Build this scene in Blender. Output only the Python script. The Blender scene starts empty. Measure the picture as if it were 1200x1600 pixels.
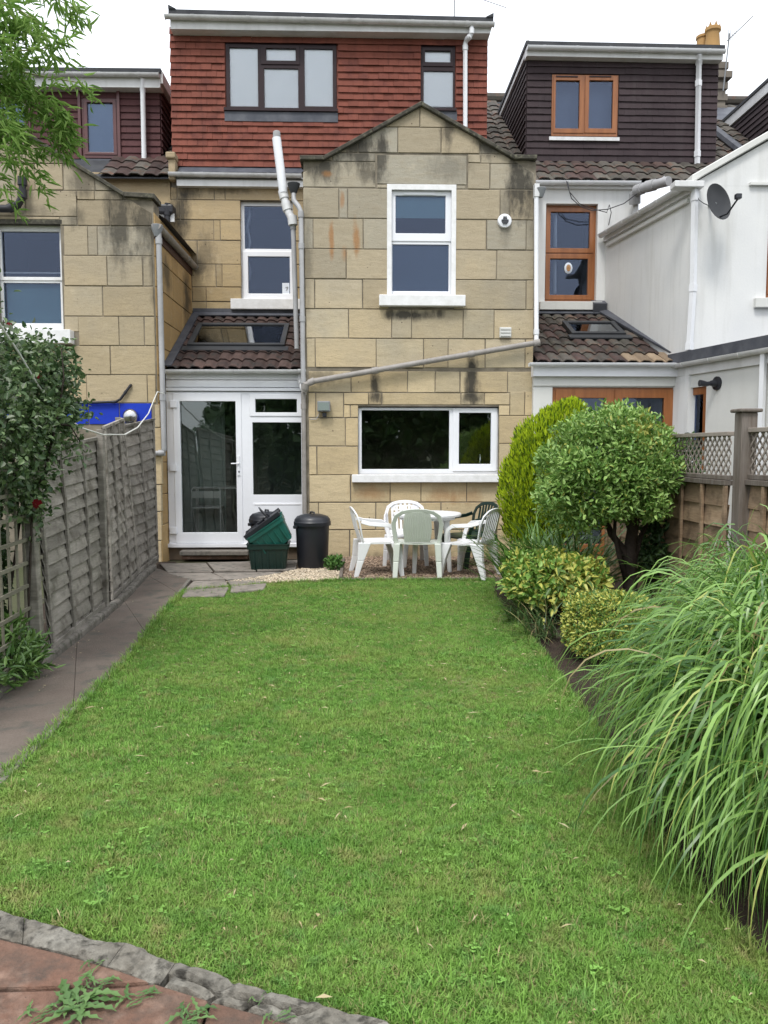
import bpy, math, random
import numpy as np
from mathutils import Vector, Matrix, Euler, noise as mnoise
R = math.radians
random.seed(7); rng = np.random.default_rng(7)
scn = bpy.context.scene; COL = scn.collection

# ------------------------------------------------ camera, world, sun, exposure
F_PX = 1220.0; EYE = 1.55; PITCH = math.atan((800 - 703) / F_PX); YAW = R(1.64)
cd = bpy.data.cameras.new('camera'); cam = bpy.data.objects.new('camera', cd); COL.objects.link(cam)
cam.location = (0, 0, EYE); cam.rotation_euler = (math.pi / 2 - PITCH, 0, -YAW)
cd.sensor_fit = 'VERTICAL'; cd.sensor_height = 36; cd.lens = 36 * F_PX / 1600
cd.clip_start = 0.05; cd.clip_end = 2000
scn.camera = cam
SUN_EL, SUN_ROT = R(58), R(200)
w = bpy.data.worlds.new('World'); scn.world = w; w.use_nodes = True
nt = w.node_tree; nd = nt.nodes; lk = nt.links
bg = nd['Background']; sky = nd.new('ShaderNodeTexSky'); sky.sky_type = 'NISHITA'; sky.sun_disc = False
sky.sun_elevation = SUN_EL; sky.sun_rotation = SUN_ROT
tc = nd.new('ShaderNodeTexCoord'); sx = nd.new('ShaderNodeSeparateXYZ'); lk.new(tc.outputs['Generated'], sx.inputs[0])
mr = nd.new('ShaderNodeMapRange'); mr.inputs[1].default_value = 0; mr.inputs[2].default_value = 1
mr.inputs[3].default_value = 7.5; mr.inputs[4].default_value = 15.0; lk.new(sx.outputs[2], mr.inputs[0])
nz = nd.new('ShaderNodeTexNoise'); nz.inputs['Scale'].default_value = 2.2; nz.inputs['Detail'].default_value = 5
lk.new(tc.outputs['Generated'], nz.inputs['Vector'])
m1 = nd.new('ShaderNodeMapRange'); m1.inputs[1].default_value = .3; m1.inputs[2].default_value = .7
m1.inputs[3].default_value = .92; m1.inputs[4].default_value = 1.08; lk.new(nz.outputs['Fac'], m1.inputs[0])
mu = nd.new('ShaderNodeMath'); mu.operation = 'MULTIPLY'; lk.new(mr.outputs[0], mu.inputs[0]); lk.new(m1.outputs[0], mu.inputs[1])
cc = nd.new('ShaderNodeVectorMath'); cc.operation = 'SCALE'; cc.inputs[0].default_value = (.95, .985, 1.04); lk.new(mu.outputs[0], cc.inputs['Scale'])
mx = nd.new('ShaderNodeMix'); mx.data_type = 'RGBA'; mx.inputs[0].default_value = .88
lk.new(sky.outputs[0], mx.inputs[6]); lk.new(cc.outputs[0], mx.inputs[7]); lk.new(mx.outputs[2], bg.inputs['Color'])
bg.inputs['Strength'].default_value = .10
sl = bpy.data.lights.new('sun', 'SUN'); sl.energy = 1.45; sl.angle = R(15); sl.color = (1, .97, .92)
so = bpy.data.objects.new('sun', sl); COL.objects.link(so)
sdir = Vector((math.sin(SUN_ROT) * math.cos(SUN_EL), math.cos(SUN_ROT) * math.cos(SUN_EL), math.sin(SUN_EL)))
so.rotation_euler = sdir.to_track_quat('Z', 'Y').to_euler(); so.location = (0, 0, 30)
vs = scn.view_settings; scn.display_settings.display_device = 'sRGB'
vs.view_transform = 'Standard'; vs.look = 'None'; vs.exposure = .68; vs.gamma = 1; vs.use_curve_mapping = False
scn.cycles.max_bounces = 6; scn.cycles.transparent_max_bounces = 12

# ------------------------------------------------ pixel -> world (the camera above, plane of known distance)
RM = Euler(cam.rotation_euler).to_matrix()
def ray(px, py): return RM @ Vector(((px - 600) / F_PX, -(py - 800) / F_PX, -1))
C0 = Vector((0, 0, EYE))
def atY(px, py, Y): d = ray(px, py); return C0 + d * (Y / d.y)
def atZ(px, py, Z=0.0): d = ray(px, py); return C0 + d * ((Z - EYE) / d.z)
def atX(px, py, X): d = ray(px, py); return C0 + d * (X / d.x)
def atP(px, py, p, n): d = ray(px, py); return C0 + d * ((p - C0).dot(n) / d.dot(n))
def rect(x0, y0, x1, y1, Y):
    ym, xm = (y0 + y1) / 2, (x0 + x1) / 2
    return (atY(x0, ym, Y).x, atY(x1, ym, Y).x, atY(xm, y1, Y).z, atY(xm, y0, Y).z)

# ------------------------------------------------ mesh helpers
def orient(o, parent):
    if parent is not None:
        o.parent = parent; o.matrix_parent_inverse = parent.matrix_basis.inverted()
def tag(o, label=None, cat=None, group=None, kind=None):
    if label: o['label'] = label
    if cat: o['category'] = cat
    if group: o['group'] = group
    if kind: o['kind'] = kind
    return o
def thing(name, label, cat, loc=(0, 0, 0), group=None):
    o = bpy.data.objects.new(name, None); o.empty_display_size = .2; COL.objects.link(o); o.location = loc
    return tag(o, label, cat, group)
class MB:
    def __init__(s): s.v = []; s.f = []
    def add(s, vs_, fs):
        n = len(s.v); s.v += [tuple(p) for p in vs_]; s.f += [tuple(i + n for i in f) for f in fs]; return s
    def box(s, x0, x1, y0, y1, z0, z1, M=None):
        p = [Vector((x, y, z)) for z in (z0, z1) for y in (y0, y1) for x in (x0, x1)]
        if M: p = [M @ q for q in p]
        return s.add(p, [(0, 2, 3, 1), (4, 5, 7, 6), (0, 1, 5, 4), (2, 6, 7, 3), (0, 4, 6, 2), (1, 3, 7, 5)])
    def prism(s, poly, yf, yb, ch=0.0, M=None):        # convex polygon in (x,z), front at yf (camera side), back yb
        n = len(poly); a = sum(poly[i][0] * poly[(i + 1) % n][1] - poly[(i + 1) % n][0] * poly[i][1] for i in range(n))
        if a < 0: poly = poly[::-1]
        ins = poly
        if ch:
            ins = []
            for i in range(n):
                p0, p1, p2 = Vector(poly[i - 1]), Vector(poly[i]), Vector(poly[(i + 1) % n])
                d1 = (p1 - p0).normalized(); d2 = (p2 - p1).normalized()
                n1 = Vector((-d1.y, d1.x)); n2 = Vector((-d2.y, d2.x)); k = n1 + n2
                if k.length < 1e-4: k = n1
                k = k.normalized(); c = max(.4, k.dot(n1)); q = p1 + k * (ch / c); ins.append((q.x, q.y))
        vv = [(x, yf, z) for x, z in ins]
        if ch: vv += [(x, yf + ch, z) for x, z in poly]
        vv += [(x, yb, z) for x, z in poly]
        if M: vv = [M @ Vector(q) for q in vv]
        fs = [tuple(range(n))]; L = 3 if ch else 2
        for l in range(L - 1):
            for i in range(n):
                j = (i + 1) % n; fs.append((l * n + i, (l + 1) * n + i, (l + 1) * n + j, l * n + j))
        fs.append(tuple(reversed(range((L - 1) * n, L * n))))
        return s.add(vv, fs)
    def grid(s, X0, X1, Z0, Z1, holes, yf, yb):         # slab in the facade plane with rectangular holes
        xs = sorted({X0, X1} | {min(max(h[i], X0), X1) for h in holes for i in (0, 1)})
        zs = sorted({Z0, Z1} | {min(max(h[i], Z0), Z1) for h in holes for i in (2, 3)})
        nx, nz_ = len(xs) - 1, len(zs) - 1
        def occ(i, j):
            if i < 0 or j < 0 or i >= nx or j >= nz_: return False
            cx, cz = (xs[i] + xs[i + 1]) / 2, (zs[j] + zs[j + 1]) / 2
            return not any(h[0] < cx < h[1] and h[2] < cz < h[3] for h in holes)
        b = len(s.v)
        for y in (yf, yb):
            for z in zs:
                for x in xs: s.v.append((x, y, z))
        W = nx + 1; H = (nx + 1) * (nz_ + 1)
        def q(*a): s.f.append(tuple(b + k for k in a))
        for j in range(nz_):
            for i in range(nx):
                if not occ(i, j): continue
                a, c, d, e = j * W + i, j * W + i + 1, (j + 1) * W + i + 1, (j + 1) * W + i
                q(a, c, d, e); q(a + H, e + H, d + H, c + H)
                if not occ(i - 1, j): q(a, e, e + H, a + H)
                if not occ(i + 1, j): q(c, c + H, d + H, d)
                if not occ(i, j - 1): q(a, a + H, c + H, c)
                if not occ(i, j + 1): q(e, d, d + H, e + H)
        return s
    def sweep(s, pts, prof, up=(0, 0, 1), scale=None, closed=True, cap=True):
        pts = [Vector(p) for p in pts]; n = len(pts); k = len(prof); up = Vector(up); b = len(s.v)
        prev = None
        for i, p in enumerate(pts):
            t = (pts[min(i + 1, n - 1)] - pts[max(i - 1, 0)]).normalized()
            sd = t.cross(up)
            if sd.length < .15: sd = prev.copy() if prev else t.cross(Vector((.3, 1, .1)))
            sd.normalize()
            if prev and sd.dot(prev) < 0: sd = -sd
            prev = sd; u = sd.cross(t).normalized(); c = 1 if scale is None else scale[i]
            for a, e in prof: s.v.append(tuple(p + sd * a * c + u * e * c))
        for i in range(n - 1):
            for j in range(k if closed else k - 1):
                m = (j + 1) % k; s.f.append((b + i * k + j, b + i * k + m, b + (i + 1) * k + m, b + (i + 1) * k + j))
        if cap and closed:
            s.f.append(tuple(b + j for j in reversed(range(k)))); s.f.append(tuple(b + (n - 1) * k + j for j in range(k)))
        return s
    def tube(s, pts, r, n=8, up=(0, 0, 1), scale=None):
        return s.sweep(pts, [(r * math.cos(2 * math.pi * i / n), r * math.sin(2 * math.pi * i / n)) for i in range(n)], up, scale)
    def lathe(s, prof, c=(0, 0, 0), n=20, M=None):      # prof = [(r,z)]
        b = []
        for r, z in prof:
            for i in range(n):
                a = 2 * math.pi * i / n; p = Vector((c[0] + r * math.cos(a), c[1] + r * math.sin(a), c[2] + z))
                b.append(M @ p if M else p)
        fs = []
        for j in range(len(prof) - 1):
            for i in range(n):
                k = (i + 1) % n; fs.append((j * n + i, j * n + k, (j + 1) * n + k, (j + 1) * n + i))
        fs.append(tuple(reversed(range(n)))); fs.append(tuple((len(prof) - 1) * n + i for i in range(n)))
        return s.add(b, fs)
    def build(s, name, m, parent=None, smooth=False, label=None, centre=True, bevel=0):
        V = np.array(s.v, float); c = (V.min(0) + V.max(0)) / 2 if centre else np.zeros(3)
        me = bpy.data.meshes.new(name); me.from_pydata([tuple(p) for p in V - c], [], s.f); me.materials.append(m)
        if smooth: me.polygons.foreach_set('use_smooth', [True] * len(me.polygons))
        me.update(); o = bpy.data.objects.new(name, me); COL.objects.link(o); o.location = Vector(c); orient(o, parent)
        if smooth == 'auto':
            bpy.context.view_layer.objects.active = o
            me.shade_smooth() if hasattr(me, 'shade_smooth') else None
            me.set_sharp_from_angle(angle=R(40)) if hasattr(me, 'set_sharp_from_angle') else None
        if bevel:
            b = o.modifiers.new('bevel', 'BEVEL'); b.width = bevel; b.segments = 2; b.limit_method = 'ANGLE'
        if label: o['label'] = label
        return o
def inst(name, me, M, parent):
    o = bpy.data.objects.new(name, me); COL.objects.link(o); o.matrix_basis = M; orient(o, parent); return o
def copy_tree(o, parent=None):
    c = o.copy(); COL.objects.link(c); c.parent = parent
    for ch in [x for x in list(COL.objects) if x.parent == o]: copy_tree(ch, c)
    return c
def clip(poly, a, b):                                   # keep the side left of a->b
    out = []; ax, az = a; dx, dz = b[0] - a[0], b[1] - a[1]
    sd = lambda p: dx * (p[1] - az) - dz * (p[0] - ax)
    for i in range(len(poly)):
        p, q = poly[i - 1], poly[i]; sp, sq = sd(p), sd(q)
        if (sp >= 0) != (sq >= 0):
            t = sp / (sp - sq); out.append((p[0] + (q[0] - p[0]) * t, p[1] + (q[1] - p[1]) * t))
        if sq >= 0: out.append(q)
    return out
def mesh_np(name, V, F, mat, parent=None, col=None, smooth=False):
    me = bpy.data.meshes.new(name); nv, nf, k = len(V), len(F), F.shape[1]
    me.vertices.add(nv); me.vertices.foreach_set('co', V.astype(np.float32).ravel())
    me.loops.add(nf * k); me.loops.foreach_set('vertex_index', F.astype(np.int32).ravel())
    me.polygons.add(nf); me.polygons.foreach_set('loop_start', (np.arange(nf) * k).astype(np.int32))
    me.polygons.foreach_set('loop_total', np.full(nf, k, np.int32))
    if smooth: me.polygons.foreach_set('use_smooth', np.ones(nf, bool))
    me.update(calc_edges=True)
    if col is not None:
        at = me.attributes.new('col', 'FLOAT_COLOR', 'FACE')
        at.data.foreach_set('color', np.hstack([col, np.ones((len(col), 1))]).astype(np.float32).ravel())
    me.materials.append(mat); o = bpy.data.objects.new(name, me); COL.objects.link(o); orient(o, parent)
    return o

# ------------------------------------------------ materials
def newmat(name):
    m = bpy.data.materials.new(name); m.use_nodes = True; return m, m.node_tree, m.node_tree.nodes['Principled BSDF']
def N(t, typ, **kw):
    n = t.nodes.new(typ)
    for k, v in kw.items():
        if k.startswith('_'): setattr(n, k[1:], v)
        else: n.inputs[k.replace('__', ' ')].default_value = v
    return n
def mixc(t, fac, a, b, mode='MIX'):
    n = t.nodes.new('ShaderNodeMix'); n.data_type = 'RGBA'; n.blend_type = mode
    for s_, v in ((0, fac), (6, a), (7, b)):
        if isinstance(v, bpy.types.NodeSocket): t.links.new(v, n.inputs[s_])
        else: n.inputs[s_].default_value = v if s_ == 0 else (*v, 1) if len(v) == 3 else v
    return n.outputs[2]
def mapr(t, v, a, b, c=0., d=1.):
    n = N(t, 'ShaderNodeMapRange'); t.links.new(v, n.inputs[0])
    for i, x in enumerate((a, b, c, d)): n.inputs[i + 1].default_value = x
    return n.outputs[0]
def mth(t, op, a, b=0.):
    n = N(t, 'ShaderNodeMath', _operation=op)
    for i, v in enumerate((a, b)):
        if isinstance(v, bpy.types.NodeSocket): t.links.new(v, n.inputs[i])
        else: n.inputs[i].default_value = v
    return n.outputs[0]
def nois(t, pos, scale, detail=4, rough=.55, vec=None):
    if vec:
        mp = N(t, 'ShaderNodeMapping'); mp.inputs['Scale'].default_value = vec; t.links.new(pos, mp.inputs[0]); pos = mp.outputs[0]
    n = N(t, 'ShaderNodeTexNoise', Scale=scale, Detail=detail, Roughness=rough); t.links.new(pos, n.inputs['Vector']); return n.outputs['Fac']
def stain(t, pos, c, s, nf):                            # a soft patch at world point c with half sizes s
    a = N(t, 'ShaderNodeVectorMath', _operation='SUBTRACT'); t.links.new(pos, a.inputs[0]); a.inputs[1].default_value = c
    d = N(t, 'ShaderNodeVectorMath', _operation='DIVIDE'); t.links.new(a.outputs[0], d.inputs[0]); d.inputs[1].default_value = s
    l = N(t, 'ShaderNodeVectorMath', _operation='LENGTH'); t.links.new(d.outputs[0], l.inputs[0])
    x = mth(t, 'ADD', l.outputs['Value'], mth(t, 'MULTIPLY', mth(t, 'SUBTRACT', nf, .5), 2.2))
    return mapr(t, x, 1.15, .35)
def pmat(name, cols, scale=3, rough=.8, rnd=.15, bump=.3, bscale=60, fine=.15, vec=None, spec=.3, dirt=0, dirtcol=(.03, .03, .025), metal=0, streak=0, dist=.004):
    m, t, b = newmat(name); g = N(t, 'ShaderNodeNewGeometry').outputs['Position']
    c = None; f = nois(t, g, scale, 4, vec=vec)
    c = mixc(t, mapr(t, f, .32, .68), cols[0], cols[1]) if len(cols) > 1 else mixc(t, 0., cols[0], cols[0])
    if len(cols) > 2: c = mixc(t, mapr(t, nois(t, g, scale * 2.7, 3), .52, .68), c, cols[2])
    if fine: f2 = nois(t, g, bscale, 3, vec=vec); c = mixc(t, 1., c, mixc(t, f2, (1 - fine,) * 3, (1 + fine,) * 3), 'MULTIPLY')
    if rnd:
        oi = N(t, 'ShaderNodeObjectInfo').outputs['Random']
        c = mixc(t, 1., c, mixc(t, oi, (1 - rnd,) * 3, (1 + rnd,) * 3), 'MULTIPLY')
    if streak:
        f3 = nois(t, g, 1, 4, vec=(9, 9, .8)); c = mixc(t, mapr(t, f3, .5, .75, 0, streak), c, dirtcol)
    if dirt: c = mixc(t, mapr(t, nois(t, g, scale * 1.7, 6, .65), .48, .72, 0, dirt), c, dirtcol)
    t.links.new(c, b.inputs['Base Color']); b.inputs['Roughness'].default_value = rough
    b.inputs['Specular IOR Level'].default_value = spec; b.inputs['Metallic'].default_value = metal
    if bump:
        bp = N(t, 'ShaderNodeBump', Strength=bump, Distance=dist); t.links.new(nois(t, g, bscale, 5, .65, vec=vec), bp.inputs['Height']); t.links.new(bp.outputs[0], b.inputs['Normal'])
    return m
def glassmat(name, tint=(.75, .8, .85), ior=1.5, refl=(1, 1, 1), mn=.06):
    m, t, b = newmat(name); t.nodes.remove(b); out = t.nodes['Material Output']
    tr = N(t, 'ShaderNodeBsdfTransparent', Color=(*tint, 1)); gl = N(t, 'ShaderNodeBsdfGlossy', Color=(*refl, 1), Roughness=.015)
    g = N(t, 'ShaderNodeNewGeometry').outputs['Position']
    bp = N(t, 'ShaderNodeBump', Strength=.12, Distance=.02); t.links.new(nois(t, g, 2.5, 1), bp.inputs['Height']); t.links.new(bp.outputs[0], gl.inputs['Normal'])
    fr = N(t, 'ShaderNodeFresnel', IOR=ior); x = mth(t, 'ADD', fr.outputs[0], mn)
    mxs = N(t, 'ShaderNodeMixShader'); t.links.new(x, mxs.inputs[0]); t.links.new(tr.outputs[0], mxs.inputs[1]); t.links.new(gl.outputs[0], mxs.inputs[2])
    t.links.new(mxs.outputs[0], out.inputs[0]); return m
def leafmat(name, rough=.45, trans=.3, var=.15, attr=True, base=(.05, .1, .02), spec=.4, patch=None):
    m, t, b = newmat(name); out = t.nodes['Material Output']
    if attr: c = N(t, 'ShaderNodeAttribute', _attribute_name='col').outputs['Color']
    else:
        oi = N(t, 'ShaderNodeObjectInfo').outputs['Random']
        c = mixc(t, oi, tuple(x * (1 - var) for x in base), tuple(x * (1 + var) for x in base))
        if patch:
            g = N(t, 'ShaderNodeNewGeometry').outputs['Position']
            for pc, sc_, lo, hi, amt in patch: c = mixc(t, mapr(t, nois(t, g, sc_, 3), lo, hi, 0, amt), c, pc)
            c = mixc(t, mapr(t, mth(t, 'FRACT', mth(t, 'MULTIPLY', oi, 17.3)), .86, .92, 0, .7), c, (.36, .31, .15))
    t.links.new(c, b.inputs['Base Color']); b.inputs['Roughness'].default_value = rough; b.inputs['Specular IOR Level'].default_value = spec
    tl = N(t, 'ShaderNodeBsdfTranslucent'); t.links.new(c, tl.inputs['Color'])
    mxs = N(t, 'ShaderNodeMixShader'); mxs.inputs[0].default_value = trans
    t.links.new(b.outputs[0], mxs.inputs[1]); t.links.new(tl.outputs[0], mxs.inputs[2]); t.links.new(mxs.outputs[0], out.inputs[0]); return m

YG, YM, YL, YLT = 11.2, 13.3, 11.0, 11.38              # our gable, main terrace wall, left wing, lean-to front
def stonemat(name, warm, grey, zlo, zhi, blacks=(), rusts=(), greyamt=.95, blk=1.):
    m, t, b = newmat(name); g = N(t, 'ShaderNodeNewGeometry').outputs['Position']
    oi = N(t, 'ShaderNodeObjectInfo').outputs['Random']
    sp = N(t, 'ShaderNodeSeparateXYZ'); t.links.new(g, sp.inputs[0])
    n1 = nois(t, g, 1.6, 5, .6); n2 = nois(t, g, 9, 6, .65, vec=(.6, 1, 1.6)); n3 = nois(t, g, 70, 4, .7)
    zf = mapr(t, mth(t, 'ADD', sp.outputs[2], mth(t, 'MULTIPLY', mth(t, 'SUBTRACT', n1, .5), 2.5)), zlo, zhi, 0, greyamt)
    c = mixc(t, zf, warm, grey)
    c = mixc(t, mapr(t, mth(t, 'FRACT', mth(t, 'MULTIPLY', oi, 7.1)), 0, 1, 0, .34), c, (.50, .36, .18))
    c = mixc(t, mapr(t, n2, .45, .72, 0, .34), c, (.32, .26, .17))
    c = mixc(t, mapr(t, nois(t, g, 26, 5, .7), .56, .74, 0, .4), c, (.19, .15, .1))
    c = mixc(t, mapr(t, nois(t, g, 5, 4, .6), .58, .8, 0, .4), c, (.55, .47, .34))
    c = mixc(t, 1., c, mixc(t, n3, (.82,) * 3, (1.15,) * 3), 'MULTIPLY')
    c = mixc(t, 1., c, mixc(t, oi, (.86,) * 3, (1.1,) * 3), 'MULTIPLY')
    nf = nois(t, g, 3.2, 6, .7, vec=(2.6, 1, 1))
    for cc_, s_, a in blacks: c = mixc(t, mth(t, 'MULTIPLY', stain(t, g, cc_, s_, nf), a * blk), c, (.045, .042, .036))
    for cc_, s_, a in rusts: c = mixc(t, mth(t, 'MULTIPLY', stain(t, g, cc_, s_, nf), a), c, (.33, .16, .06))
    # pits
    v = N(t, 'ShaderNodeTexVoronoi', Scale=9.); t.links.new(g, v.inputs['Vector'])
    pit = mapr(t, v.outputs['Distance'], .07, .1, 1, 0); gate = mapr(t, nois(t, g, 2.1, 2), .58, .6)
    pit = mth(t, 'MULTIPLY', pit, gate); c = mixc(t, mth(t, 'MULTIPLY', pit, .8), c, (.05, .035, .025))
    t.links.new(c, b.inputs['Base Color']); b.inputs['Roughness'].default_value = .9; b.inputs['Specular IOR Level'].default_value = .15
    h = mth(t, 'ADD', mth(t, 'MULTIPLY', n2, 1.2), mth(t, 'MULTIPLY', n3, .35))
    bp = N(t, 'ShaderNodeBump', Strength=.6, Distance=.012); t.links.new(h, bp.inputs['Height']); t.links.new(bp.outputs[0], b.inputs['Normal'])
    return m
def G(px, py, sx_, sy_, Y, a):                          # stain given by its place on the wall at distance Y
    p = atY(px, py, Y); k = Y / F_PX; return ((p.x, Y, p.z), (sx_ * k, .5, sy_ * k), a)
M = {}
WARM, GREY = (.54, .445, .285), (.35, .325, .265)
M['stone'] = stonemat('bath_stone', WARM, GREY, 2.2, 4.1,
    blacks=[G(505, 262, 28, 26, YG, .85), G(560, 240, 30, 26, YG, .8), G(595, 250, 14, 40, YG, .8), G(575, 272, 22, 16, YG, .6), G(812, 285, 22, 60, YG, .9), G(765, 225, 24, 22, YG, .8), G(700, 205, 14, 26, YG, .75),
            G(700, 262, 40, 26, YG, .35), G(540, 228, 60, 14, YG, .6), G(640, 492, 42, 9, YG, .9), G(610, 490, 10, 9, YG, .7), G(688, 490, 8, 10, YG, .8), G(738, 590, 12, 42, YG, .95), G(738, 622, 20, 12, YG, .8),
            G(586, 600, 8, 30, YG, .9), G(586, 622, 12, 12, YG, .75), G(500, 590, 30, 14, YG, .5), G(480, 400, 8, 90, YG, .4), G(790, 340, 12, 50, YG, .4), G(830, 300, 12, 60, YG, .5), G(600, 874, 130, 12, YG, .45)],
    rusts=[G(518, 375, 4, 26, YG, .75), G(557, 375, 5, 30, YG, .75), G(539, 396, 5, 12, YG, .6), G(535, 312, 4, 14, YG, .6), G(512, 272, 10, 5, YG, .6),
           G(580, 770, 30, 12, YG, .45), G(690, 775, 22, 16, YG, .5), G(730, 775, 30, 14, YG, .4)])
M['stone_left'] = stonemat('bath_stone_left', (.43, .355, .235), (.32, .29, .23), 2.9, 4.4,
    blacks=[G(185, 345, 26, 70, YL, .8), G(130, 285, 22, 24, YL, .6), G(225, 335, 18, 60, YL, .75), G(120, 340, 14, 20, YL, .5), G(240, 400, 8, 90, YL, .5), G(90, 240, 30, 20, YL, .5), G(30, 330, 60, 10, YL, .4)])
M['stone_main'] = stonemat('bath_stone_main', (.42, .325, .19), (.33, .27, .185), 4.5, 6.5,
    blacks=[G(283, 330, 16, 60, YM, .85), G(300, 300, 20, 14, YM, .7), G(318, 400, 22, 34, YM, .5), G(355, 298, 40, 6, YM, .5), G(310, 420, 12, 20, YM, .6)])
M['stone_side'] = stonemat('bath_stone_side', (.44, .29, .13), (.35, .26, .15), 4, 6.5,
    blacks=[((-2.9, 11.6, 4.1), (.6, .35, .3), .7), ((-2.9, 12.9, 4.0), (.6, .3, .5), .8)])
M['mortar'] = pmat('mortar', [(.26, .225, .17), (.12, .105, .08)], 4, .95, 0, .5, 60)
M['coping'] = pmat('coping', [(.085, .078, .062), (.04, .038, .03), (.13, .125, .09)], 6, .95, .1, .6, 50, .25)
M['render'] = pmat('white_render', [(.72, .72, .70), (.65, .655, .65)], 1.2, .85, 0, .35, 40, .04, streak=.28, dirtcol=(.38, .37, .33))
M['cream'] = pmat('cream_paint', [(.66, .66, .63), (.60, .60, .57)], 1.5, .7, 0, .15, 30, .03, streak=.1, dirtcol=(.35, .33, .28))
M['upvc'] = pmat('white_upvc', [(.80, .81, .84), (.76, .77, .80)], 2, .3, 0, 0, 20, .02, spec=.5)
M['fascia'] = pmat('fascia_white', [(.70, .70, .70), (.60, .60, .59)], 3, .45, 0, 0, 20, .04, spec=.4, streak=.18, dirtcol=(.25, .24, .2))
M['sillpaint'] = pmat('sill_paint', [(.80, .80, .80), (.70, .70, .69)], 9, .6, 0, .5, 25, .04, dirt=.12, dirtcol=(.4, .38, .33))
M['gutter'] = pmat('grey_white_plastic', [(.68, .68, .69), (.58, .58, .57)], 5, .4, 0, .1, 30, .06, spec=.4, dirt=.28, dirtcol=(.16, .15, .12))
M['pipe'] = pmat('grey_plastic', [(.40, .40, .41), (.33, .33, .33)], 3, .45, 0, 0, 30, .06, spec=.4, dirt=.2, dirtcol=(.12, .11, .09))
M['oldpipe'] = pmat('weathered_pipe', [(.25, .23, .21), (.32, .30, .28)], 5, .55, 0, .15, 30, .1, dirt=.3, dirtcol=(.09, .08, .07))
M['whitepipe'] = pmat('white_pipe', [(.76, .77, .79), (.70, .71, .73)], 3, .35, 0, 0, 30, .03, spec=.5)
M['blackpipe'] = pmat('black_pipe', [(.022, .022, .026), (.035, .035, .04)], 3, .4, 0, .1, 30, .05)
M['lead'] = pmat('lead_flashing', [(.055, .06, .075), (.10, .105, .12)], 5, .55, .1, .3, 25, .15)
M['felt'] = pmat('roof_felt', [(.035, .037, .042), (.06, .062, .066)], 4, .85, 0, .4, 50, .15)
M['redtile'] = pmat('red_clay_tile', [(.17, .052, .035), (.20, .066, .045), (.135, .043, .032)], 1.3, .85, .11, .4, 50, .16, streak=.45, dirtcol=(.075, .03, .024))
M['darktile'] = pmat('dark_brown_tile', [(.034, .023, .026), (.048, .033, .036)], 2, .8, .22, .4, 50, .2, streak=.2, dirtcol=(.08, .07, .07))
M['maroontile'] = pmat('maroon_tile', [(.065, .026, .028), (.09, .038, .038)], 2, .8, .2, .4, 50, .2)
M['romantile'] = pmat('brown_roman_tile', [(.045, .028, .025), (.078, .048, .040), (.038, .033, .03)], 2.5, .8, .4, .6, 45, .3, dirt=.3, dirtcol=(.03, .03, .028))
M['greytile'] = pmat('grey_roman_tile', [(.055, .048, .042), (.09, .08, .068), (.11, .06, .042)], 2.2, .85, .4, .6, 45, .3, dirt=.55, dirtcol=(.10, .10, .075))
M['tan_tile'] = pmat('tan_roman_tile', [(.20, .145, .095), (.25, .19, .13)], 3, .85, .3, .5, 45, .25, dirt=.2)
M['rosewood'] = pmat('rosewood_frame', [(.018, .007, .009), (.025, .010, .011)], 4, .4, 0, 0, 30, .05, spec=.3)
M['mahogany'] = pmat('mahogany_frame', [(.09, .032, .032), (.11, .042, .04)], 4, .35, 0, 0, 30, .05, spec=.5)
M['oak'] = pmat('golden_oak_frame', [(.22, .075, .02), (.31, .115, .035)], 2.5, .35, .05, .05, 12, .2, vec=(6, 6, .7), spec=.5)
M['room'] = pmat('dark_interior', [(.07, .07, .068), (.05, .05, .05)], 1, .9, 0, 0, 30, .05)
M['room2'] = pmat('kitchen_interior', [(.16, .19, .17), (.12, .14, .13)], 1, .9, 0, 0, 30, .05)
M['blind'] = pmat('pale_blind', [(.90, .92, .94), (.86, .89, .92)], 1, .8, 0, 0, 40, .02)
M['bluegrey'] = pmat('blue_grey_blind', [(.10, .15, .21), (.085, .125, .18)], 1, .7, 0, 0, 40, .03)
M['teal_blind'] = pmat('teal_blind', [(.24, .42, .46), (.20, .36, .40)], 1, .7, 0, 0, 40, .03)
M['curtain'] = pmat('white_curtain', [(.72, .76, .82), (.6, .65, .72)], 2, .9, 0, 0, 30, .05, vec=(20, 20, .4))
M['glass'] = glassmat('window_glass', (.86, .89, .92), refl=(.50, .58, .78), mn=.03)
M['clearglass'] = glassmat('clear_glass', (.93, .955, .95), refl=(.9, .95, .95), mn=.06)
M['blindglass'] = glassmat('pale_blind_glass', (1, 1, 1), refl=(.9, .95, 1), mn=.0)
M['skyglass'] = glassmat('skylight_glass', (.5, .5, .5), refl=(.9, .95, 1), mn=.12)
M['darkmetal'] = pmat('dark_grey_metal', [(.03, .032, .036), (.045, .047, .05)], 3, .6, 0, 0, 30, .05, spec=.3)
M['black'] = pmat('black_plastic', [(.012, .013, .018), (.018, .02, .026)], 3, .38, 0, .1, 200, .05, spec=.5)
M['green'] = pmat('green_plastic', [(.006, .085, .066), (.008, .10, .078)], 3, .4, 0, .05, 90, .05, spec=.5, dirt=.12, dirtcol=(.1, .1, .09))
M['dgreen'] = pmat('dark_green_plastic', [(.005, .022, .017), (.007, .028, .022)], 3, .4, 0, .05, 90, .05, spec=.5, dirt=.15, dirtcol=(.05, .05, .045))
M['whiteplastic'] = pmat('white_plastic', [(.78, .78, .79), (.72, .72, .73)], 4, .35, 0, 0, 30, .03, spec=.5, dirt=.08, dirtcol=(.4, .4, .36))
M['sageplastic'] = pmat('sage_plastic', [(.54, .57, .51), (.59, .62, .56)], 4, .4, 0, 0, 30, .04, spec=.4)
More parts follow.
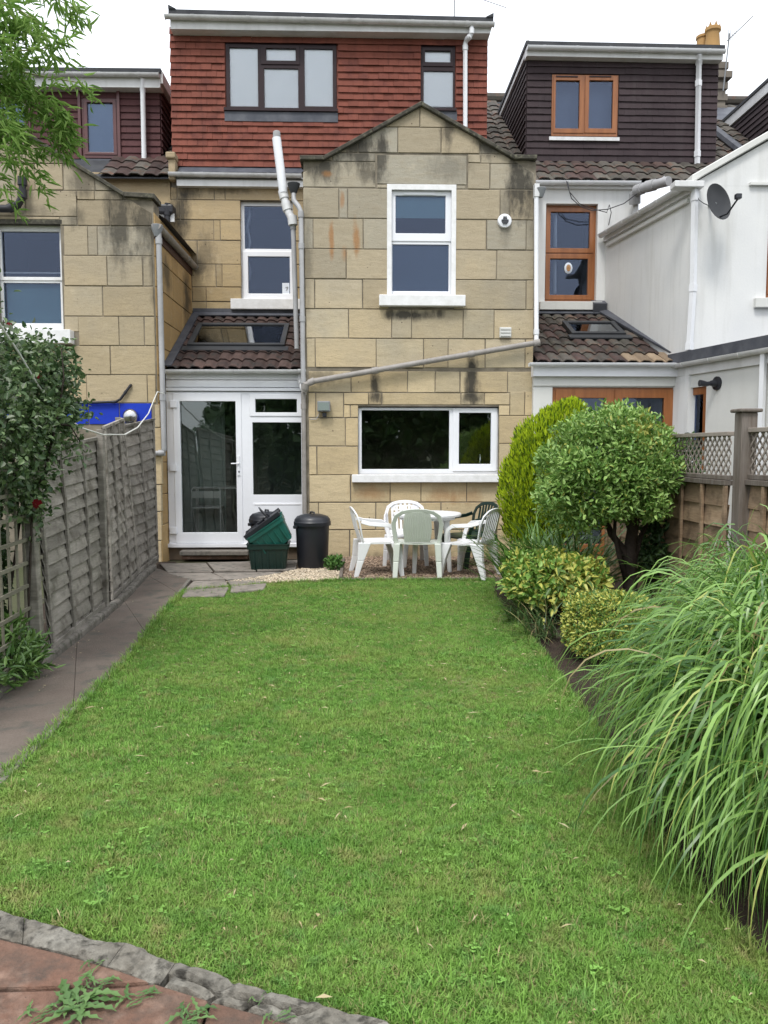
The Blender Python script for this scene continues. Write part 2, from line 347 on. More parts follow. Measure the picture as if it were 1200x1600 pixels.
M['blue'] = pmat('blue_paint', [(.006, .03, .38), (.007, .04, .44)], 2, .6, 0, .5, 30, .1)
M['concrete'] = pmat('path_concrete', [(.125, .10, .083), (.165, .135, .112), (.10, .092, .078)], 2.2, .95, 0, .8, 90, .3, dirt=.35, dirtcol=(.09, .085, .065), dist=.006)
M['kerb'] = pmat('kerb_stone', [(.155, .14, .12), (.22, .20, .175), (.09, .09, .07)], 5, .95, .1, 1, 45, .3, dirt=.4, dirtcol=(.05, .055, .035), dist=.012)
M['edging'] = pmat('lichen_edging', [(.145, .13, .105), (.25, .235, .20), (.06, .055, .045)], 9, .95, .1, 1, 60, .4, dirt=.7, dirtcol=(.035, .033, .028), dist=.012)
M['flag'] = pmat('flag_stone', [(.20, .175, .15), (.26, .23, .20), (.13, .125, .105)], 4, .9, .2, .8, 40, .25, dirt=.3, dirtcol=(.07, .065, .05))
M['terracotta'] = pmat('terracotta_slab', [(.165, .09, .062), (.13, .08, .058), (.21, .135, .10)], 5, .95, .12, 1, 55, .35, dirt=.9, dirtcol=(.07, .058, .048), dist=.01)
M['soil'] = pmat('garden_soil', [(.035, .024, .017), (.06, .042, .03)], 6, 1, 0, 1, 30, .5, dist=.04)
M['ground'] = pmat('ground', [(.06, .07, .03), (.08, .08, .045)], 1, 1, 0, .5, 20, .3)
M['turf'] = pmat('turf_thatch', [(.12, .19, .045), (.16, .21, .06), (.20, .18, .09)], 3, 1, 0, 1, 60, .4, dist=.02)
M['fencewood'] = pmat('weathered_fence', [(.19, .172, .148), (.31, .285, .25), (.125, .11, .09)], 2, .9, .2, .7, 12, .3, vec=(1, 1.2, 9), dirt=.4, dirtcol=(.07, .075, .05), dist=.006)
M['postwood'] = pmat('grey_brown_post', [(.12, .095, .075), (.19, .165, .145)], 2, .85, .1, .7, 10, .35, vec=(12, 12, 1), dist=.006)
M['brownfence'] = pmat('brown_fence_board', [(.25, .17, .105), (.32, .23, .15), (.18, .125, .08)], 2.5, .85, .22, .5, 10, .3, vec=(1, 1.2, 8), dist=.005)
M['lattice'] = pmat('lattice_wood', [(.25, .21, .18), (.32, .28, .24)], 3, .85, .1, .3, 30, .2)
M['trellis'] = pmat('trellis_wood', [(.15, .14, .105), (.21, .195, .15)], 3, .9, .1, .5, 30, .25, dirt=.4, dirtcol=(.09, .1, .06))
M['bark'] = pmat('dark_bark', [(.035, .026, .02), (.06, .047, .038)], 6, .95, 0, 1, 40, .4, dist=.01)
M['cane'] = pmat('bamboo_cane', [(.16, .19, .05), (.22, .22, .08)], 6, .5, 0, .1, 30, .1)
M['yellowpot'] = pmat('yellow_clay_pot', [(.50, .30, .12), (.42, .25, .10)], 3, .8, .05, .3, 40, .12)
M['chimneystone'] = pmat('chimney_stone', [(.19, .165, .135), (.12, .105, .09)], 3, .95, .1, .6, 40, .2)
M['rope'] = pmat('white_rope', [(.6, .6, .56)], 3, .8, 0, 0)
M['wire'] = pmat('black_wire', [(.03, .03, .035)], 3, .5, 0, 0)
M['steel'] = pmat('brushed_steel', [(.5, .5, .5)], 3, .25, 0, 0, metal=1.)
M['metalgrey'] = pmat('grey_metal', [(.22, .23, .24)], 3, .5, 0, 0)
M['paper'] = pmat('notice_paper', [(.7, .74, .8)], 3, .8, 0, 0, fine=0)
M['wovenwood'] = pmat('woven_ornament', [(.30, .14, .05), (.45, .28, .14)], 30, .8, 0, .3)
M['pebble'] = pmat('pebble', [(.42, .34, .24), (.50, .43, .33)], 12, .85, .45, .2, 60, .2)
M['pebble_brown'] = pmat('pebble_brown', [(.24, .17, .12), (.32, .24, .18)], 12, .85, .55, .2, 60, .2)
M['gravelbed'] = pmat('gravel_bed', [(.20, .15, .11), (.28, .22, .16)], 30, 1, 0, 1, 60, .4)
M['rose'] = pmat('red_rose', [(.22, .004, .008), (.13, .003, .006)], 20, .6, .1, 0)
M['deadleaf'] = pmat('dry_leaf', [(.42, .33, .17), (.5, .43, .27)], 6, .8, .3, 0)
M['leaf'] = leafmat('leaf', .42, .25); M['leafmatte'] = leafmat('leaf_matte', .6, .35, spec=.2); M['bladeleaf'] = leafmat('blade_leaf', .33, .3, spec=.55)
M['grass'] = leafmat('lawn_grass', .5, .35, .42, attr=False, base=(.195, .35, .07), spec=.2,
    patch=[((.30, .38, .10), 1.1, .46, .66, .65), ((.12, .28, .045), 2.3, .5, .66, .7), ((.38, .34, .14), 5.5, .58, .72, .55), ((.16, .33, .10), 9, .55, .7, .5)])
M['clover'] = leafmat('clover', .6, .3, .25, attr=False, base=(.20, .38, .08), spec=.2)
# ================================================ BUILDINGS
def zt(ox, oy, s): return lambda x, y: (ox + x / s, oy + y / s)
def ashlar(parent, Y, mat, courses, T, xref, gap=.0028, clips=(), holes=(), yb=.07):
    for y0, y1, row in courses:
        for x0, x1 in row:
            a, b = T(x0, y0), T(x1, y1); ym = (a[1] + b[1]) / 2
            X0, X1 = atY(a[0], ym, Y).x + gap, atY(b[0], ym, Y).x - gap
            Z1, Z0 = atY(xref, a[1], Y).z - gap, atY(xref, b[1], Y).z + gap
            j = lambda: random.uniform(-.003, .0022)
            poly = [(X0 + j(), Z0 + j()), (X1 + j(), Z0 + j()), (X1 + j(), Z1 + j()), (X0 + j(), Z1 + j())]
            for c in clips: poly = clip(poly, *c)
            if len(poly) < 3 or abs(sum(poly[i - 1][0] * poly[i][1] - poly[i][0] * poly[i - 1][1] for i in range(len(poly)))) < .006: continue
            d = random.uniform(-.004, .006)
            MB().prism(poly, Y - .010 - d, Y + yb, random.uniform(.004, .007)).build('stone', mat, parent)
def wallslab(parent, X0, X1, Z0, Z1, holes, yf, yb, mat, name='wall'):
    return MB().grid(X0, X1, Z0, Z1, holes, yf, yb).build(name, mat, parent)
def R4(r, Y): return rect(*r, Y)
def window(parent, r, Y, panes, mat, sashes=(), sill=None, sillmat=None, depth=.07, glass=None, room=None, rdepth=1.6, blinds=(), sashmat=None, bars=(), sillout=.07, name='window', roomX=.25):
    X0, X1, Z0, Z1 = R4(r, Y); holes = [R4(p, Y) for p in panes]
    f = MB().grid(X0, X1, Z0, Z1, [R4(p, Y) for p in (list(sashes) + [q for q in panes if not any(s[0] <= q[0] and s[2] >= q[2] and s[1] <= q[1] and s[3] >= q[3] for s in sashes)])], Y, Y + depth)
    win = f.build(name, mat, parent, bevel=.004)
    for s in sashes:
        inner = [R4(p, Y) for p in panes if s[0] <= p[0] and s[2] >= p[2] and s[1] <= p[1] and s[3] >= p[3]]
        a = R4(s, Y); MB().grid(a[0] - .004, a[1] + .004, a[2] - .004, a[3] + .004, inner, Y - .014, Y + depth - .012).build('sash', sashmat or mat, win, bevel=.006)
    for h in holes:
        MB().box(h[0] - .01, h[1] + .01, Y + .022, Y + .028, h[2] - .01, h[3] + .01).build('pane', glass or M['glass'], win)
    for br, bm, dy in blinds:
        b = R4(br, Y); MB().box(b[0], b[1], Y + dy, Y + dy + .01, b[2], b[3]).build('blind', bm, win)
    if sill:
        s = R4(sill, Y); MB().box(s[0], s[1], Y - sillout - .05, Y + .03, s[2], s[3]).build('sill', sillmat or M['sillpaint'], win, bevel=.008)
    rm = room or M['room']; a, b_ = Y + depth + .002, Y + depth + rdepth; e = roomX; x0, x1, z0, z1 = X0 - e, X1 + e, Z0 - .3, Z1 + .2
    mb = MB(); mb.add([(x0, a, z0), (x1, a, z0), (x1, a, z1), (x0, a, z1), (x0, b_, z0), (x1, b_, z0), (x1, b_, z1), (x0, b_, z1)],
                      [(4, 5, 6, 7), (0, 4, 7, 3), (1, 2, 6, 5), (0, 1, 5, 4), (3, 7, 6, 2)])
    mb.grid(x0, x1, z0, z1, [(X0 + .01, X1 - .01, Z0 + .01, Z1 - .01)], a, a + .02)
    mb.build('interior', rm, win)
    return win
def pipe(parent, pts, r, mat, name='downpipe', joints=(), n=10, label=None):
    mb = MB().tube(pts, r, n)
    for j in joints:
        i = int(j); t = j - i; p = Vector(pts[i]).lerp(Vector(pts[min(i + 1, len(pts) - 1)]), t)
        d = (Vector(pts[min(i + 1, len(pts) - 1)]) - Vector(pts[i])).normalized() * r * 1.1
        mb.tube([p - d, p + d], r * 1.22, n)
    return mb.build(name, mat, parent, smooth='auto', label=label)
def gutter(parent, p0, p1, r, mat, name='gutter', br=4, wall=Vector((0, 1, 0))):
    p0, p1 = Vector(p0), Vector(p1); prof = []
    for i in range(9): a = math.pi * (1 + i / 8); prof.append((r * math.cos(a), r * math.sin(a)))
    for i in range(9): a = math.pi * (2 - i / 8); prof.append(((r - .006) * math.cos(a), (r - .006) * math.sin(a) + .002))
    g = MB().sweep([p0, p1], prof).build(name, mat, parent, smooth='auto')
    d = (p1 - p0); L = d.length; d.normalize()
    k = [(r * 1.12 * math.cos(math.pi * (1 + i / 8)), r * 1.12 * math.sin(math.pi * (1 + i / 8))) for i in range(9)]
    sub = g if parent is None or parent.parent is None else parent
    for i in range(br):
        c = p0 + d * L * (i + .5) / br; MB().sweep([c - d * .025, c + d * .025], k).build('gutter_bracket', mat, sub, smooth='auto')
    for p_ in (p0, p1): MB().sweep([p_ - d * .004, p_ + d * .004], k).build('gutter_end', mat, sub, smooth='auto')
    return g
# --- tiles
def plain_tile_mesh(w, h):
    mb = MB(); mb.box(-w / 2 + .0015, w / 2 - .0015, -.011, 0, 0, h * 1.12); me = mb.build('wall_tile', M['redtile'], None, centre=False)
    V = me.data; [setattr(v, 'co', Vector((v.co.x, v.co.y - .026 * (1 - v.co.z / (h * 1.12)), v.co.z))) for v in V.vertices]
    bpy.data.objects.remove(me); return V
def roman_mesh(name, mat, w, l, amp=.022, th=.014, k=10):
    mb = MB(); vs_ = []; 
    for lv, lift in ((0, .03), (l, .004)):
        for d in (0, -th):
            for i in range(k + 1):
                u = i / k; a = amp * (math.sin(2 * math.pi * (u - .1)) * .75 + .3 * math.sin(4 * math.pi * u)) ; vs_.append((w * (u - .5) * 1.04, lv, lift + a + d))
    fs = []; K = k + 1
    for i in range(k):
        fs += [(i, i + 1, 2 * K + i + 1, 2 * K + i), (K + i + 1, K + i, 3 * K + i, 3 * K + i + 1), (K + i, K + i + 1, i + 1, i)]
    fs += [(0, 2 * K, 3 * K, K), (k, K + k, 3 * K + k, 2 * K + k)]
    mb.add(vs_, fs); o = mb.build(name, mat, None, centre=False, smooth='auto'); me = o.data; bpy.data.objects.remove(o); return me
def frameM(o, U, V): U = U.normalized(); V = V.normalized(); Nn = U.cross(V).normalized(); return Matrix(((U.x, V.x, Nn.x, o.x), (U.y, V.y, Nn.y, o.y), (U.z, V.z, Nn.z, o.z), (0, 0, 0, 1)))
def tile_roof(parent, O, U, V, nu, nv, w, l, mats, keep=lambda u, v: True, name='roof_tile', under=True, lastmat=None):
    mes = [roman_mesh(name, m_, w, l * 1.18) for m_ in mats]; U = U.normalized(); V = V.normalized(); lm = roman_mesh(name, lastmat, w, l * 1.18) if lastmat else None
    for j in range(nv):
        for i in range(nu):
            u, v = (i + .5) * w, j * l
            if not keep(u, v + l / 2): continue
            q = O + U * (u + random.uniform(-.004, .004)) + V * (v + random.uniform(-.008, .008))
            me = lm if (lm and j == 0 and i >= nu * .58 and random.random() < .8) else random.choice(mes)
            inst(name, me, frameM(q, U, V) @ Matrix.Rotation(random.uniform(-.012, .012), 4, 'Z'), parent)

# ---------------------------------------------------------------- our house
house = thing('stone_house', 'Bath stone terraced house with gabled rear wing and red tile hung dormer', 'house', (0.8, YM, 0))
# levels
HX0, HX1 = atY(270, 400, YM).x, atY(838, 400, YM).x
zE = atY(600, 272, YM).z
# main wall (behind the lean-to)
wr = (376, 316, 462, 472)
hole = R4(wr, YM + .09); hole = (hole[0], hole[1] + .1, hole[2], hole[3])
wallslab(house, HX0, HX1, 0, zE, [hole], YM, YM + .25, M['mortar'])
T6 = zt(230, 260, 4.444)
gX0, gX1 = atY(476, 500, YG).x, atY(834, 500, YG).x
ashlar(house, YM, M['stone_main'], [
    (150, 235, [(165, 208), (210, 465), (467, 540), (542, 1085)]),
    (238, 373, [(150, 228), (230, 648), (1010, 1085)]),
    (376, 515, [(150, 462), (464, 508), (510, 648), (1010, 1085)]),
    (518, 680, [(150, 203), (205, 348), (350, 650), (1012, 1085)]),
    (683, 838, [(200, 308), (310, 478), (480, 520), (522, 652), (1014, 1085)]),
    (841, 940, [(200, 313), (315, 410), (412, 652), (1014, 1085)]), (943, 1010, [(200, 410), (412, 588)]), (1013, 1100, [(200, 500), (502, 1085)])], T6, 390)
w1 = window(house, wr, YM + .09, [(382, 322, 455, 389), (388, 401, 453, 459)], M['upvc'], sashes=[(380, 393, 460, 470)], sill=(363, 470, 475, 486), sillout=.14,
       blinds=[])
MB().sweep([atY(388, 322 + i * 8, YM + .35) + Vector((.02 * math.sin(i * 1.1), 0, 0)) for i in range(18)], [(-.06, -.02), (-.02, .02), (.03, -.02), (.07, .02), (.07, .03), (.03, -.01), (-.02, .03), (-.06, -.01)], up=(1, 0, 0)).build('curtain', M['curtain'], w1, smooth=True)
nb = R4((441, 442, 452, 459), YM + .1); nt_ = MB().box(nb[0], nb[1], YM + .106, YM + .109, nb[2], nb[3]).build('notice', M['paper'], w1)
q = atY(449, 449, YM + .1); mb = MB().sweep([q + Vector((-.03, 0, 0)), q + Vector((.01, 0, .01)), q + Vector((-.015, 0, -.05))], [(-.004, -.004), (.004, -.004), (.004, .004), (-.004, .004)], up=(0, 1, 0)); mb.build('notice_print', M['metalgrey'], w1)
# fascia + eaves gutter left of the gable
f = R4((276, 277, 476, 291), YM - .12); MB().box(f[0], f[1], YM - .12, YM, f[2], f[3]).build('fascia', M['fascia'], house)
l_ = R4((279, 261, 476, 272), YM - .02); MB().add([(l_[0], YM - .1, l_[2]), (l_[1], YM - .1, l_[2]), (l_[1], YM + .06, l_[3] + .03), (l_[0], YM + .06, l_[3] + .03)], [(0, 1, 2, 3)]).build('flashing', M['lead'], house)
gutter(house, atY(264, 270, YM - .17), atY(471, 273, YM - .17), .055, M['gutter'], br=2)
# party wall corbel at the left
p = R4((264, 240, 276, 292), YM - .1); cb = MB().box(p[0], p[1] - .01, YM - .15, YM + .1, p[2] + .1, p[3] - .1); cb.box(p[0] - .03, p[1], YM - .2, YM + .1, p[3] - .1, p[3]).build('corbel', M['stone_main'], house, bevel=.02)
# rear wing: core, gable, stones
foL, foR, ap = (473, 249), (836, 250), (658, 163)
P2 = lambda px, py, Y=YG: (atY(px, py, Y).x, atY(px, py, Y).z)
T7 = zt(460, 140, 3.077)
u_hole = R4((608, 292, 709, 466), YG); k_hole = R4((560, 635, 779, 741), YG)
ez = P2(505, 250)[1]
wallslab(house, gX0, gX1, -.1, ez, [(u_hole[0], u_hole[1], u_hole[2], u_hole[3]), k_hole], YG, YG + .3, M['mortar'])
sL0, sA, sR0 = P2(508, 247), P2(658, 162), P2(802, 248)
MB().prism([(gX0, ez), (gX1, ez), (sR0[0], sR0[1] + .0), sA, (sL0[0], sL0[1])], YG, YG + .3).build('gable', M['mortar'], house)
MB().box(gX0, gX0 + .25, YG + .302, YM - .002, -.1, ez - .02).build('wall', M['stone_side'], house)
MB().box(gX1 - .25, gX1, YG + .302, YM - .002, -.1, ez - .02).build('wall', M['stone_side'], house)
clips = [((sR0[0], sR0[1] - .03), (sA[0], sA[1] - .03)), ((sA[0], sA[1] - .03), (sL0[0], sL0[1] - .03))]
sillx = 405
ashlar(house, YG, M['stone'], [
    (60, 182, [(400, 602), (604, 850)]),
    (184, 306, [(180, 304), (306, 496), (498, 705), (707, 892), (894, 1100)]),
    (309, 349, [(100, 183), (185, 389), (835, 894)]),
    (309, 352, [(898, 1120)]),
    (351, 474, [(40, 390)]), (316, 456, [(397, 829)]), (459, 476, [(397, 447), (765, 824)]),
    (352, 476, [(834, 939), (941, 1152)])], T7, 655, clips=clips)
ashlar(house, YG, M['stone'], [
    (479, 622, [(42, 213), (215, 255), (257, 452), (766, 988), (990, 1035), (1037, 1150)]),
    (625, 768, [(45, 89), (91, 330), (332, 453), (768, 922), (925, 1112), (1115, 1150)]),
    (771, 912, [(50, 248), (250, 453), (768, 970), (973, 1150)]),
    (915, 1055, [(52, 97), (99, 327), (329, 453), (768, 1112), (1114, 1150)]),
    (1058, 1196, [(56, 260), (262, 467), (469, 562), (564, 810), (812, 958), (960, 1150)]),
    (1199, 1337, [(60, 100), (102, 392), (394, 620), (622, 738), (740, 915), (918, 1108), (1110, 1148)])], T7, 655)
# stone flakes show the gap between sill and head; below: second zoomed survey
T3 = zt(470, 580, 3.158)
ashlar(house, YG, M['stone'], [
    (1, 105, [(38, 247), (249, 526), (528, 662), (664, 784), (787, 824), (826, 1019), (1021, 1145)]),
    (108, 165, [(213, 333), (335, 399), (401, 789), (791, 905), (907, 1030)]),
    (108, 229, [(38, 73), (75, 211)]), (168, 229, [(213, 243), (245, 283)]), (100, 218, [(1032, 1104), (1106, 1145)]),
    (168, 218, [(978, 1030)]),
    (232, 368, [(40, 219), (221, 283)]), (220, 356, [(978, 1145)]),
    (371, 510, [(40, 78), (81, 283)]), (358, 500, [(978, 1145)]),
    (513, 645, [(42, 244), (247, 440), (442, 592), (594, 818), (820, 974)]), (503, 640, [(976, 1145)]),
    (648, 780, [(43, 87), (89, 368), (371, 499), (501, 690), (693, 900), (902, 1060), (1062, 1145)]),
    (783, 924, [(43, 128), (130, 240), (243, 420), (423, 600), (603, 790), (793, 965), (968, 1145)]),
    (927, 1010, [(43, 300), (303, 620), (623, 900), (903, 1145)])], T3, 655)
# coping
def coping(parent, pts, Y, th, d0, d1, mat=M['coping']):
    for a, b in zip(pts[:-1], pts[1:]):
        n = max(1, int((Vector(b) - Vector(a)).length / .75))
        for i in range(n):
            p = Vector(a).lerp(Vector(b), i / n); q = Vector(a).lerp(Vector(b), (i + 1) / n); jj = random.uniform(0, .006)
            MB().prism([(p.x, p.y), (q.x - .003, q.y), (q.x - .003, q.y + th + jj), (p.x, p.y + th + jj)], Y - d0 - jj, Y + d1, .008).build('coping_stone', mat, parent)
coping(house, [P2(469, 252), P2(507, 252), P2(658, 168), P2(802, 251), P2(838, 251)], YG, .055, .07, .32)
# wing roof behind the gable
rz = sA[1] - .05
for x_e, zz in ((gX0 - .05, ez), (gX1 + .05, ez)):
    MB().add([(x_e, YG + .31, zz - .06), (x_e, YM + 1.5, zz - .06), (sA[0], YM + 1.5, rz), (sA[0], YG + .31, rz)], [(0, 1, 2, 3)]).build('roof', M['greytile'], house)
# gable windows
MB().grid(u_hole[0] - .03, u_hole[1] + .03, u_hole[2] - .02, u_hole[3] + .03, [(u_hole[0] + .035, u_hole[1] - .035, u_hole[2] + .01, u_hole[3] - .045)], YG - .018, YG + .02).build('window_surround', M['sillpaint'], house, bevel=.003)
w2 = window(house, (611, 296, 707, 464), YG + .05, [(618, 306, 696, 365), (613, 382, 701, 455)], M['upvc'], sashes=[(609.5, 299, 706, 377)], sill=(592, 464, 725, 481), sillout=.12, blinds=[((612, 378, 702, 458), M['bluegrey'], .05), ((617, 305, 697, 339), M['teal_blind'], .06)])
v = R4((632, 301.5, 680, 304.5), YG + .03); MB().box(v[0], v[1], YG + .022, YG + .04, v[2], v[3]).build('vent_strip', M['upvc'], w2)
w3 = window(house, (560, 637, 778, 741), YG + .06, [(565, 641, 702, 733), (717, 645, 767, 725)], M['upvc'], sashes=[(708, 638, 776, 736)], sill=(550, 741, 783, 753), sillout=.12, rdepth=2.0, glass=M['clearglass'])
# something standing on the inner window ledge
q = atY(750, 726, YG + .3); MB().lathe([(.03, 0), (.035, .02), (.03, .1), (.012, .13), (.012, .16)], q, 10).build('bottle', M['steel'], w3, smooth='auto')
# red dormer ----------------------------------------------
YD = YM + .06
dx0, dx1 = atY(268, 150, YD).x, atY(760, 150, YD).x; dz0, dz1 = atY(515, 263, YD).z, atY(515, 48, YD).z
dorm = MB().grid(dx0, dx1, dz0, dz1 + .1, [R4((353, 66, 526, 172), YD), R4((658, 70, 711, 172), YD)], YD + .012, YD + .2)
dorm.box(dx0, dx0 + .1, YD + .202, YD + 4, dz0 - .3, dz1 + .1); dorm.box(dx1 - .1, dx1, YD + .202, YD + 4, dz0 - .3, dz1 + .1)
dorm = dorm.build('dormer', M['redtile'], house)
tw = .165; gy = (dz1 - dz0) / 20; me = plain_tile_mesh(tw, gy); hs = [R4((352, 65, 527, 189), YD), R4((657, 69, 712, 180), YD)]
cnt = 0; rest = MB(); lst = []
for j in range(20):
    z = dz0 + j * gy; off = (j % 2) * tw / 2; nx = int((dx1 - dx0) / tw) + 2
    for i in range(nx):
        x = dx0 + (i + .5) * tw - off; a, b = max(x - tw / 2, dx0 - .01), min(x + tw / 2, dx1 + .01)
        segs = [(a, b)]
        for h in hs:
            if h[2] - gy * .55 < z < h[3] - gy * .4:
                ns = []
                for s0, s1 in segs:
                    if s1 <= h[0] or s0 >= h[1]: ns.append((s0, s1)); continue
                    if s0 < h[0]: ns.append((s0, h[0]))
                    if s1 > h[1]: ns.append((h[1], s1))
                segs = ns
        for s0, s1 in segs:
            if s1 - s0 > .02: lst.append(((s0 + s1) / 2, z, (s1 - s0) / tw))
random.shuffle(lst); lst.sort(key=lambda t_: t_[2] < .9)
def hidden(x, z): # behind the gable of the wing as seen from the garden
    k = (YG / YD); xx, zz = x * k, EYE + (z - EYE) * k; return (sL0[0] - .3 < xx < sR0[0] + .3) and zz < sA[1] - abs(xx - sA[0]) * .56 - .05
for x, z, s_ in lst:
    tilt = random.uniform(-.016, .016); dy = random.uniform(-.009, .001)
    if cnt < 300 and not hidden(x, z):
        inst('wall_tile', me, Matrix.Translation((x, YD + dy, z)) @ Matrix.Rotation(tilt, 4, 'Y') @ Matrix.Diagonal((s_, 1, 1, 1)), dorm); cnt += 1
    else:
        rest.add([(Matrix.Translation((x, YD + dy, z)) @ Matrix.Rotation(tilt, 4, 'Y')) @ Vector((v_.co.x * s_, v_.co.y, v_.co.z)) for v_ in me.vertices], [tuple(p_.vertices) for p_ in me.polygons])
tag(rest.build('wall_tile', M['redtile'], dorm), kind='stuff')
w4 = window(house, (353, 66, 526, 171), YD + .0, [(359, 74.5, 403, 166), (416, 76, 462, 95), (413, 107, 466, 169), (476, 76.5, 520, 166)], M['rosewood'], sashes=[(408, 71, 468, 101)], glass=M['blindglass'],
       blinds=[((355, 70, 524, 170), M['blind'], .035)], rdepth=.8)
MB().box(*[f_ for f_ in (lambda a: (a[0], a[1], YD - .07, YD + .03, a[2], a[3]))(R4((350, 170, 528, 174.5), YD - .03))]).build('sill', M['rosewood'], w4)
a = R4((351, 175, 528, 190), YD - .035); MB().box(a[0], a[1], YD - .04, YD - .03, a[2], a[3]).build('flashing', M['lead'], house)
w5 = window(house, (658, 71, 711, 171), YD + .0, [(664, 80, 704, 97.5), (662, 111, 708, 170)], M['rosewood'], sashes=[(661, 75, 708, 104)], glass=M['blindglass'],
       blinds=[((660, 72, 710, 165), M['blind'], .035)], rdepth=.8)
a = R4((656, 170, 713, 174), YD - .03); MB().box(a[0], a[1], YD - .07, YD + .03, a[2], a[3]).build('sill', M['rosewood'], w5)
a = R4((657, 174, 714, 188), YD - .035); MB().box(a[0], a[1], YD - .04, YD - .03, a[2], a[3]).build('flashing', M['lead'], house)
# fascia, gutter, roof edge of the dormer
YF = YD - .22
mb = MB(); A, B = atY(266, 29, YF), atY(770, 38, YF); C_, D_ = atY(266, 45, YF), atY(766, 52, YF)
for q0, q1, q2, q3 in ((A, B, D_, C_),):
    mb.add([q2, q3, q3, q2], []) if 0 else None
    vs_ = [q3, q2, q1, q0] + [Vector((p_.x, YD + .02, p_.z)) for p_ in (q3, q2, q1, q0)]
    mb.add(vs_, [(0, 1, 2, 3), (4, 7, 6, 5), (0, 4, 5, 1), (3, 2, 6, 7), (0, 3, 7, 4), (1, 5, 6, 2)])
mb.build('fascia', M['fascia'], dorm)
mb = MB(); A, B = atY(263, 14, YF), atY(771, 27, YF); A2, B2 = atY(263, 22, YF), atY(771, 34, YF)
vs_ = [A2, B2, B, A] + [Vector((p_.x, YD + 4, p_.z + .1)) for p_ in (A2, B2, B, A)]
mb.add(vs_, [(0, 1, 2, 3), (4, 7, 6, 5), (0, 4, 5, 1), (3, 2, 6, 7), (0, 3, 7, 4), (1, 5, 6, 2)])
for e, sgn in ((A, 1), (B, -1)):
    mb.add([e + Vector((0, -.02, 0)), e + Vector((sgn * .12, -.02, 0)), e + Vector((0, -.02, .06)), e + Vector((0, .3, 0)), e + Vector((sgn * .12, .3, 0)), e + Vector((0, .3, .06))], [(0, 1, 2), (3, 5, 4), (0, 2, 5, 3), (1, 4, 5, 2), (0, 3, 4, 1)])
mb.build('roof_edge', M['felt'], dorm)
gutter(dorm, atY(258, 24, YF - .06), atY(772, 36.5, YF - .06), .055, M['gutter'], br=6)
Yp = YF - .04
pipe(dorm, [atY(737, 38, Yp), atY(737, 52, Yp), atY(735, 56, Yp), atY(729, 62, Yp + .1), atY(727, 68, Yp + .14), atY(727, 199, Yp + .15)], .037, M['whitepipe'], joints=(.8, 2.5, 4.05))
# lean-to between the two wings ----------------------------
lx0, lx1 = atY(260, 600, YLT).x, atY(478, 600, YLT).x - .02
zt0, zt1 = atY(370, 576, YLT - .1).z, atY(390, 494, YM).z
O = Vector((lx0 + .02, YLT - .12, zt0)); V = Vector((0, YM - YLT + .1, zt1 - zt0)); Vn = V.normalized(); U = Vector((1, 0, 0)); Nn = U.cross(Vn)
nu = 11; wt = (lx1 - lx0 - .02) / nu; nv = 8; lt = V.length / nv
sk = [atP(*p_, O, Nn) for p_ in ((306, 545), (445, 545), (449, 511), (324, 511))]
su0, su1 = (sk[3] - O).dot(U) - .14, (sk[1] - O).dot(U) ; sv0, sv1 = (sk[0] - O).dot(Vn), (sk[3] - O).dot(Vn)
lean = MB().add([O + Nn * -.03, O + U * (lx1 - lx0) + Nn * -.03, O + U * (lx1 - lx0) + V + Nn * -.03, O + V + Nn * -.03], [(0, 1, 2, 3)]).build('roof', M['felt'], house)
tile_roof(lean, O, U, V, nu, nv, wt, lt, [M['romantile']], keep=lambda u, v: not (su0 < u < su1 and sv0 < v < sv1))
def skylight(parent, O, U, Vn, u0, u1, v0, v1, fw=.075, name='skylight', mat=M['darkmetal']):
    Fm = frameM(O, U, Vn); mb = MB()
    for a, b, c, d in ((u0, u1, v0, v0 + fw), (u0, u1, v1 - fw, v1), (u0, u0 + fw, v0 + fw, v1 - fw), (u1 - fw, u1, v0 + fw, v1 - fw)): mb.box(a, b, c, d, -.02, .075, M=Fm)
    s = mb.build(name, mat, parent, bevel=.006); MB().box(u0 + fw, u1 - fw, v0 + fw, v1 - fw, .045, .055, M=Fm).build('pane', M['skyglass'], s)
    MB().box(u0 + fw, u1 - fw, v0 + fw, v1 - fw, -.03, -.02, M=Fm).build('blind', M['room'], s)
    MB().box(u0 - .06, u1 + .06, v0 - .16, v0, .02, .045, M=Fm).build('flashing', M['lead'] if mat != M['darkmetal'] else M['darkmetal'], s); return s
skylight(lean, O, U, Vn, su0, su1, sv0, sv1)
MB().box(-.03, .09, 0, V.length, .03, .05, M=frameM(O, U, Vn)).build('flashing', M['lead'], lean)
MB().box(0, lx1 - lx0, V.length - .12, V.length + .02, .035, .055, M=frameM(O, U, Vn)).build('flashing', M['lead'], lean)
MB().box(lx0, lx1, YM - .03, YM - .015, zt1, zt1 + .12).build('flashing', M['lead'], lean)
gutter(lean, atY(259, 578, YLT - .17), atY(478, 578, YLT - .17), .05, M['gutter'], br=3)
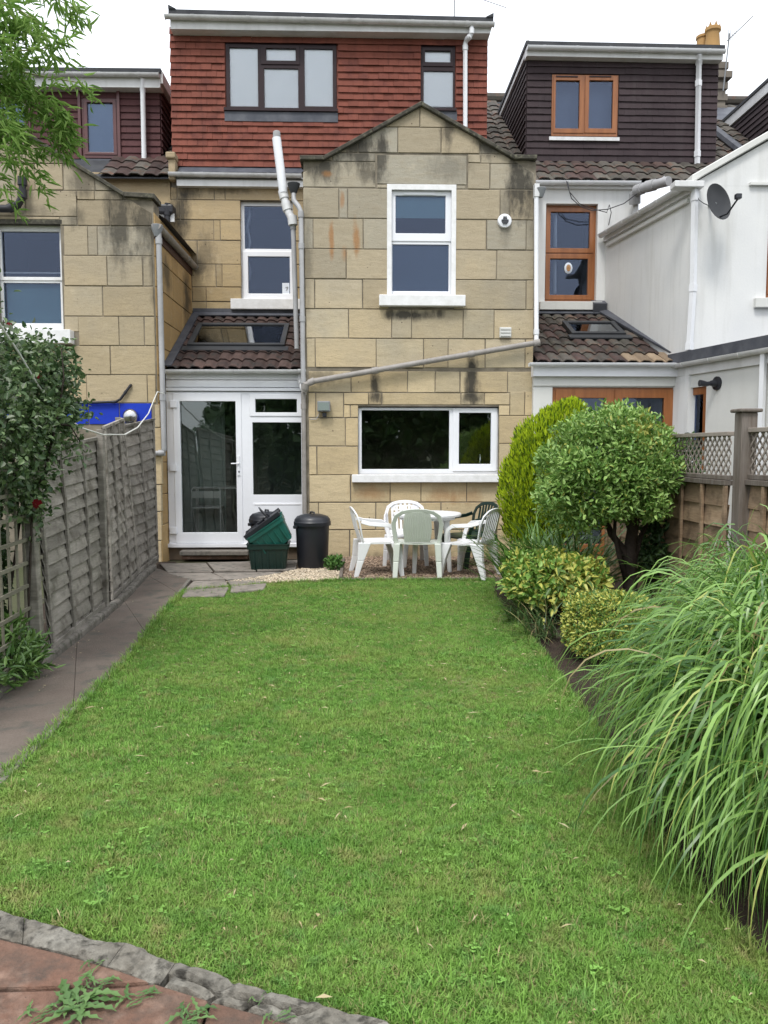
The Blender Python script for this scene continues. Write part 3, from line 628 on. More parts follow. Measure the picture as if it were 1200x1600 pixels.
# lean-to front: boards, door frame
def board(r, y0, y1, mat=M['upvc'], parent=house, name='cladding_board', Y=YLT, bv=.004):
    a = R4(r, Y); return MB().box(a[0], a[1], Y + y0, Y + y1, a[2], a[3]).build(name, mat, parent, bevel=bv)
board((260, 583, 478, 593.5), -.03, .1); board((260, 594.5, 478, 605), -.026, .1); board((260, 606, 478, 611), -.04, .1)
dr = (262, 612, 480, 856)
entr = window(house, dr, YLT, [(283, 627, 369.5, 832), (399, 623.5, 464, 644.5), (395, 660, 471, 773)], M['upvc'], sashes=[(273, 615, 378, 848), (391, 616, 471, 650)], glass=M['clearglass'], room=M['room2'], rdepth=1.8, name='door_screen', roomX=0)
for y_ in (632, 731, 829):
    board((266, y_ - 6, 277, y_ + 5), -.035, -.015, parent=entr, name='hinge')
board((371, 712, 375, 743), -.03, -.014, parent=entr, name='handle_plate')
q0 = atY(373.5, 724, YLT - .045); pipe(entr, [q0 + Vector((0, .03, 0)), q0, q0 + Vector((-.115, 0, -.004))], .009, M['upvc'], 'handle', n=8)
q0 = atY(373.5, 737, YLT - .03); MB().box(q0.x - .008, q0.x + .008, q0.y - .004, q0.y + .004, q0.z - .014, q0.z + .014).build('keyhole', M['black'], entr)
board((396, 786, 474, 846), -.01, .0, parent=entr, name='door_panel'); board((398, 787.5, 470, 789), -.016, -.009, M['gutter'], parent=entr, name='bead')
board((259, 849, 481, 854.5), -.05, .05, name='threshold')
# kitchen interior seen through the door: screen, post
yy = YLT + 1.0
a = R4((286, 620, 352, 835), yy); MB().grid(a[0], a[1], a[2], a[3], [], yy, yy + .02).build('partition', pmat('pale_green_wall', [(.34, .40, .36), (.30, .36, .33)], 1, .9, 0, 0), entr)
# step and plinth under the door
a = R4((262, 856, 482, 880), YLT + .02); MB().box(a[0], a[1], YLT + .02, YLT + .3, -.05, a[3]).build('plinth', pmat('plinth', [(.16, .115, .08), (.10, .08, .06)], 5, .95), house)
st = thing('door_step', 'low stone step with a slab tread below the white back door', 'step', (atY(320, 870, YLT - .1).x, YLT - .1, 0))
a = R4((281, 861, 388, 884), YLT - .2); MB().box(a[0], a[1], YLT - .22, YLT + .01, a[2] + .15, a[3]).build('tread', M['flag'], st, bevel=.01)
MB().box(a[0] + .02, a[1] - .02, YLT - .18, YLT + .01, -.02, a[2] + .148).build('riser', M['terracotta'], st, bevel=.01)
# pipes at the inner corner
Yq = YG - .08
pipe(house, [atY(432, 216, Yq + .3), atY(443, 302, Yq + .25)], .062, M['whitepipe'], 'flue', n=14, label='white boiler flue leaning up past the tiles')
MB().lathe([(.05, 0), (.058, .02), (.05, .14), (.035, .15)], atY(432.5, 222, Yq + .3), 12, ).build('flue_terminal', M['pipe'], house, smooth='auto')
pipe(house, [atY(442, 300, Yq + .27), atY(446, 316, Yq + .24), atY(450, 330, Yq + .22), atY(457, 343, Yq + .2), atY(458, 352, Yq + .2)], .056, M['gutter'], 'pipe_bend', joints=(.3, 1.5, 3.2), n=12)
pipe(house, [atY(458, 350, Yq + .22), atY(464, 545, Yq + .22)], .036, M['pipe'], 'waste_pipe', joints=(.02,))
pipe(house, [atY(459, 300, Yq + .15), atY(459, 313, Yq + .12), atY(466, 322, Yq + .08), atY(470, 330, Yq + .05), atY(474, 600, Yq + .05)], .035, M['pipe'], joints=(3.02, 3.2, 3.62, 3.98))
pipe(house, [atY(474, 598, Yq + .05), atY(476, 800, Yq + .05), atY(477, 868, Yq + .05)], .033, M['oldpipe'], joints=(.18,))
MB().lathe([(.04, 0), (.085, .1), (.09, .13), (.03, .135)], atY(459, 302, Yq + .15), 12).build('hopper', M['darkmetal'], house, smooth='auto')
pipe(house, [atY(469, 577, YLT - .1), atY(469, 594, YLT - .1), atY(471, 605, YLT - .12), atY(476, 616, Yq + .05)], .03, M['gutter'], joints=(.2, 1.1))
pipe(house, [atY(476, 612, Yq), atY(478, 601, Yq - .03), atY(488, 596, Yq - .03), atY(660, 566, Yq - .03), atY(842, 535, Yq - .03)], .04, M['oldpipe'], 'sloping_pipe', joints=(.8, 1.9, 2.57, 3.42, 3.98), label='long weathered pipe sloping across the gable wall')
pipe(house, [atY(838, 300, Yq), atY(838, 530, Yq), atY(836, 536, Yq - .02)], .033, M['whitepipe'], joints=(.95,))
a = R4((834.5, 288, 842, 308), Yq); MB().box(a[0], a[1], Yq - .04, Yq + .06, a[2], a[3]).build('gutter_end', M['fascia'], house)
MB().lathe([(.03, -.1), (.07, 0), (.075, .02), (.07, .025)], atY(845, 297, Yq), 12).build('hopper', M['metalgrey'], house, smooth='auto')
gutter(house, atY(844, 296, Yq + .1), atY(842, 300, YM), .05, M['pipe'], br=1)
# roof of the terrace behind, seen either side of our dormer
zR0 = atY(900, 282, YM - .15).z; YR = 17.6; zR1 = atY(1150, 160, YR).z
RV = Vector((0, YR - (YM - .15), zR1 - zR0)); RO = Vector((HX1 + .0, YM - .15, zR0)); RN = Vector((1, 0, 0)).cross(RV.normalized())
MB().add([RO + Vector((-9, 0, -.03)), RO + Vector((-.02, 0, -.03)), RO + Vector((-.02, 0, -.03)) + RV, RO + Vector((-9, 0, -.03)) + RV], [(0, 1, 2, 3)]).build('roof', M['felt'], house)
rp = roman_mesh('roof_tile', M['greytile'], .24, .36)
hr = MB().add([RO + RN * .0, RO + Vector((-1.0, 0, 0)), RO + Vector((-1.0, 0, 0)) + RV, RO + RV], [(0, 3, 2, 1)]).build('roof', M['greytile'], house)
for j in range(2, 15):
    for i in range(5):
        q = RO + Vector((-.1 - i * .24, 0, .01)) + RV.normalized() * j * .34
        if atY and (q.x > dx1 + .02): inst('roof_tile', rp, frameM(q, U, RV), hr)
# ---------------------------------------------------------------- helpers for hung tile faces
def hung(parent, X0, X1, Z0, Z1, Y, n, tw, mat, holes=(), name='tile_course', M_=None, cut=None):
    g = (Z1 - Z0) / n
    for j in range(n):
        z = Z0 + j * g; mb = MB(); off = (j % 2) * tw / 2; k = int((X1 - X0) / tw) + 2
        for i in range(k):
            a = max(X0, X0 + i * tw - off); b = min(X1, X0 + (i + 1) * tw - off)
            if b - a < .02: continue
            segs = [(a, b)]
            for h in holes:
                if h[2] - g * .5 < z < h[3] - g * .5:
                    segs = [s for s0, s1 in segs for s in ([(s0, s1)] if s1 <= h[0] or s0 >= h[1] else [(s0, min(s1, h[0]))] * (s0 < h[0]) + [(max(s0, h[1]), s1)] * (s1 > h[1]))]
            for s0, s1 in segs:
                if s1 - s0 < .015: continue
                if cut and z < cut((s0 + s1) / 2) - g * .6: continue
                d = random.uniform(0, .005); e = random.uniform(-.003, .003)
                v = [(s0 + .001, Y - .028 - d, z + e), (s1 - .001, Y - .028 - d, z + e), (s1 - .001, Y - .008, z + g * 1.1), (s0 + .001, Y - .008, z + g * 1.1),
                     (s0 + .001, Y - .008, z + e), (s1 - .001, Y - .008, z + e)]
                if M_: v = [M_ @ Vector(q) for q in v]
                mb.add(v, [(0, 1, 2, 3), (4, 5, 1, 0), (4, 0, 3), (1, 5, 2)])
        if mb.v: tag(mb.build(name, mat, parent), kind='stuff')
def sideM(x0, y0, face=1):    # local x -> along +Y (face=+X) or -Y (face=-X)
    return Matrix(((0, -1, 0, x0), (1, 0, 0, y0), (0, 0, 1, 0), (0, 0, 0, 1))) if face > 0 else Matrix(((0, 1, 0, x0), (-1, 0, 0, y0), (0, 0, 1, 0), (0, 0, 0, 1)))
YK = 13.95
roofz = lambda y: RO.z + (y - RO.y) * RV.z / RV.y
def roof_rows(parent, x0, x1, j0, j1, w=.24, l=.34, mats=('greytile',), keep=lambda x, y: True):
    ms = [roman_mesh('roof_tile', M[m_], w, l * 1.15) for m_ in mats]; Vn_ = RV.normalized()
    for j in range(j0, j1):
        for i in range(int((x1 - x0) / w + .99)):
            q = Vector((x0 + (i + .5) * w, RO.y, RO.z + .01)) + Vn_ * (j * l + random.uniform(-.006, .006))
            if keep(q.x, q.y): inst('roof_tile', random.choice(ms), frameM(q, Vector((1, 0, 0)), RV), parent)

# ---------------------------------------------------------------- left neighbour
lh = thing('stone_house', 'Bath stone house on the left edge with maroon tile dormer and blue painted band', 'house', (-5.5, YM, 0))
cx = atY(243, 480, YL).x
PL = lambda px, py: (atY(px, py, YL).x, atY(px, py, YL).z)
hz0 = PL(200, 312)[1]; wh = R4((-6, 347, 97, 518), YL)
wallslab(lh, -9, cx, -.1, hz0 - .02, [wh], YL, YL + .3, M['mortar'])
gl, ga = PL(196, 306), PL(-30, 169)
MB().prism([(-9, hz0 - .02), (cx, hz0 - .02), (gl[0], gl[1]), ga, (-9, ga[1] - 2)], YL, YL + .3).build('gable', M['mortar'], lh)
T1 = zt(0, 0, 4.0); T5 = zt(0, 280, 3.75)
cl = [((cx, hz0 - .02), (gl[0], hz0 - .02))] if 0 else [((gl[0], gl[1] - .02), (ga[0], ga[1] - .02))]
ashlar(lh, YL, M['stone_left'], [(760, 846, [(-120, 20), (22, 160)]), (850, 1026, [(-130, -2), (0, 161), (163, 420)]), (1029, 1192, [(-120, 93), (95, 217), (220, 394), (396, 592), (594, 760)]),
    (1195, 1250, [(483, 592)]), (1195, 1356, [(-130, 160), (162, 480)]), (1253, 1410, [(484, 687), (689, 948)]), (1358, 1410, [(376, 482)]), (1358, 1376, [(-120, 374)])], T1, 150, clips=cl)
ashlar(lh, YL, M['stone_left'], [(70, 122, [(555, 720)]), (122, 122.5, [])], T5, 150, clips=[((gl[0], gl[1] - .02), (ga[0], ga[1] - .02))])
ashlar(lh, YL, M['stone_left'], [(98, 122, [(722, 890)])], T5, 150)
ashlar(lh, YL, M['stone_left'], [(276, 447, [(376, 515), (517, 571), (573, 892)]), (450, 625, [(376, 628), (630, 837), (839, 896)]), (628, 802, [(376, 602), (604, 903)]), (805, 895, [(380, 462)]), (805, 974, [(463, 697), (699, 845), (848, 908)]), (977, 1145, [(60, 330), (332, 646), (649, 912)]), (1148, 1311, [(40, 240), (242, 508), (510, 863), (866, 914)])], T5, 150)
bb = MB()
for a_, b_ in ((-200, 100), (102, 520), (522, 700), (702, 890)):
    p0, p1 = T5(a_, 1314), T5(b_, 1436); X0, X1 = atY(p0[0], p0[1], YL).x, atY(p1[0], p1[1], YL).x
    MB().prism([(X0, PL(150, p1[1])[1]), (X1, PL(150, p1[1])[1]), (X1, PL(150, p0[1])[1]), (X0, PL(150, p0[1])[1])], YL - .014, YL + .07, .005).build('painted_stone', M['blue'], lh)
T5b = lambda x, y: (x / 2.667, 480 + y / 2.667)
ashlar(lh, YL, M['stone_left'], [(405, 500, [(646, 668)]), (503, 738, [(560, 637), (639, 674)]), (741, 850, [(560, 674)]), (853, 972, [(560, 674)]), (975, 1100, [(560, 674)])], T5b, 150)
coping(lh, [PL(-30, 170), PL(196, 309), PL(243, 312)], YL, .06, .06, .32)
# side wall towards our lean-to, its stones
zs_ = [PL(150, 280 + k / 3.75)[1] for k in (190, 275, 448, 626, 804, 973, 1146, 1310, 1480, 1660, 1850, 2030, 2300)]
MB().box(cx - .3, cx, YL + .302, YM, -.1, zs_[0]).build('wall', M['mortar'], lh)
SM = sideM(cx, YL)
for j in range(len(zs_) - 1):
    y = .0; 
    while y < YM - YL - .01:
        l_ = random.choice((.35, .6, .8, .95)) if j % 2 else random.choice((.5, .75, .9)); y2 = min(y + l_, YM - YL)
        if YM - YL - y2 < .15: y2 = YM - YL
        d = random.uniform(0, .005); MB().prism([(y + .004, zs_[j + 1] + .004), (y2 - .004, zs_[j + 1] + .004), (y2 - .004, zs_[j] - .004), (y + .004, zs_[j] - .004)], -.012 - d, .05, .007, M=SM).build('stone', M['stone_side'], lh)
        y = y2
MB().add([(cx + .1, YL + .3, zs_[0]), (cx + .1, YM + 1.5, zs_[0]), (ga[0], YM + 1.5, ga[1]), (ga[0], YL + .3, ga[1] - .05)], [(0, 1, 2, 3)]).build('roof', M['greytile'], lh)
# sash window
w6 = window(lh, (-6, 350, 97, 518), YL + .12, [(3, 362, 94, 433), (6, 442, 95, 505)], M['sillpaint'], sashes=[(-4, 352, 97, 438)], sill=(-10, 519, 121, 540), sillout=.22, blinds=[((3, 424, 94, 426), M['sillpaint'], .05), ((6, 441, 96, 506), M['teal_blind'], .12)])
ln = R4((-8, 343, 97, 350), YL); MB().box(ln[0], ln[1], YL - .01, YL + .08, ln[2], ln[3]).build('lintel', M['coping'], w6)
# main wall strip, roof and dormer of the left house
MB().box(-9, HX0 - .02, YM, YM + .25, 0, roofz(YM)).build('wall', M['stone_main'], lh)
lr = MB().add([Vector((-9.2, RO.y, RO.z - .04)), Vector((HX0 - .03, RO.y, RO.z - .04)), Vector((HX0 - .03, YR, roofz(YR) - .04)), Vector((-9.2, YR, roofz(YR) - .04))], [(0, 1, 2, 3)]).build('roof', M['felt'], lh)
kx1 = atY(251, 200, YK).x; kz0, kz1 = atY(150, 291, YK).z, atY(150, 135, YK).z
roof_rows(lr, atY(160, 300, 13.3).x, HX0 - .05, 0, 3, mats=('greytile', 'romantile')); roof_rows(lr, kx1 + .05, HX0 - .1, 3, 11)
hl = [R4((127, 152, 187, 249), YK), R4((-50, 152, 48, 212), YK)]
ld = MB().grid(-9, kx1, kz0 - .1, kz1 + .15, hl, YK, YK + .15)
ld.add([(kx1, YK + .152, kz0 - .1), (kx1, YK + .152, kz1 + .15), (kx1, 17, kz1 + .15)], [(0, 2, 1)]).box(kx1 - .1, kx1 - .01, YK + .152, 17.2, kz0, kz1 + .15)
ld = ld.build('dormer', M['maroontile'], lh)
hung(ld, -5.6, kx1 - .001, kz0, kz1 + .02, YK, 15, .2, M['maroontile'], holes=hl)
hung(ld, 0, 3.0, kz0, kz1 + .02, 0, 15, .2, M['maroontile'], M_=sideM(kx1, YK, 1), cut=lambda s: roofz(YK + s))
for r, pn in (((128, 153, 186, 247), (137, 160.5, 177, 238)), ((-48, 153, 47, 211), (-40, 160, 39, 203))):
    ww = window(lh, r, YK - .02, [pn], M['mahogany'], sashes=[(pn[0] - 5, pn[1] - 4, pn[2] + 5, pn[3] + 4)], blinds=[((r[0] + 3, r[1] + 3, r[2] - 3, r[3] - 3), pmat('pale_blue_blind', [(.26, .34, .42), (.3, .38, .46)], 1, .8, 0, 0), .05)], rdepth=.7)
for x_ in (126, 187):
    a = R4((x_ - 2, 144, x_ + 2, 249), YK); MB().box(a[0], a[1], YK - .06, YK, a[2], a[3]).build('window_trim', M['mahogany'], lh)
a = R4((128, 250, 200, 265), YK); MB().box(a[0], a[1], YK - .05, YK - .035, a[2], a[3]).build('flashing', M['lead'], lh)
def eave(parent, xa, ya, xb, yb, fh, Y, x_ext, gm, edge=9, off=.2, br=5):    # fascia + gutter + felt edge, from two pixels on the gutter line
    A, B = atY(xa, ya, Y - off), atY(xb, yb, Y - off); h = fh * Y / F_PX
    mb = MB(); vs_ = [A + Vector((0, 0, -h)), B + Vector((0, 0, -h)), B + Vector((0, 0, .03)), A + Vector((0, 0, .03))]; vs_ += [Vector((q.x, Y + .01, q.z)) for q in vs_]
    mb.add(vs_, [(0, 1, 2, 3), (4, 7, 6, 5), (0, 4, 5, 1), (3, 2, 6, 7), (0, 3, 7, 4), (1, 5, 6, 2)]).build('fascia', M['fascia'], parent)
    mb = MB(); t_ = edge * Y / F_PX; vs_ = [A + Vector((-.02, -.03, .035)), B + Vector((.02, -.03, .035)), B + Vector((.02, -.03, .035 + t_)), A + Vector((-.02, -.03, .035 + t_))]
    vs_ += [Vector((q.x, Y + x_ext, q.z)) for q in vs_]
    mb.add(vs_, [(0, 1, 2, 3), (4, 7, 6, 5), (0, 4, 5, 1), (3, 2, 6, 7), (0, 3, 7, 4), (1, 5, 6, 2)]).build('roof_edge', M['felt'], parent)
    gutter(parent, A + Vector((0, -.06, 0)), B + Vector((0, -.06, 0)), .052, gm, br=br)
eave(ld, -60, 115, 250, 118, 17, YK, 3, M['gutter'], edge=6)
MB().box(kx1 + .0, kx1 + .1, YK - .19, 16.6, kz1 - .02, kz1 + .17).build('barge_board', M['fascia'], ld)
pipe(ld, [atY(223, 122, YK - .2), atY(223, 140, YK - .15), atY(226, 287, YK - .1), atY(227, 291, YK - .16)], .042, M['whitepipe'], joints=(.9, 1.8))
# gutters and pipes of the left house
gg = atY(246, 352, YL - .1); gh = atY(246, 352, YL - .1)
gx = cx + .07; zg = atX(246, 352, gx).z if 0 else atY(247, 354, YL).z
gutter(lh, (gx, YL - .12, zg), (gx, YM - .02, zg), .06, M['oldpipe'], br=2)
MB().box(cx + .0, cx + .03, YL, YM, zg - .16, zg + .02).build('fascia', pmat('dark_fascia', [(.05, .018, .015)], 3, .5, 0, 0), lh)
q = Vector((gx + .01, YL - .06, zg - .03)); q1 = atY(256, 703, YL - .08)
pipe(lh, [q, q + Vector((.0, 0, -.12)), Vector((q1.x, YL - .06, q1.z)), Vector((q1.x - .02, YL - .06, q1.z - .04)), Vector((q1.x - .16, YL - .06, q1.z - .05))], .037, M['pipe'], joints=(1.02, 1.75, 3.1))
MB().lathe([(.04, -.1), (.075, 0), (.08, .05), (.075, .055)], q + Vector((-.02, 0, -.02)), 14).build('hopper', M['metalgrey'], lh, smooth='auto')
pipe(lh, [atY(262, 318, YM - .25), atY(261, 345, YM - .25), atY(256, 372, YM - .25), atY(252, 400, YM - .25)], .05, M['blackpipe'], joints=(.5,))
a = R4((237, 318, 270, 333), YM - .3); MB().box(a[0], a[1], YM - .3, YM - .05, a[2], a[3]).build('gutter_end', M['blackpipe'], lh, bevel=.03)
a = R4((238, 333, 272, 346), YM - .25); MB().box(a[0], a[1], YM - .24, YM - .2, a[2], a[3]).build('fascia', M['fascia'], lh)
pipe(lh, [atY(35, 282, YL - .1), atY(35, 308, YL - .1), atY(28, 320, YL - .1), atY(14, 326, YL - .1), atY(-30, 326, YL - .1)], .05, M['blackpipe'], 'soil_pipe', joints=(.05, .8, 2.6))
pipe(lh, [atY(95, 629, YL - .05), atY(150, 629, YL - .05), atY(180, 628, YL - .05), atY(188, 624, YL - .05), atY(204, 602, YL - .04), atY(206, 601, YL + .02)], .018, M['blackpipe'], 'waste_pipe', joints=(1.9, 3.5))
bl = thing('bulkhead_lamp', 'round silver bulkhead lamp on the blue painted band', 'wall lamp', atY(205, 656, YL - .02))
q = atY(205, 651, YL - .02)
dome = MB(); dome.lathe([(.105, 0), (.11, .03), (.10, .07), (.07, .1), (.03, .115), (.003, .12)], (0, 0, 0), 20, M=Matrix.Translation(q) @ Matrix.Rotation(R(90), 4, 'X')).build('hood', M['steel'], bl, smooth='auto')
a = R4((196, 659, 214, 666), YL); MB().box(a[0], a[1], YL - .135, YL - .02, a[2] + .0, a[3] - .02).build('lens', M['black'], bl, bevel=.01)

# ---------------------------------------------------------------- right neighbour
rh = thing('white_house', 'white rendered house with dark tile dormer and golden oak window frames', 'house', (5.5, YM, 0))
ow = (850, 321, 930, 474); oh = R4(ow, YM + .1)
cX = atY(945, 430, YM).x; YW = 10.75; wX = atY(1081, 420, YW).x
wallslab(rh, HX1 + .002, cX + .5, 0, roofz(YM) - .02, [oh], YM, YM + .25, M['render'])
w7 = window(rh, ow, YM + .1, [(860, 331.5, 921, 388), (859, 404.5, 918, 461)], M['oak'], sashes=[(853, 325, 927, 395), (852, 398, 925, 468)], sill=(840, 474, 936, 487), sillmat=M['cream'], sillout=.14)
for x0_, n_, yy0, yy1 in ((862, 8, 332, 389), (861, 9, 405, 461)):
    MB().sweep([atY(x0_ + 4, yy0 + (yy1 - yy0) * i / 10, YM + .3) for i in range(11)], [(-.05, -.02), (-.02, .02), (.03, -.02), (.07, .02), (.07, .03), (.03, -.01), (-.02, .03), (-.05, -.01)], up=(1, 0, 0)).build('curtain', M['curtain'], w7, smooth=True)
om = thing('window_ornament', 'round woven brown ornament hanging inside the oak landing window', 'ornament', atY(888, 420, YM + .11))
q = atY(888, 419, YM + .108)
TT = Matrix.Translation(q) @ Matrix.Rotation(R(90), 4, 'X')
MB().lathe([(.001, -.005), (.07, -.006), (.095, 0), (.07, .012), (.001, .014)], (0, 0, 0), 11, M=TT @ Matrix.Diagonal((.75, 1, 1, 1))).build('rim', M['curtain'], om)
MB().lathe([(.001, 0), (.06, 0), (.055, .018), (.001, .022)], (0, 0, 0), 9, M=TT @ Matrix.Diagonal((.7, 1.05, 1, 1))).build('weave', M['wovenwood'], om)
gutter(rh, atY(836, 283, YM - .12), atY(1000, 284, YM - .12), .055, M['whitepipe'], br=3)
a = R4((838, 287, 1000, 293), YM - .1); MB().box(a[0], a[1], YM - .06, YM, a[2], a[3]).build('fascia', M['fascia'], rh)
# roof
rr = MB().add([Vector((HX1, RO.y, RO.z - .04)), Vector((10.5, RO.y, RO.z - .04)), Vector((10.5, YR, roofz(YR) - .04)), Vector((HX1, YR, roofz(YR) - .04))], [(0, 1, 2, 3)]).build('roof', M['felt'], rh)
ex0, ex1 = atY(823, 170, YK).x, atY(1120, 170, YK).x; ez0, ez1 = atY(970, 254, YK).z, atY(970, 87, YK).z
roof_rows(rr, HX1, ex1 + 1.4, 0, 3, mats=('greytile', 'romantile', 'greytile')); roof_rows(rr, HX1 + .02, ex0 - .02, 3, 13); roof_rows(rr, ex1 + .03, 10.2, 3, 15)
MB().tube([(HX1 - 4, YR, roofz(YR) + .02), (10.4, YR, roofz(YR) + .02)], .11, 10).build('ridge_tile', M['greytile'], rr)
ho = [R4((861, 116, 966, 214), YK)]
rd = MB().grid(ex0, ex1, ez0 - .1, ez1 + .1, ho, YK, YK + .15); rd.box(ex0 + .01, ex0 + .1, YK + .152, 17.2, ez0 + .6, ez1 + .1); rd.box(ex1 - .1, ex1 - .01, YK + .152, 17.2, ez0 + .6, ez1 + .1)
rd.add([(ex0, YK + .152, ez0 - .1), (ex0, 17.2, ez1 + .1), (ex0, YK + .152, ez1 + .1)], [(0, 1, 2)])
rd = rd.build('dormer', M['darktile'], rh)
hung(rd, ex0, ex1, ez0, ez1 + .02, YK, 16, .2, M['darktile'], holes=ho)
hung(rd, -3.2, 0, ez0, ez1 + .02, 0, 16, .2, M['darktile'], M_=sideM(ex0, YK, -1), cut=lambda s: roofz(YK - s))
w8 = window(rh, (862, 117, 965.5, 213), YK - .02, [(868, 126, 905, 201), (920, 126, 957, 201)], M['oak'], sashes=[(865, 119, 912, 208), (914, 119, 963, 208)], rdepth=1.0,
       blinds=[((864, 119, 964, 210), pmat('slate_blind', [(.17, .2, .26)], 1, .8, 0, 0), .3)])
for x0_, x1_ in ((869, 903), (921, 955)):
    a = R4((x0_, 118.5, x1_, 120.5), YK - .04); MB().box(a[0], a[1], YK - .045, YK - .03, a[2], a[3]).build('vent_strip', M['rosewood'], w8)
a = R4((858, 214, 968, 219.5), YK - .05); MB().box(a[0], a[1], YK - .055, YK - .03, a[2], a[3]).build('flashing', M['gutter'], rh)
eave(rd, 823, 75, 1130, 81.5, 11, YK, 3.2, M['whitepipe'], edge=6, off=.16, br=6)
# verge board of the left cheek
mb = MB(); A, B = Vector((ex0 - .04, YK - .15, ez1 + .16)), Vector((ex0 - .04, 17.0, ez1 + .16))
mb.box(ex0 - .045, ex0 - .0, YK - .15, 17.0, ez1 - .03, ez1 + .17).build('barge_board', M['fascia'], rd)
pipe(rd, [atY(1093, 84, YK - .2), atY(1092, 98, YK - .1), atY(1089.5, 256, YK - .08)], .045, M['whitepipe'], joints=(.9, 1.2, 1.9), n=4)
# chimney with two pots
ch = MB(); a = R4((1096, 95, 1134, 215), 16.9)
cm = MB().box(a[0], a[1], 16.9, 17.7, a[2] - 1, a[3]).build('chimney', M['chimneystone'], rh, bevel=.02)
for k, yk in enumerate((96, 112, 128, 146, 164, 182)):
    z = atY(1115, yk, 16.9).z; e = .03 if k != 1 else .09
    MB().box(a[0] - e, a[1] + e, 16.9 - e, 17.7 + e, z - .15, z - .012).build('stone', M['chimneystone'], cm, bevel=.01)
pot = lambda c, s_: MB().lathe([(.14 * s_, 0), (.145 * s_, .1), (.12 * s_, .4), (.13 * s_, .42), (.15 * s_, .44), (.15 * s_, .5), (.13 * s_, .52), (.11 * s_, .52), (.1 * s_, .2)], c, 16)
c_ = atY(1113, 74, 17.2); o = pot(c_ + Vector((0, 0, -.12)), 1.1)
for i in range(8):
    t_ = i * math.pi / 4; x_, y_ = .14 * math.cos(t_), .14 * math.sin(t_); z_ = c_.z + .38
    o.add([(c_.x + x_ * .85, c_.y + y_ * .85, z_), (c_.x + .15 * math.cos(t_ - .25), c_.y + .15 * math.sin(t_ - .25), z_), (c_.x + .15 * math.cos(t_ + .25), c_.y + .15 * math.sin(t_ + .25), z_), (c_.x + x_ * 1.1, c_.y + y_ * 1.1, z_ + .1)], [(0, 1, 3), (1, 2, 3), (2, 0, 3)])
o.build('chimney_pot', M['yellowpot'], cm, smooth='auto')
MB().lathe([(.13, 0), (.13, .3), (.15, .31), (.15, .36), (.1, .36)], atY(1098, 84, 17.5), 14).build('chimney_pot', M['yellowpot'], cm, smooth='auto')
lm = R4((1122, 178, 1152, 190), 16.4)
MB().add([Vector((a[1] - .6, 16.2, roofz(16.2) + .05)), Vector((a[1] + .4, 16.1, roofz(16.1) + .05)), Vector((a[1] + .3, 16.9, roofz(16.9) + .1)), Vector((a[1] - .6, 16.9, roofz(16.9) + .1))], [(0, 1, 2, 3)]).build('flashing', M['lead'], rr)
# wing of the white house
zw = atY(1081, 290, YW).z; sM0 = Vector((cX, YM, 0)); sM1 = Vector((wX, YW, 0)); d_ = (sM1 - sM0); Ld = d_.length
SMx = frameM(Vector((cX, YM, 0)), d_, Vector((0, 0, 1))); nrm = d_.normalized().cross(Vector((0, 0, 1)))
def along(p0, d, up=Vector((0, 0, 1))):      # local x along d, z up, front face = -y local
    d = d.normalized(); y = up.cross(d).normalized(); return Matrix(((d.x, y.x, 0, p0.x), (d.y, y.y, 0, p0.y), (d.z, y.z, 1, p0.z), (0, 0, 0, 1)))
A1 = along(sM0, d_)
MB().prism([(0, -.1), (Ld, -.1), (Ld, zw), (0, zw)], 0, .3, 0, M=A1).build('wall', M['render'], rh)
# front gable of the wing with the window at the frame's edge
ww_ = (1196, 291, 1290, 467); hw = R4(ww_, YW + .06)
wallslab(rh, wX + .001, 9.2, 0, zw, [hw], YW, YW + .3, M['render'])
g0, g1 = atY(1082, 280, YW), atY(1200, 212, YW); sl_ = (g1.z - g0.z) / (g1.x - g0.x); xr = wX + 3.0
MB().prism([(wX + .001, zw + .001), (9.2, zw + .001), (9.2, zw + 1.2), (xr, zw + sl_ * (xr - wX)), (wX + .001, zw + .04)], YW, YW + .3).build('gable', M['render'], rh)
MB().prism([(wX - .06, zw + .02), (xr, zw + .02 + sl_ * (xr - wX + .06)), (xr, zw + .12 + sl_ * (xr - wX + .06)), (wX - .06, zw + .12)], YW - .07, YW + .4, .01).build('coping_stone', M['cream'], rh)
MB().add([(cX - .05, YM, zw + .07), (wX - .06, YW + .3, zw + .07), (xr, YW + .3, zw + sl_ * 3), (xr, YM, zw + sl_ * 3)], [(0, 1, 2, 3)]).build('roof', M['greytile'], rh)
w9 = window(rh, ww_, YW + .06, [(1208, 303, 1278, 375), (1208, 390, 1278, 455)], M['oak'], sashes=[(1201, 296, 1285, 460)], sill=(1174, 468, 1310, 483), sillmat=M['cream'], sillout=.08)
a = R4((1170, 287, 1300, 291), YW); MB().box(a[0], a[1], YW - .05, YW, a[2], a[3]).build('drip_mould', M['cream'], w9)
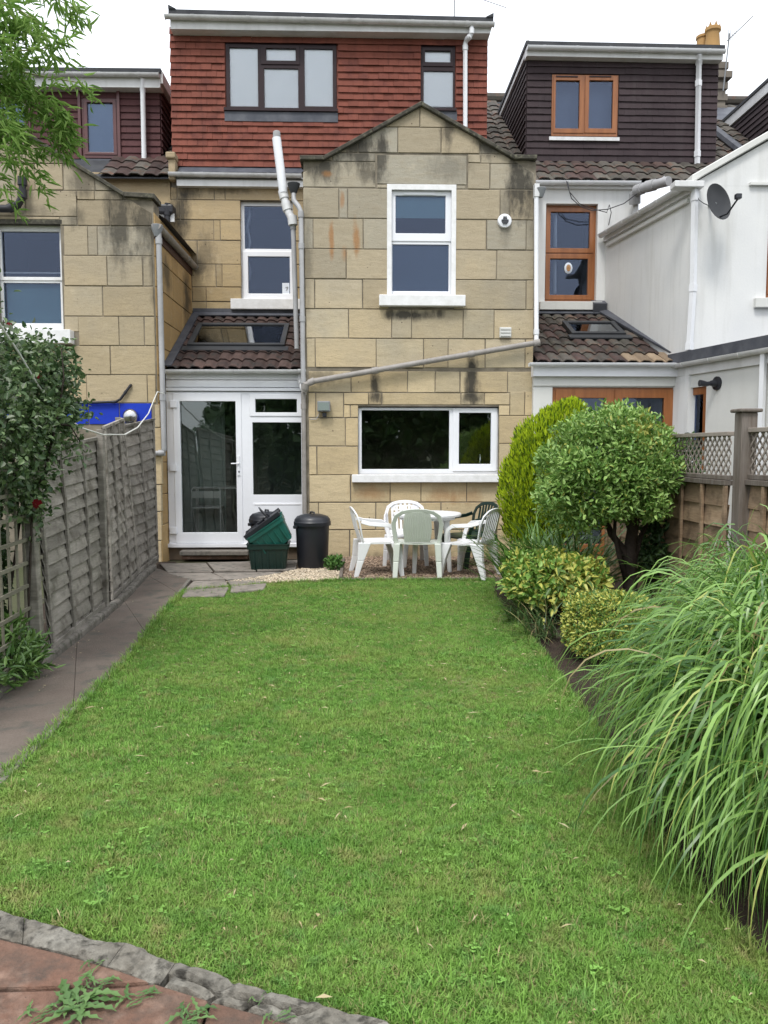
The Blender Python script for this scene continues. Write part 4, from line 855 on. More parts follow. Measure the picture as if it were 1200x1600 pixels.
# side gutter, box end, pipes
o_ = nrm * .09
pg0, pg1 = Vector((cX, YM, zw)) , Vector((wX, YW - .05, zw))
side = (A1.to_3x3() @ Vector((0, 1, 0))) * -1
gutter(rh, pg0 + side * .1 + Vector((0, -.05, .02)), pg1 + side * .1 + Vector((0, 0, .02)), .055, M['fascia'], br=5)
MB().prism([(0, zw - .09), (Ld, zw - .09), (Ld, zw + .03), (0, zw + .03)], -.045, 0, 0, M=A1).build('fascia', M['fascia'], rh)
MB().prism([(.1, zw - .2), (Ld - .1, zw - .2), (Ld - .1, zw - .14), (.1, zw - .14)], -.05, 0, .01, M=A1).build('cable_conduit', M['cream'], rh)
a = R4((1052, 284, 1098, 294), YW - .1); MB().box(a[0], a[1], YW - .16, YW + .02, a[2], a[3]).build('gutter_end', M['fascia'], rh, bevel=.01)
pipe(rh, [atY(1086, 292, YW - .07), atY(1083, 450, YW - .07), atY(1077, 546, YW - .07)], .045, M['whitepipe'], joints=(.1, 1.0, 1.95), n=4)
pipe(rh, [atY(992, 318, YM - .15), atY(992, 303, YM - .2), atY(997, 297, YM - .3), atY(1010, 292, YM - .5), atY(1045, 283, YM - .9)], .075, M['pipe'], 'flue', joints=(.5, 2.2, 3.2), n=12, label='grey flue pipe behind the white gutter')
pipe(rh, [atY(1018, 291, YM - .6), atY(1040, 277, YM - .7)], .028, M['pipe'], 'vent_pipe')
pipe(rh, [atY(993, 318, YM - .1), atY(993, 350, YM - .1)], .05, M['fascia'], 'downpipe', n=8)
# right lean-to
YRL = 11.1; rx0, rx1 = atY(838, 600, YRL).x, atY(1057, 600, YRL).x
z0_, z1_ = atY(940, 566, YRL - .1).z, atY(880, 490, YM).z
O2 = Vector((rx0, YRL - .1, z0_)); V2 = Vector((0, YM - YRL + .1, z1_ - z0_)); V2n = V2.normalized(); N2 = U.cross(V2n)
lx = lambda v: (wX - rx0) + (cX - wX) * (v * V2n.y / (YM - YRL))
rl = MB().add([O2 + N2 * -.03, O2 + U * (rx1 - rx0) + N2 * -.03, O2 + U * (cX - rx0 + .05) + V2 + N2 * -.03, O2 + V2 + N2 * -.03], [(0, 1, 2, 3)]).build('roof', M['felt'], rh)
s2 = [atP(*p_, O2, N2) for p_ in ((894, 527), (975, 527), (947, 508), (868, 508))]
q0_, q1_ = (s2[3] - O2).dot(U) + .1, (s2[1] - O2).dot(U) + .02; r0_, r1_ = (s2[0] - O2).dot(V2n), (s2[3] - O2).dot(V2n)
w2_ = (rx1 - rx0) / 11
tile_roof(rl, O2, U, V2, 11, 7, w2_, V2.length / 7, [M['greytile'], M['romantile'], M['greytile']], keep=lambda u, v: not (q0_ < u < q1_ and r0_ < v < r1_) and u < lx(v) - .05, lastmat=M['tan_tile'])
skylight(rl, O2, U, V2n, q0_, q1_, r0_, r1_)
FF = frameM(O2, U, V2n)
fm = [Vector((lx(0) - .02, 0, .04)), Vector((lx(0) + .1, 0, .07)), Vector((lx(V2.length) + .03, V2.length, .07)), Vector((lx(V2.length) - .12, V2.length, .04))]
MB().add([FF @ v_ for v_ in fm] + [FF @ (v_ + Vector((0, 0, .03))) for v_ in fm], [(0, 1, 2, 3), (4, 5, 6, 7), (0, 4, 7, 3), (0, 1, 5, 4)]).build('flashing', M['lead'], rl)
MB().box(0, lx(V2.length), V2.length - .14, V2.length, .03, .05, M=FF).build('flashing', M['lead'], rl)
MB().box(lx(V2.length) - .2, lx(V2.length) + .02, V2.length - .1, V2.length + .1, .03, .2, M=FF).build('flashing', M['lead'], rl)
gutter(rl, atY(827, 567, YRL - .16), atY(1058, 567.5, YRL - .16), .05, M['whitepipe'], br=3)
a = R4((833, 570, 1058, 588), YRL - .08); MB().box(a[0], a[1], YRL - .09, YRL + .05, a[2], a[3]).build('fascia', M['upvc'], rh)
fd = (861, 605, 1054, 880); fh = R4(fd, YRL)
wallslab(rh, rx0 - .04, rx1 + .1, 0, atY(940, 588, YRL).z, [fh], YRL, YRL + .2, M['cream'])
a = R4((833, 588, 1056, 603), YRL); MB().box(a[0], a[1], YRL - .02, YRL - .001, a[2], a[3]).build('band', M['cream'], rh)
w10 = window(rh, fd, YRL + .03, [(877, 622, 942, 850), (970, 622, 1034, 850)], M['oak'], sashes=[(866, 609, 955, 874), (958, 609, 1048, 874)], rdepth=2.5, name='french_door')
# flat roofed extension on the right
e0 = atY(1057, 600, YRL - .02); e1 = atY(1200, 600, 9.3); e0.z = e1.z = 0; de = e1 - e0; e2 = e0 + de * 2.2; Le = (e2 - e0).length
A2_ = along(e0, e2 - e0); zx = atY(1057, 572, YRL).z
t_of = lambda px: ((lambda dd: ((C0.x * 0 + (e0.y * dd.x / dd.y - e0.x) / (de.normalized().x - de.normalized().y * dd.x / dd.y))))(ray(px, 600)))
tw0, tw1 = t_of(1073), t_of(1104)
zt_ = lambda px, py: (lambda t: (EYE + ray(px, py).z * ((e0 + de.normalized() * t).y / ray(px, py).y)))(t_of(px))
wz1 = zt_(1088, 605)
mbx = MB(); mbx.grid(0, Le, -.1, zx, [(tw0, tw1, .1, wz1)], 0, .25); mbx.v = [tuple(A2_ @ Vector(q)) for q in mbx.v]; mbx.build('wall', M['cream'], rh)
MB().prism([(-.05, zx + .02), (Le, zx + .02), (Le, zx + .16), (-.05, zx + .16)], -.12, 4, 0, M=A2_).build('roof_edge', M['lead'], rh)
MB().prism([(0, zx - .16), (Le, zx - .16), (Le, zx + .02), (0, zx + .02)], -.035, 0, .004, M=A2_).build('fascia', M['fascia'], rh)
gutter(rh, A2_ @ Vector((-.02, -.09, zx + .01)), A2_ @ Vector((Le, -.09, zx + .01)), .055, M['fascia'], br=7)
mb = MB(); mb.grid(tw0, tw1, .1, wz1, [(tw0 + .1, tw1 - .1, .2, wz1 - .1)], .03, .1); mb.v = [tuple(A2_ @ Vector(q)) for q in mb.v]; w11 = mb.build('window', M['oak'], rh)
MB().box(tw0 + .1, tw1 - .1, .06, .066, .2, wz1 - .1, M=A2_).build('pane', M['glass'], w11); MB().box(tw0, tw1, .25, .26, 0, wz1, M=A2_).build('interior', M['room'], w11)
t0 = t_of(1200); q = A2_ @ Vector((t0 - .02, -.06, zx)); pipe(rh, [q, q - Vector((0, 0, zx - .2))], .04, M['whitepipe'], n=4)
wl = thing('wall_lamp', 'small black wall lamp beside the narrow oak window of the white extension', 'wall lamp', A2_ @ Vector((t_of(1122), 0, zt_(1122, 600))))
t1_ = t_of(1121); z1__ = zt_(1121, 599)
MB().lathe([(.09, 0), (.09, .02), (.05, .03), (.035, .1)], (0, 0, 0), 16, M=Matrix.Translation(A2_ @ Vector((t1_, 0, z1__))) @ Euler((R(90), 0, math.atan2(de.y, de.x))).to_matrix().to_4x4()).build('mount', M['black'], wl, smooth='auto')
q = A2_ @ Vector((t1_, -.09, z1__)); MB().tube([q + Vector((0, 0, -.0)), q + Vector((-.06, 0, -.01)), q + Vector((-.13, 0, 0)), q + Vector((-.16, 0, 0))], .045, 10, scale=[.6, .7, .9, 1]).build('lamp_head', M['black'], wl, smooth='auto')
# dormer of the next house, top right corner
nh = thing('dark_dormer', 'dark tile dormer with a white verge just entering the top right corner', 'dormer', (8.2, 15, 7))
nx = atY(1222, 160, 14.0).x; nz1 = atY(1222, 118, 14).z; nz0 = roofz(14)
MB().prism([(-2.9, nz1 - .05), (0, nz0), (0, nz1)], 0, .1, M=sideM(nx, 14, -1)).build('cheek', M['darktile'], nh)
MB().box(nx, 10.5, 14.0, 14.1, nz0, nz1).build('face', M['darktile'], nh)
hung(nh, -3.0, 0, nz0 - .1, nz1 - .08, 0, 14, .2, M['darktile'], M_=sideM(nx, 14, -1), cut=lambda s: roofz(14 - s))
MB().box(nx - .05, nx, 13.85, 17.1, nz1 - .1, nz1 + .08).build('barge_board', M['fascia'], nh)
MB().box(nx - .07, 10.5, 13.8, 17.3, nz1 + .082, nz1 + .14).build('roof_edge', M['felt'], nh)
pts = [Vector((nx - .55, y_, roofz(y_) + .09)) for y_ in (14.2, 15, 15.8, 16.6, 17.3)]
MB().tube(pts, .09, 8).build('hip_tile', M['lead'], rr)

# ---------------------------------------------------------------- small things on the walls and roofs
sd_ = thing('satellite_dish', 'dark grey satellite dish on the white wing wall', 'satellite dish', atY(1123, 315, YW - .1))
q = atY(1123, 315, YW - .4); TM = Matrix.Translation(q) @ Euler((R(78), 0, R(24))).to_matrix().to_4x4()
dd_ = MB(); dd_.lathe([(.02, -.055), (.1, -.05), (.18, -.03), (.23, 0), (.235, .004), (.23, .006), (.18, -.022), (.1, -.043), (.02, -.048)], (0, 0, 0), 26, M=TM @ Matrix.Diagonal((.92, 1.06, 1, 1))); dd_.build('reflector', M['darkmetal'], sd_, smooth='auto')
pipe(sd_, [TM @ Vector((0, -.2, -.03)), TM @ Vector((.0, -.22, .1)), TM @ Vector((0, -.1, .3))], .012, M['black'], 'arm'); 
mh = TM @ Vector((0, -.1, .3)); MB().box(mh.x - .045, mh.x + .03, mh.y - .03, mh.y + .04, mh.z - .02, mh.z + .045).build('receiver', M['black'], sd_, bevel=.01)
pipe(sd_, [TM @ Vector((0, 0, -.05)), atY(1112, 318, YW - .1), atY(1108, 322, YW)], .018, M['metalgrey'], 'bracket')
pipe(sd_, [atY(1086, 298, YW - .05), atY(1092, 312, YW - .1), atY(1100, 318, YW - .2), atY(1110, 322, YW - .3)], .006, M['wire'], 'cable', n=5)
fl = thing('flood_light', 'small grey floodlight with sensor to the left of the kitchen window', 'floodlight', atY(506, 640, YG))
a = R4((496, 627, 516, 643), YG - .08); MB().box(a[0], a[1], YG - .13, YG - .03, a[2], a[3]).build('lamp_body', M['metalgrey'], fl, bevel=.01)
MB().box(a[0] + .015, a[1] - .015, YG - .136, YG - .129, a[2] + .015, a[3] - .02).build('lens', pmat('frosted_lens', [(.2, .24, .22)], 5, .3, 0, 0), fl)
q = atY(507, 648, YG - .07); MB().box(q.x - .03, q.x + .03, q.y - .03, q.y + .04, q.z - .035, q.z + .03).build('sensor', M['black'], fl, bevel=.012)
pipe(fl, [atY(485, 655, YG - .03), atY(494, 655, YG - .03), atY(500, 645, YG - .04)], .006, M['pipe'], 'cable', n=5)
MB().box(a[0] + .04, a[1] - .04, YG - .03, YG - .005, a[2] + .03, a[3] - .02).build('bracket', M['metalgrey'], fl)
vc = thing('round_vent', 'round white vent cowl high on the right of the stone gable', 'vent', atY(788, 346, YG))
q = atY(788, 346, YG - .01); TM = Matrix.Translation(q) @ Matrix.Rotation(R(90), 4, 'X')
MB().lathe([(.098, 0), (.1, .02), (.092, .045), (.06, .055), (.002, .056)], (0, 0, 0), 24, M=TM).build('cover', M['upvc'], vc, smooth='auto')
for k, (dz, hw_) in enumerate(((.045, .025), (.025, .03), (.005, .05), (-.012, .05), (-.03, .042), (-.048, .03))): MB().box(q.x - hw_, q.x + hw_, q.y - .063, q.y - .052, q.z + dz - .006, q.z + dz + .006).build('slot', M['black'], vc)
vg = thing('louvre_vent', 'small cream square louvre vent above the sloping pipe', 'vent', atY(789, 519, YG))
a = R4((780, 512, 798, 528), YG); MB().box(a[0], a[1], YG - .045, YG - .01, a[2], a[3]).build('frame', M['cream'], vg, bevel=.004)
for i in range(3):
    z = a[2] + .03 + i * .045; MB().box(a[0] + .012, a[1] - .012, YG - .062, YG - .04, z - .01, z + .014).build('slat', M['cream'], vg)
br_ = thing('air_brick', 'tiny dark clay air brick beside the conifer on the stone wall', 'vent', atY(824, 668, YG))
a = R4((818, 663, 829, 678), YG); MB().box(a[0], a[1], YG - .03, YG, a[2], a[3]).build('frame', M['terracotta'], br_)
for i in range(3): MB().box(a[0] + .02 + i * .025, a[0] + .03 + i * .025, YG - .033, YG - .029, a[2] + .02, a[3] - .02).build('slot', M['black'], br_)
for k in range(2):
    pts = [atY(885, 283, YM - .2), atY(893 - k * 5, 310, YM - .3), atY(906 - 4 * k, 322 + 3 * k, YM - .3), atY(925, 329 + 2 * k, YM - .3), atY(950, 327, YM - .3), atY(975, 318, YM - .3), atY(995, 303, YM - .35)]
    if k == 0: tag(MB().tube(pts, .008, 5).build('cable', M['wire']), 'loose black cable looping over the top of the oak landing window', 'cable')
    else: tag(MB().tube([atY(887, 284, YM - .2), atY(890, 300, YM - .3), atY(905, 318, YM - .3), atY(925, 326, YM - .25), atY(948, 332, YM - .15), atY(952, 320, YM - .1), atY(955, 332, YM - .1), atY(951, 352, YM - .05)], .007, 5).build('cable', M['wire']), 'thin black cable with a small hoop beside the oak landing window', 'cable')
ae = thing('tv_aerial', 'thin television aerial pointing up to the right beside the chimney', 'aerial', atY(1130, 150, 16.8))
pipe(ae, [atY(1130, 142, 16.8), atY(1140, 52, 16.8)], .014, M['metalgrey'], 'mast', n=5)
pa, pb = atY(1136, 64, 16.8), atY(1177, 25, 16.8); pipe(ae, [pa, pb], .01, M['metalgrey'], 'boom', n=5)
for i in range(9):
    q = pa.lerp(pb, .05 + i * .11); pipe(ae, [q + Vector((-.02, -.16, -.03)), q + Vector((.02, .16, .03))], .005, M['metalgrey'], 'element', n=4)
MB().box(pa.x - .1, pa.x + .1, pa.y - .02, pa.y + .0, pa.z - .16, pa.z + .14).build('reflector', pmat('aerial_mesh', [(.45, .46, .48)], 3, .5, 0, 0), ae) if 0 else None
for i in range(5):
    pipe(ae, [atY(1138 + i * 3, 46, 16.7), atY(1138 + i * 3, 64, 16.7)], .006, M['metalgrey'], 'reflector_rod', n=4)
a2 = thing('aerial_mast', 'thin aerial mast rising above the red dormer roof', 'aerial', atY(711, 30, 15))
pipe(a2, [atY(710, 26, 15), atY(711, -60, 15)], .011, M['metalgrey'], 'mast', n=5); pipe(a2, [atY(706, -50, 15), atY(740, -66, 15)], .008, M['metalgrey'], 'boom', n=5)
tag(MB().tube([atY(750, -3, 18), atY(770, 3, 18), atY(792, 12, 18), atY(850, 45, 18), atY(880, 72, 18)], .008, 5).build('overhead_wire', M['wire']), 'thin overhead wire in the white sky right of the red dormer', 'wire') if 0 else tag(MB().tube([atY(600, -60, 18), atY(700, -20, 18), atY(750, -2, 18), atY(791, 12, 18)], .007, 5).build('overhead_wire', M['wire']), 'thin wire in the white sky above the red dormer corner', 'wire')
tag(MB().tube([atY(x_, y_, Y_) for x_, y_, Y_ in ((-60, 430, 4.6), (0, 507, 4.9), (30, 552, 5.1), (60, 603, 5.3), (90, 640, 5.8), (125, 668, 6.3), (160, 679, 7.1), (195, 679, 8.1), (215, 668, 9), (232, 646, 9.9), (240, 626, 10.5), (246, 612, 10.8), (256, 615, 10.9))], .007, 6).build('clothes_line', M['rope']), 'white rope washing line sagging from the roses to the grey downpipe', 'washing line')
# ================================================ GROUND
def gpoly(pts, z): return [atZ(px, py, z) for px, py in pts]
def sheet(name, pts3, mat, z, kind='structure', parent=None, sub=None):
    mb = MB(); mb.add([(p_[0], p_[1], z) for p_ in pts3], [tuple(range(len(pts3)))]); o = mb.build(name, mat, parent); 
    if kind: o['kind'] = kind
    return o
def slab3(pts3, z0, z1, name, mat, parent, bev=.008, jit=0):
    n = len(pts3); a = sum(pts3[i][0] * pts3[(i + 1) % n][1] - pts3[(i + 1) % n][0] * pts3[i][1] for i in range(n))
    if a < 0: pts3 = pts3[::-1]
    vs_ = [(p_[0], p_[1], z1 + random.uniform(-jit, jit)) for p_ in pts3] + [(p_[0], p_[1], z0) for p_ in pts3]
    return MB().add(vs_, [tuple(range(n)), tuple(reversed(range(n, 2 * n)))] + [(i, i + n, (i + 1) % n + n, (i + 1) % n) for i in range(n)]).build(name, mat, parent, bevel=bev)
gnd = sheet('ground', [(-300, -200, 0), (300, -200, 0), (300, 400, 0), (-300, 400, 0)], M['ground'], -.06)
LP = gpoly([(-260, 1400), (-120, 1315), (0, 1222), (60, 1165), (130, 1098), (200, 1030), (250, 962), (288, 925), (345, 921), (420, 914), (530, 908), (770, 908), (764, 925), (775, 945), (815, 985), (850, 1030), (880, 1075), (905, 1110), (936, 1160), (985, 1250), (1050, 1350), (1125, 1440), (1200, 1505), (1290, 1580), (1300, 1700), (700, 1700), (700, 1634), (560, 1602), (420, 1566), (262, 1512), (220, 1498), (0, 1434), (-150, 1400)], 0)
lawn = sheet('lawn', LP, M['turf'], 0)
bed = sheet('flower_bed', [(1.4, 9.25, 0), (3.1, 9.6, 0), (3.1, 1.2, 0), (.8, 1.2, 0), (.75, 2.2, 0), (1.0, 4, 0), (.95, 7, 0)], M['soil'], -.012)
leftbed = sheet('soil_strip', [(-3.2, 2.0, 0), (-2.0, 2.0, 0), (-2.15, 5, 0), (-2.5, 8, 0), (-2.6, 11, 0), (-3.3, 11, 0)], M['soil'], -.02)
# path
pr = gpoly([(-260, 1425), (-120, 1333), (-4, 1238), (56, 1176), (126, 1106), (196, 1036), (246, 968), (284, 926), (300, 905)], .012)
pl = gpoly([(-260, 1255), (-120, 1170), (0, 1092), (72, 1040), (120, 1003), (165, 967), (205, 930), (232, 900), (246, 888)], .012)
pr = [q - Vector((.045, 0, 0)) for q in pr]
path = sheet('path', pr + pl[::-1], M['soil'], -.008)
cuts = [0, 2, 4, 5.7, 7, 8]
def li(a, t): i = min(int(t), len(a) - 2); return a[i].lerp(a[i + 1], t - i)
for c0, c1 in zip(cuts[:-1], cuts[1:]):
    ts = [c0] + [k for k in range(int(c0) + 1, math.ceil(c1))] + [c1]
    R_ = [li(pr, t_) for t_ in ts]; L_ = [li(pl, t_) for t_ in ts]
    R_[0] = R_[0].lerp(R_[1], .006); L_[0] = L_[0].lerp(L_[1], .006)
    R_ = [q.lerp(q2, random.uniform(.0, .012)) for q, q2 in zip(R_, L_)]
    slab3([tuple(q) for q in R_] + [tuple(q) for q in L_[::-1]], -.007, .014, 'slab', M['concrete'], path, bev=.004)
# thin concrete lip along the lawn
for i in range(len(pr) - 1):
    n_ = max(1, int((pr[i + 1] - pr[i]).length / .5))
    for j in range(n_):
        a = pr[i].lerp(pr[i + 1], j / n_); b = pr[i].lerp(pr[i + 1], (j + 1) / n_ - .01); s_ = Vector((-.0, 0, 0)); wd = random.uniform(.028, .045)
        if a.y < 1.5: continue
        slab3([(a.x - .002, a.y), (a.x + wd, a.y), (b.x + wd * random.uniform(.7, 1.2), b.y), (b.x - .002, b.y)], -.03, .02, 'edging_stone', M['kerb'], path, bev=.006, jit=.004)
for i in range(len(pl) - 1):
    n_ = max(1, int((pl[i + 1] - pl[i]).length / .75))
    for j in range(n_):
        a = pl[i].lerp(pl[i + 1], j / n_); b = pl[i].lerp(pl[i + 1], (j + 1) / n_ - .012); o_ = random.uniform(-.008, .008)
        if a.y < 2: continue
        slab3([(a.x + o_, a.y), (a.x - .085 + o_, a.y), (b.x - .085 + o_, b.y), (b.x + o_, b.y)], -.02, .07 + random.uniform(-.01, .008), 'kerb_stone', M['kerb'], path, bev=.02, jit=.006)
# flag stones near the step
fs = bpy.data.objects.new('flagstone_paving', None); COL.objects.link(fs); fs['kind'] = 'structure'
sheet('bedding', gpoly([(246, 880), (470, 876), (470, 893), (430, 912), (420, 930), (285, 936), (246, 900)], .0), M['soil'], -.004, None, fs)
for q in ([(250, 880), (322, 879), (333, 892), (262, 894)], [(324, 879), (392, 878), (400, 892), (335, 892)], [(394, 878), (466, 876), (462, 890), (402, 892)], [(262, 896), (330, 894), (352, 904), (300, 906)],
          [(333, 894), (440, 893), (428, 901), (354, 905)], [(302, 908), (352, 907), (358, 916), (292, 918)], [(290, 919), (358, 918), (350, 931), (284, 932)], [(355, 907), (415, 903), (418, 911), (361, 915)], [(361, 917), (417, 912), (412, 921), (360, 926)]):
    slab3([tuple(p_) for p_ in gpoly(q, .02)], -.003, random.uniform(.012, .03), 'flagstone', M['flag'], fs, bev=.01, jit=.004)
# foreground paving with its broken edging
pv = bpy.data.objects.new('paving', None); COL.objects.link(pv); pv['kind'] = 'structure'
ze = .045
E_ = [atZ(q[0], q[1] - 6, ze) for q in ((-180, 1375), (0, 1424), (110, 1456), (222, 1488), (262, 1500), (380, 1540), (440, 1556), (560, 1588), (640, 1606), (760, 1640), (900, 1690))]
I_ = [atZ(*q, ze) for q in ((-180, 1405), (0, 1460), (100, 1484), (190, 1510), (240, 1528), (330, 1556), (400, 1575), (470, 1596), (560, 1625), (660, 1660), (800, 1710))]
def edge_at(s):    # s in 0..len-1
    i = min(int(s), len(E_) - 2); t_ = s - i; return E_[i].lerp(E_[i + 1], t_), I_[i].lerp(I_[i + 1], t_)
def rough(sa, sb, k0, k1, name='edging_stone', n=None, zoff=0, lip=.012):
    n = n or max(6, int((sb - sa) * 14)); m_ = 7; vs_, fc = [], []
    for i in range(n + 1):
        s = sa + (sb - sa) * i / n; o, q = edge_at(s)
        for j in range(m_ + 1):
            k = k0 + (k1 - k0) * j / m_; p_ = o.lerp(q, k); nz_ = mnoise.noise(Vector((p_.x * 9, p_.y * 9, 3.1))); n2 = mnoise.noise(Vector((p_.x * 34, p_.y * 34, 7.7)))
            z = p_.z + zoff + .010 * nz_ + .006 * n2; ed = min(i, n - i) == 0 or j in (0, m_)
            if ed: z -= lip * (1 + .5 * n2)
            if j == 0: p_ = p_ + (o - q) * (.16 * nz_ + .10 * n2)
            if j == m_: p_ = p_ + (o - q) * (.06 * n2)
            vs_.append((p_.x, p_.y, z))
    top_n = len(vs_)
    for i in range(n):
        for j in range(m_): a = i * (m_ + 1) + j; fc.append((a, a + 1, a + m_ + 2, a + m_ + 1))
    rim = [i * (m_ + 1) for i in range(n + 1)] + [n * (m_ + 1) + j for j in range(1, m_ + 1)] + [i * (m_ + 1) + m_ for i in range(n - 1, -1, -1)] + [j for j in range(m_ - 1, 0, -1)]
    for r_ in rim: vs_.append((vs_[r_][0], vs_[r_][1], -.05))
    for k in range(len(rim)): k2 = (k + 1) % len(rim); fc.append((rim[k], rim[k2], top_n + k2, top_n + k))
    MB().add(vs_, fc).build(name, M['edging'], pv, smooth='auto')
for sa, sb, sp in ((0, 1.35, 0), (1.36, 2.75, 0), (2.757, 4.1, 0), (4.11, 4.9, 1), (4.907, 5.7, 1), (5.71, 6.6, 1), (6.61, 7.6, 0), (7.61, 9.9, 0)):
    if sp: rough(sa, sb, 0, .50 + .05 * math.sin(sa * 3)); rough(sa + .06, sb - .04, .56 + .05 * math.sin(sa * 3), .98, zoff=-.010)
    else: rough(sa, sb, 0, .97)
sheet('bedding', [tuple(q - (e - q) * .04) for q, e in zip(I_, E_)] + [(2.5, .3, 0), (-3, .3, 0)], M['soil'], .004, None, pv)
zs2 = .03
for q in ([(-180, 1412), (0, 1466), (96, 1489), (185, 1515), (235, 1533), (190, 1536), (60, 1541), (-180, 1546)], [(-180, 1553), (60, 1547), (192, 1542), (242, 1536), (326, 1562), (300, 1640), (-180, 1640)],
          [(330, 1564), (398, 1582), (466, 1603), (552, 1632), (600, 1700), (320, 1700), (306, 1640)]):
    slab3([tuple(p_) for p_ in gpoly(q, zs2)], .006, zs2, 'slab', M['terracotta'], pv, bev=.008)
# gravel areas
def scatter(poly, n, wfun=None):
    P = np.array([(p_[0], p_[1]) for p_ in poly]); lo, hi = P.min(0), P.max(0); out = np.zeros((0, 2))
    while len(out) < n:
        q = rng.random((n * 2, 2)) * (hi - lo) + lo
        if wfun is not None: q = q[rng.random(len(q)) < wfun(q)]
        ins = np.zeros(len(q), bool); x, y = q[:, 0], q[:, 1]; j = len(P) - 1
        for i in range(len(P)):
            c = ((P[i, 1] > y) != (P[j, 1] > y)) & (x < (P[j, 0] - P[i, 0]) * (y - P[i, 1]) / (P[j, 1] - P[i, 1] + 1e-12) + P[i, 0]); ins ^= c; j = i
        out = np.vstack([out, q[ins]])
    return out[:n]
def gn_scatter(name, pts, rot, scl, idx, protos, mat, kind='stuff'):
    me = bpy.data.meshes.new(name); me.vertices.add(len(pts)); me.vertices.foreach_set('co', pts.astype(np.float32).ravel())
    for an, ty, dat in (('rot', 'FLOAT_VECTOR', rot), ('scl', 'FLOAT', scl), ('idx', 'INT', idx)):
        at = me.attributes.new(an, ty, 'POINT'); at.data.foreach_set('vector' if ty == 'FLOAT_VECTOR' else 'value', dat.astype(np.int32 if ty == 'INT' else np.float32).ravel())
    o = bpy.data.objects.new(name, me); COL.objects.link(o); me.materials.append(mat)
    pc = bpy.data.collections.new(name + '_forms')
    for p_ in protos:
        for c in list(p_.users_collection): c.objects.unlink(p_)
        pc.objects.link(p_)
    ng = bpy.data.node_groups.new(name, 'GeometryNodeTree'); ng.interface.new_socket('Geometry', in_out='INPUT', socket_type='NodeSocketGeometry'); ng.interface.new_socket('Geometry', in_out='OUTPUT', socket_type='NodeSocketGeometry')
    gi, go = ng.nodes.new('NodeGroupInput'), ng.nodes.new('NodeGroupOutput'); ip = ng.nodes.new('GeometryNodeInstanceOnPoints')
    ci = ng.nodes.new('GeometryNodeCollectionInfo'); ci.inputs['Collection'].default_value = pc; ci.inputs['Separate Children'].default_value = True; ci.inputs['Reset Children'].default_value = True
    def na(n_, t_):
        a = ng.nodes.new('GeometryNodeInputNamedAttribute'); a.data_type = t_; a.inputs[0].default_value = n_; return a.outputs[0]
    L = ng.links.new; L(gi.outputs[0], ip.inputs['Points']); L(ci.outputs[0], ip.inputs['Instance']); ip.inputs['Pick Instance'].default_value = True
    L(na('idx', 'INT'), ip.inputs['Instance Index']); L(na('rot', 'FLOAT_VECTOR'), ip.inputs['Rotation']); L(na('scl', 'FLOAT'), ip.inputs['Scale']); L(ip.outputs[0], go.inputs[0])
    md = o.modifiers.new('scatter', 'NODES'); md.node_group = ng; o['kind'] = kind; return o
def pebbles(name, poly, n, mat, z, size=.014):
    ps = []
    for k in range(4):
        mb = MB(); mb.lathe([(.3, -.45), (.85, -.2), (1, .1), (.6, .45)], (0, 0, 0), 6, M=Matrix.Diagonal((size * random.uniform(.8, 1.2), size * random.uniform(.6, .9), size * .7, 1))); ps.append(mb.build('pebble', mat, None, centre=False))
        me_ = ps[-1].data
        for v_ in me_.vertices: v_.co *= random.uniform(.8, 1.2)
    q = scatter(poly, n); P = np.column_stack([q, np.full(n, z) + rng.random(n) * .008])
    return gn_scatter(name, P, (rng.random((n, 3)) - .5) * [1.2, 1.2, 6.28], .6 + rng.random(n) * .8, rng.integers(0, 4, n), ps, mat)
g1 = gpoly([(352, 911), (440, 897), (470, 890), (530, 884), (530, 906), (420, 911)], 0); g2 = gpoly([(534, 871), (800, 871), (800, 906), (534, 906)], 0)
g1b = gpoly([(470, 890), (470, 877), (530, 876), (530, 884)], 0)
sheet('gravel_bed', [tuple(q) for q in gpoly([(352, 911), (440, 895), (470, 876), (530, 874), (530, 907), (420, 912)], 0)], M['gravelbed'], .002)
sheet('gravel_bed', [tuple(q) for q in gpoly([(534, 868), (805, 868), (805, 907), (534, 907)], 0)], M['gravelbed'], .002)
pebbles('cream_gravel', g1, 4200, M['pebble'], .008); pebbles('brown_gravel', g2, 9000, M['pebble_brown'], .008)
a, b = atZ(532, 877), atZ(532, 907); tag(MB().box(b.x - .02, b.x + .02, b.y, a.y, -.02, .05).build('edging_board', M['postwood'], bevel=.004), 'short wooden edging board between the cream gravel and the patio gravel', 'edging')
a, b = atZ(533, 907), atZ(790, 907); tag(MB().box(a.x, b.x, a.y - .02, a.y + .012, -.03, .03).build('edging_board', M['postwood'], bevel=.004), 'long low wooden edging board between the lawn and the patio gravel', 'edging')
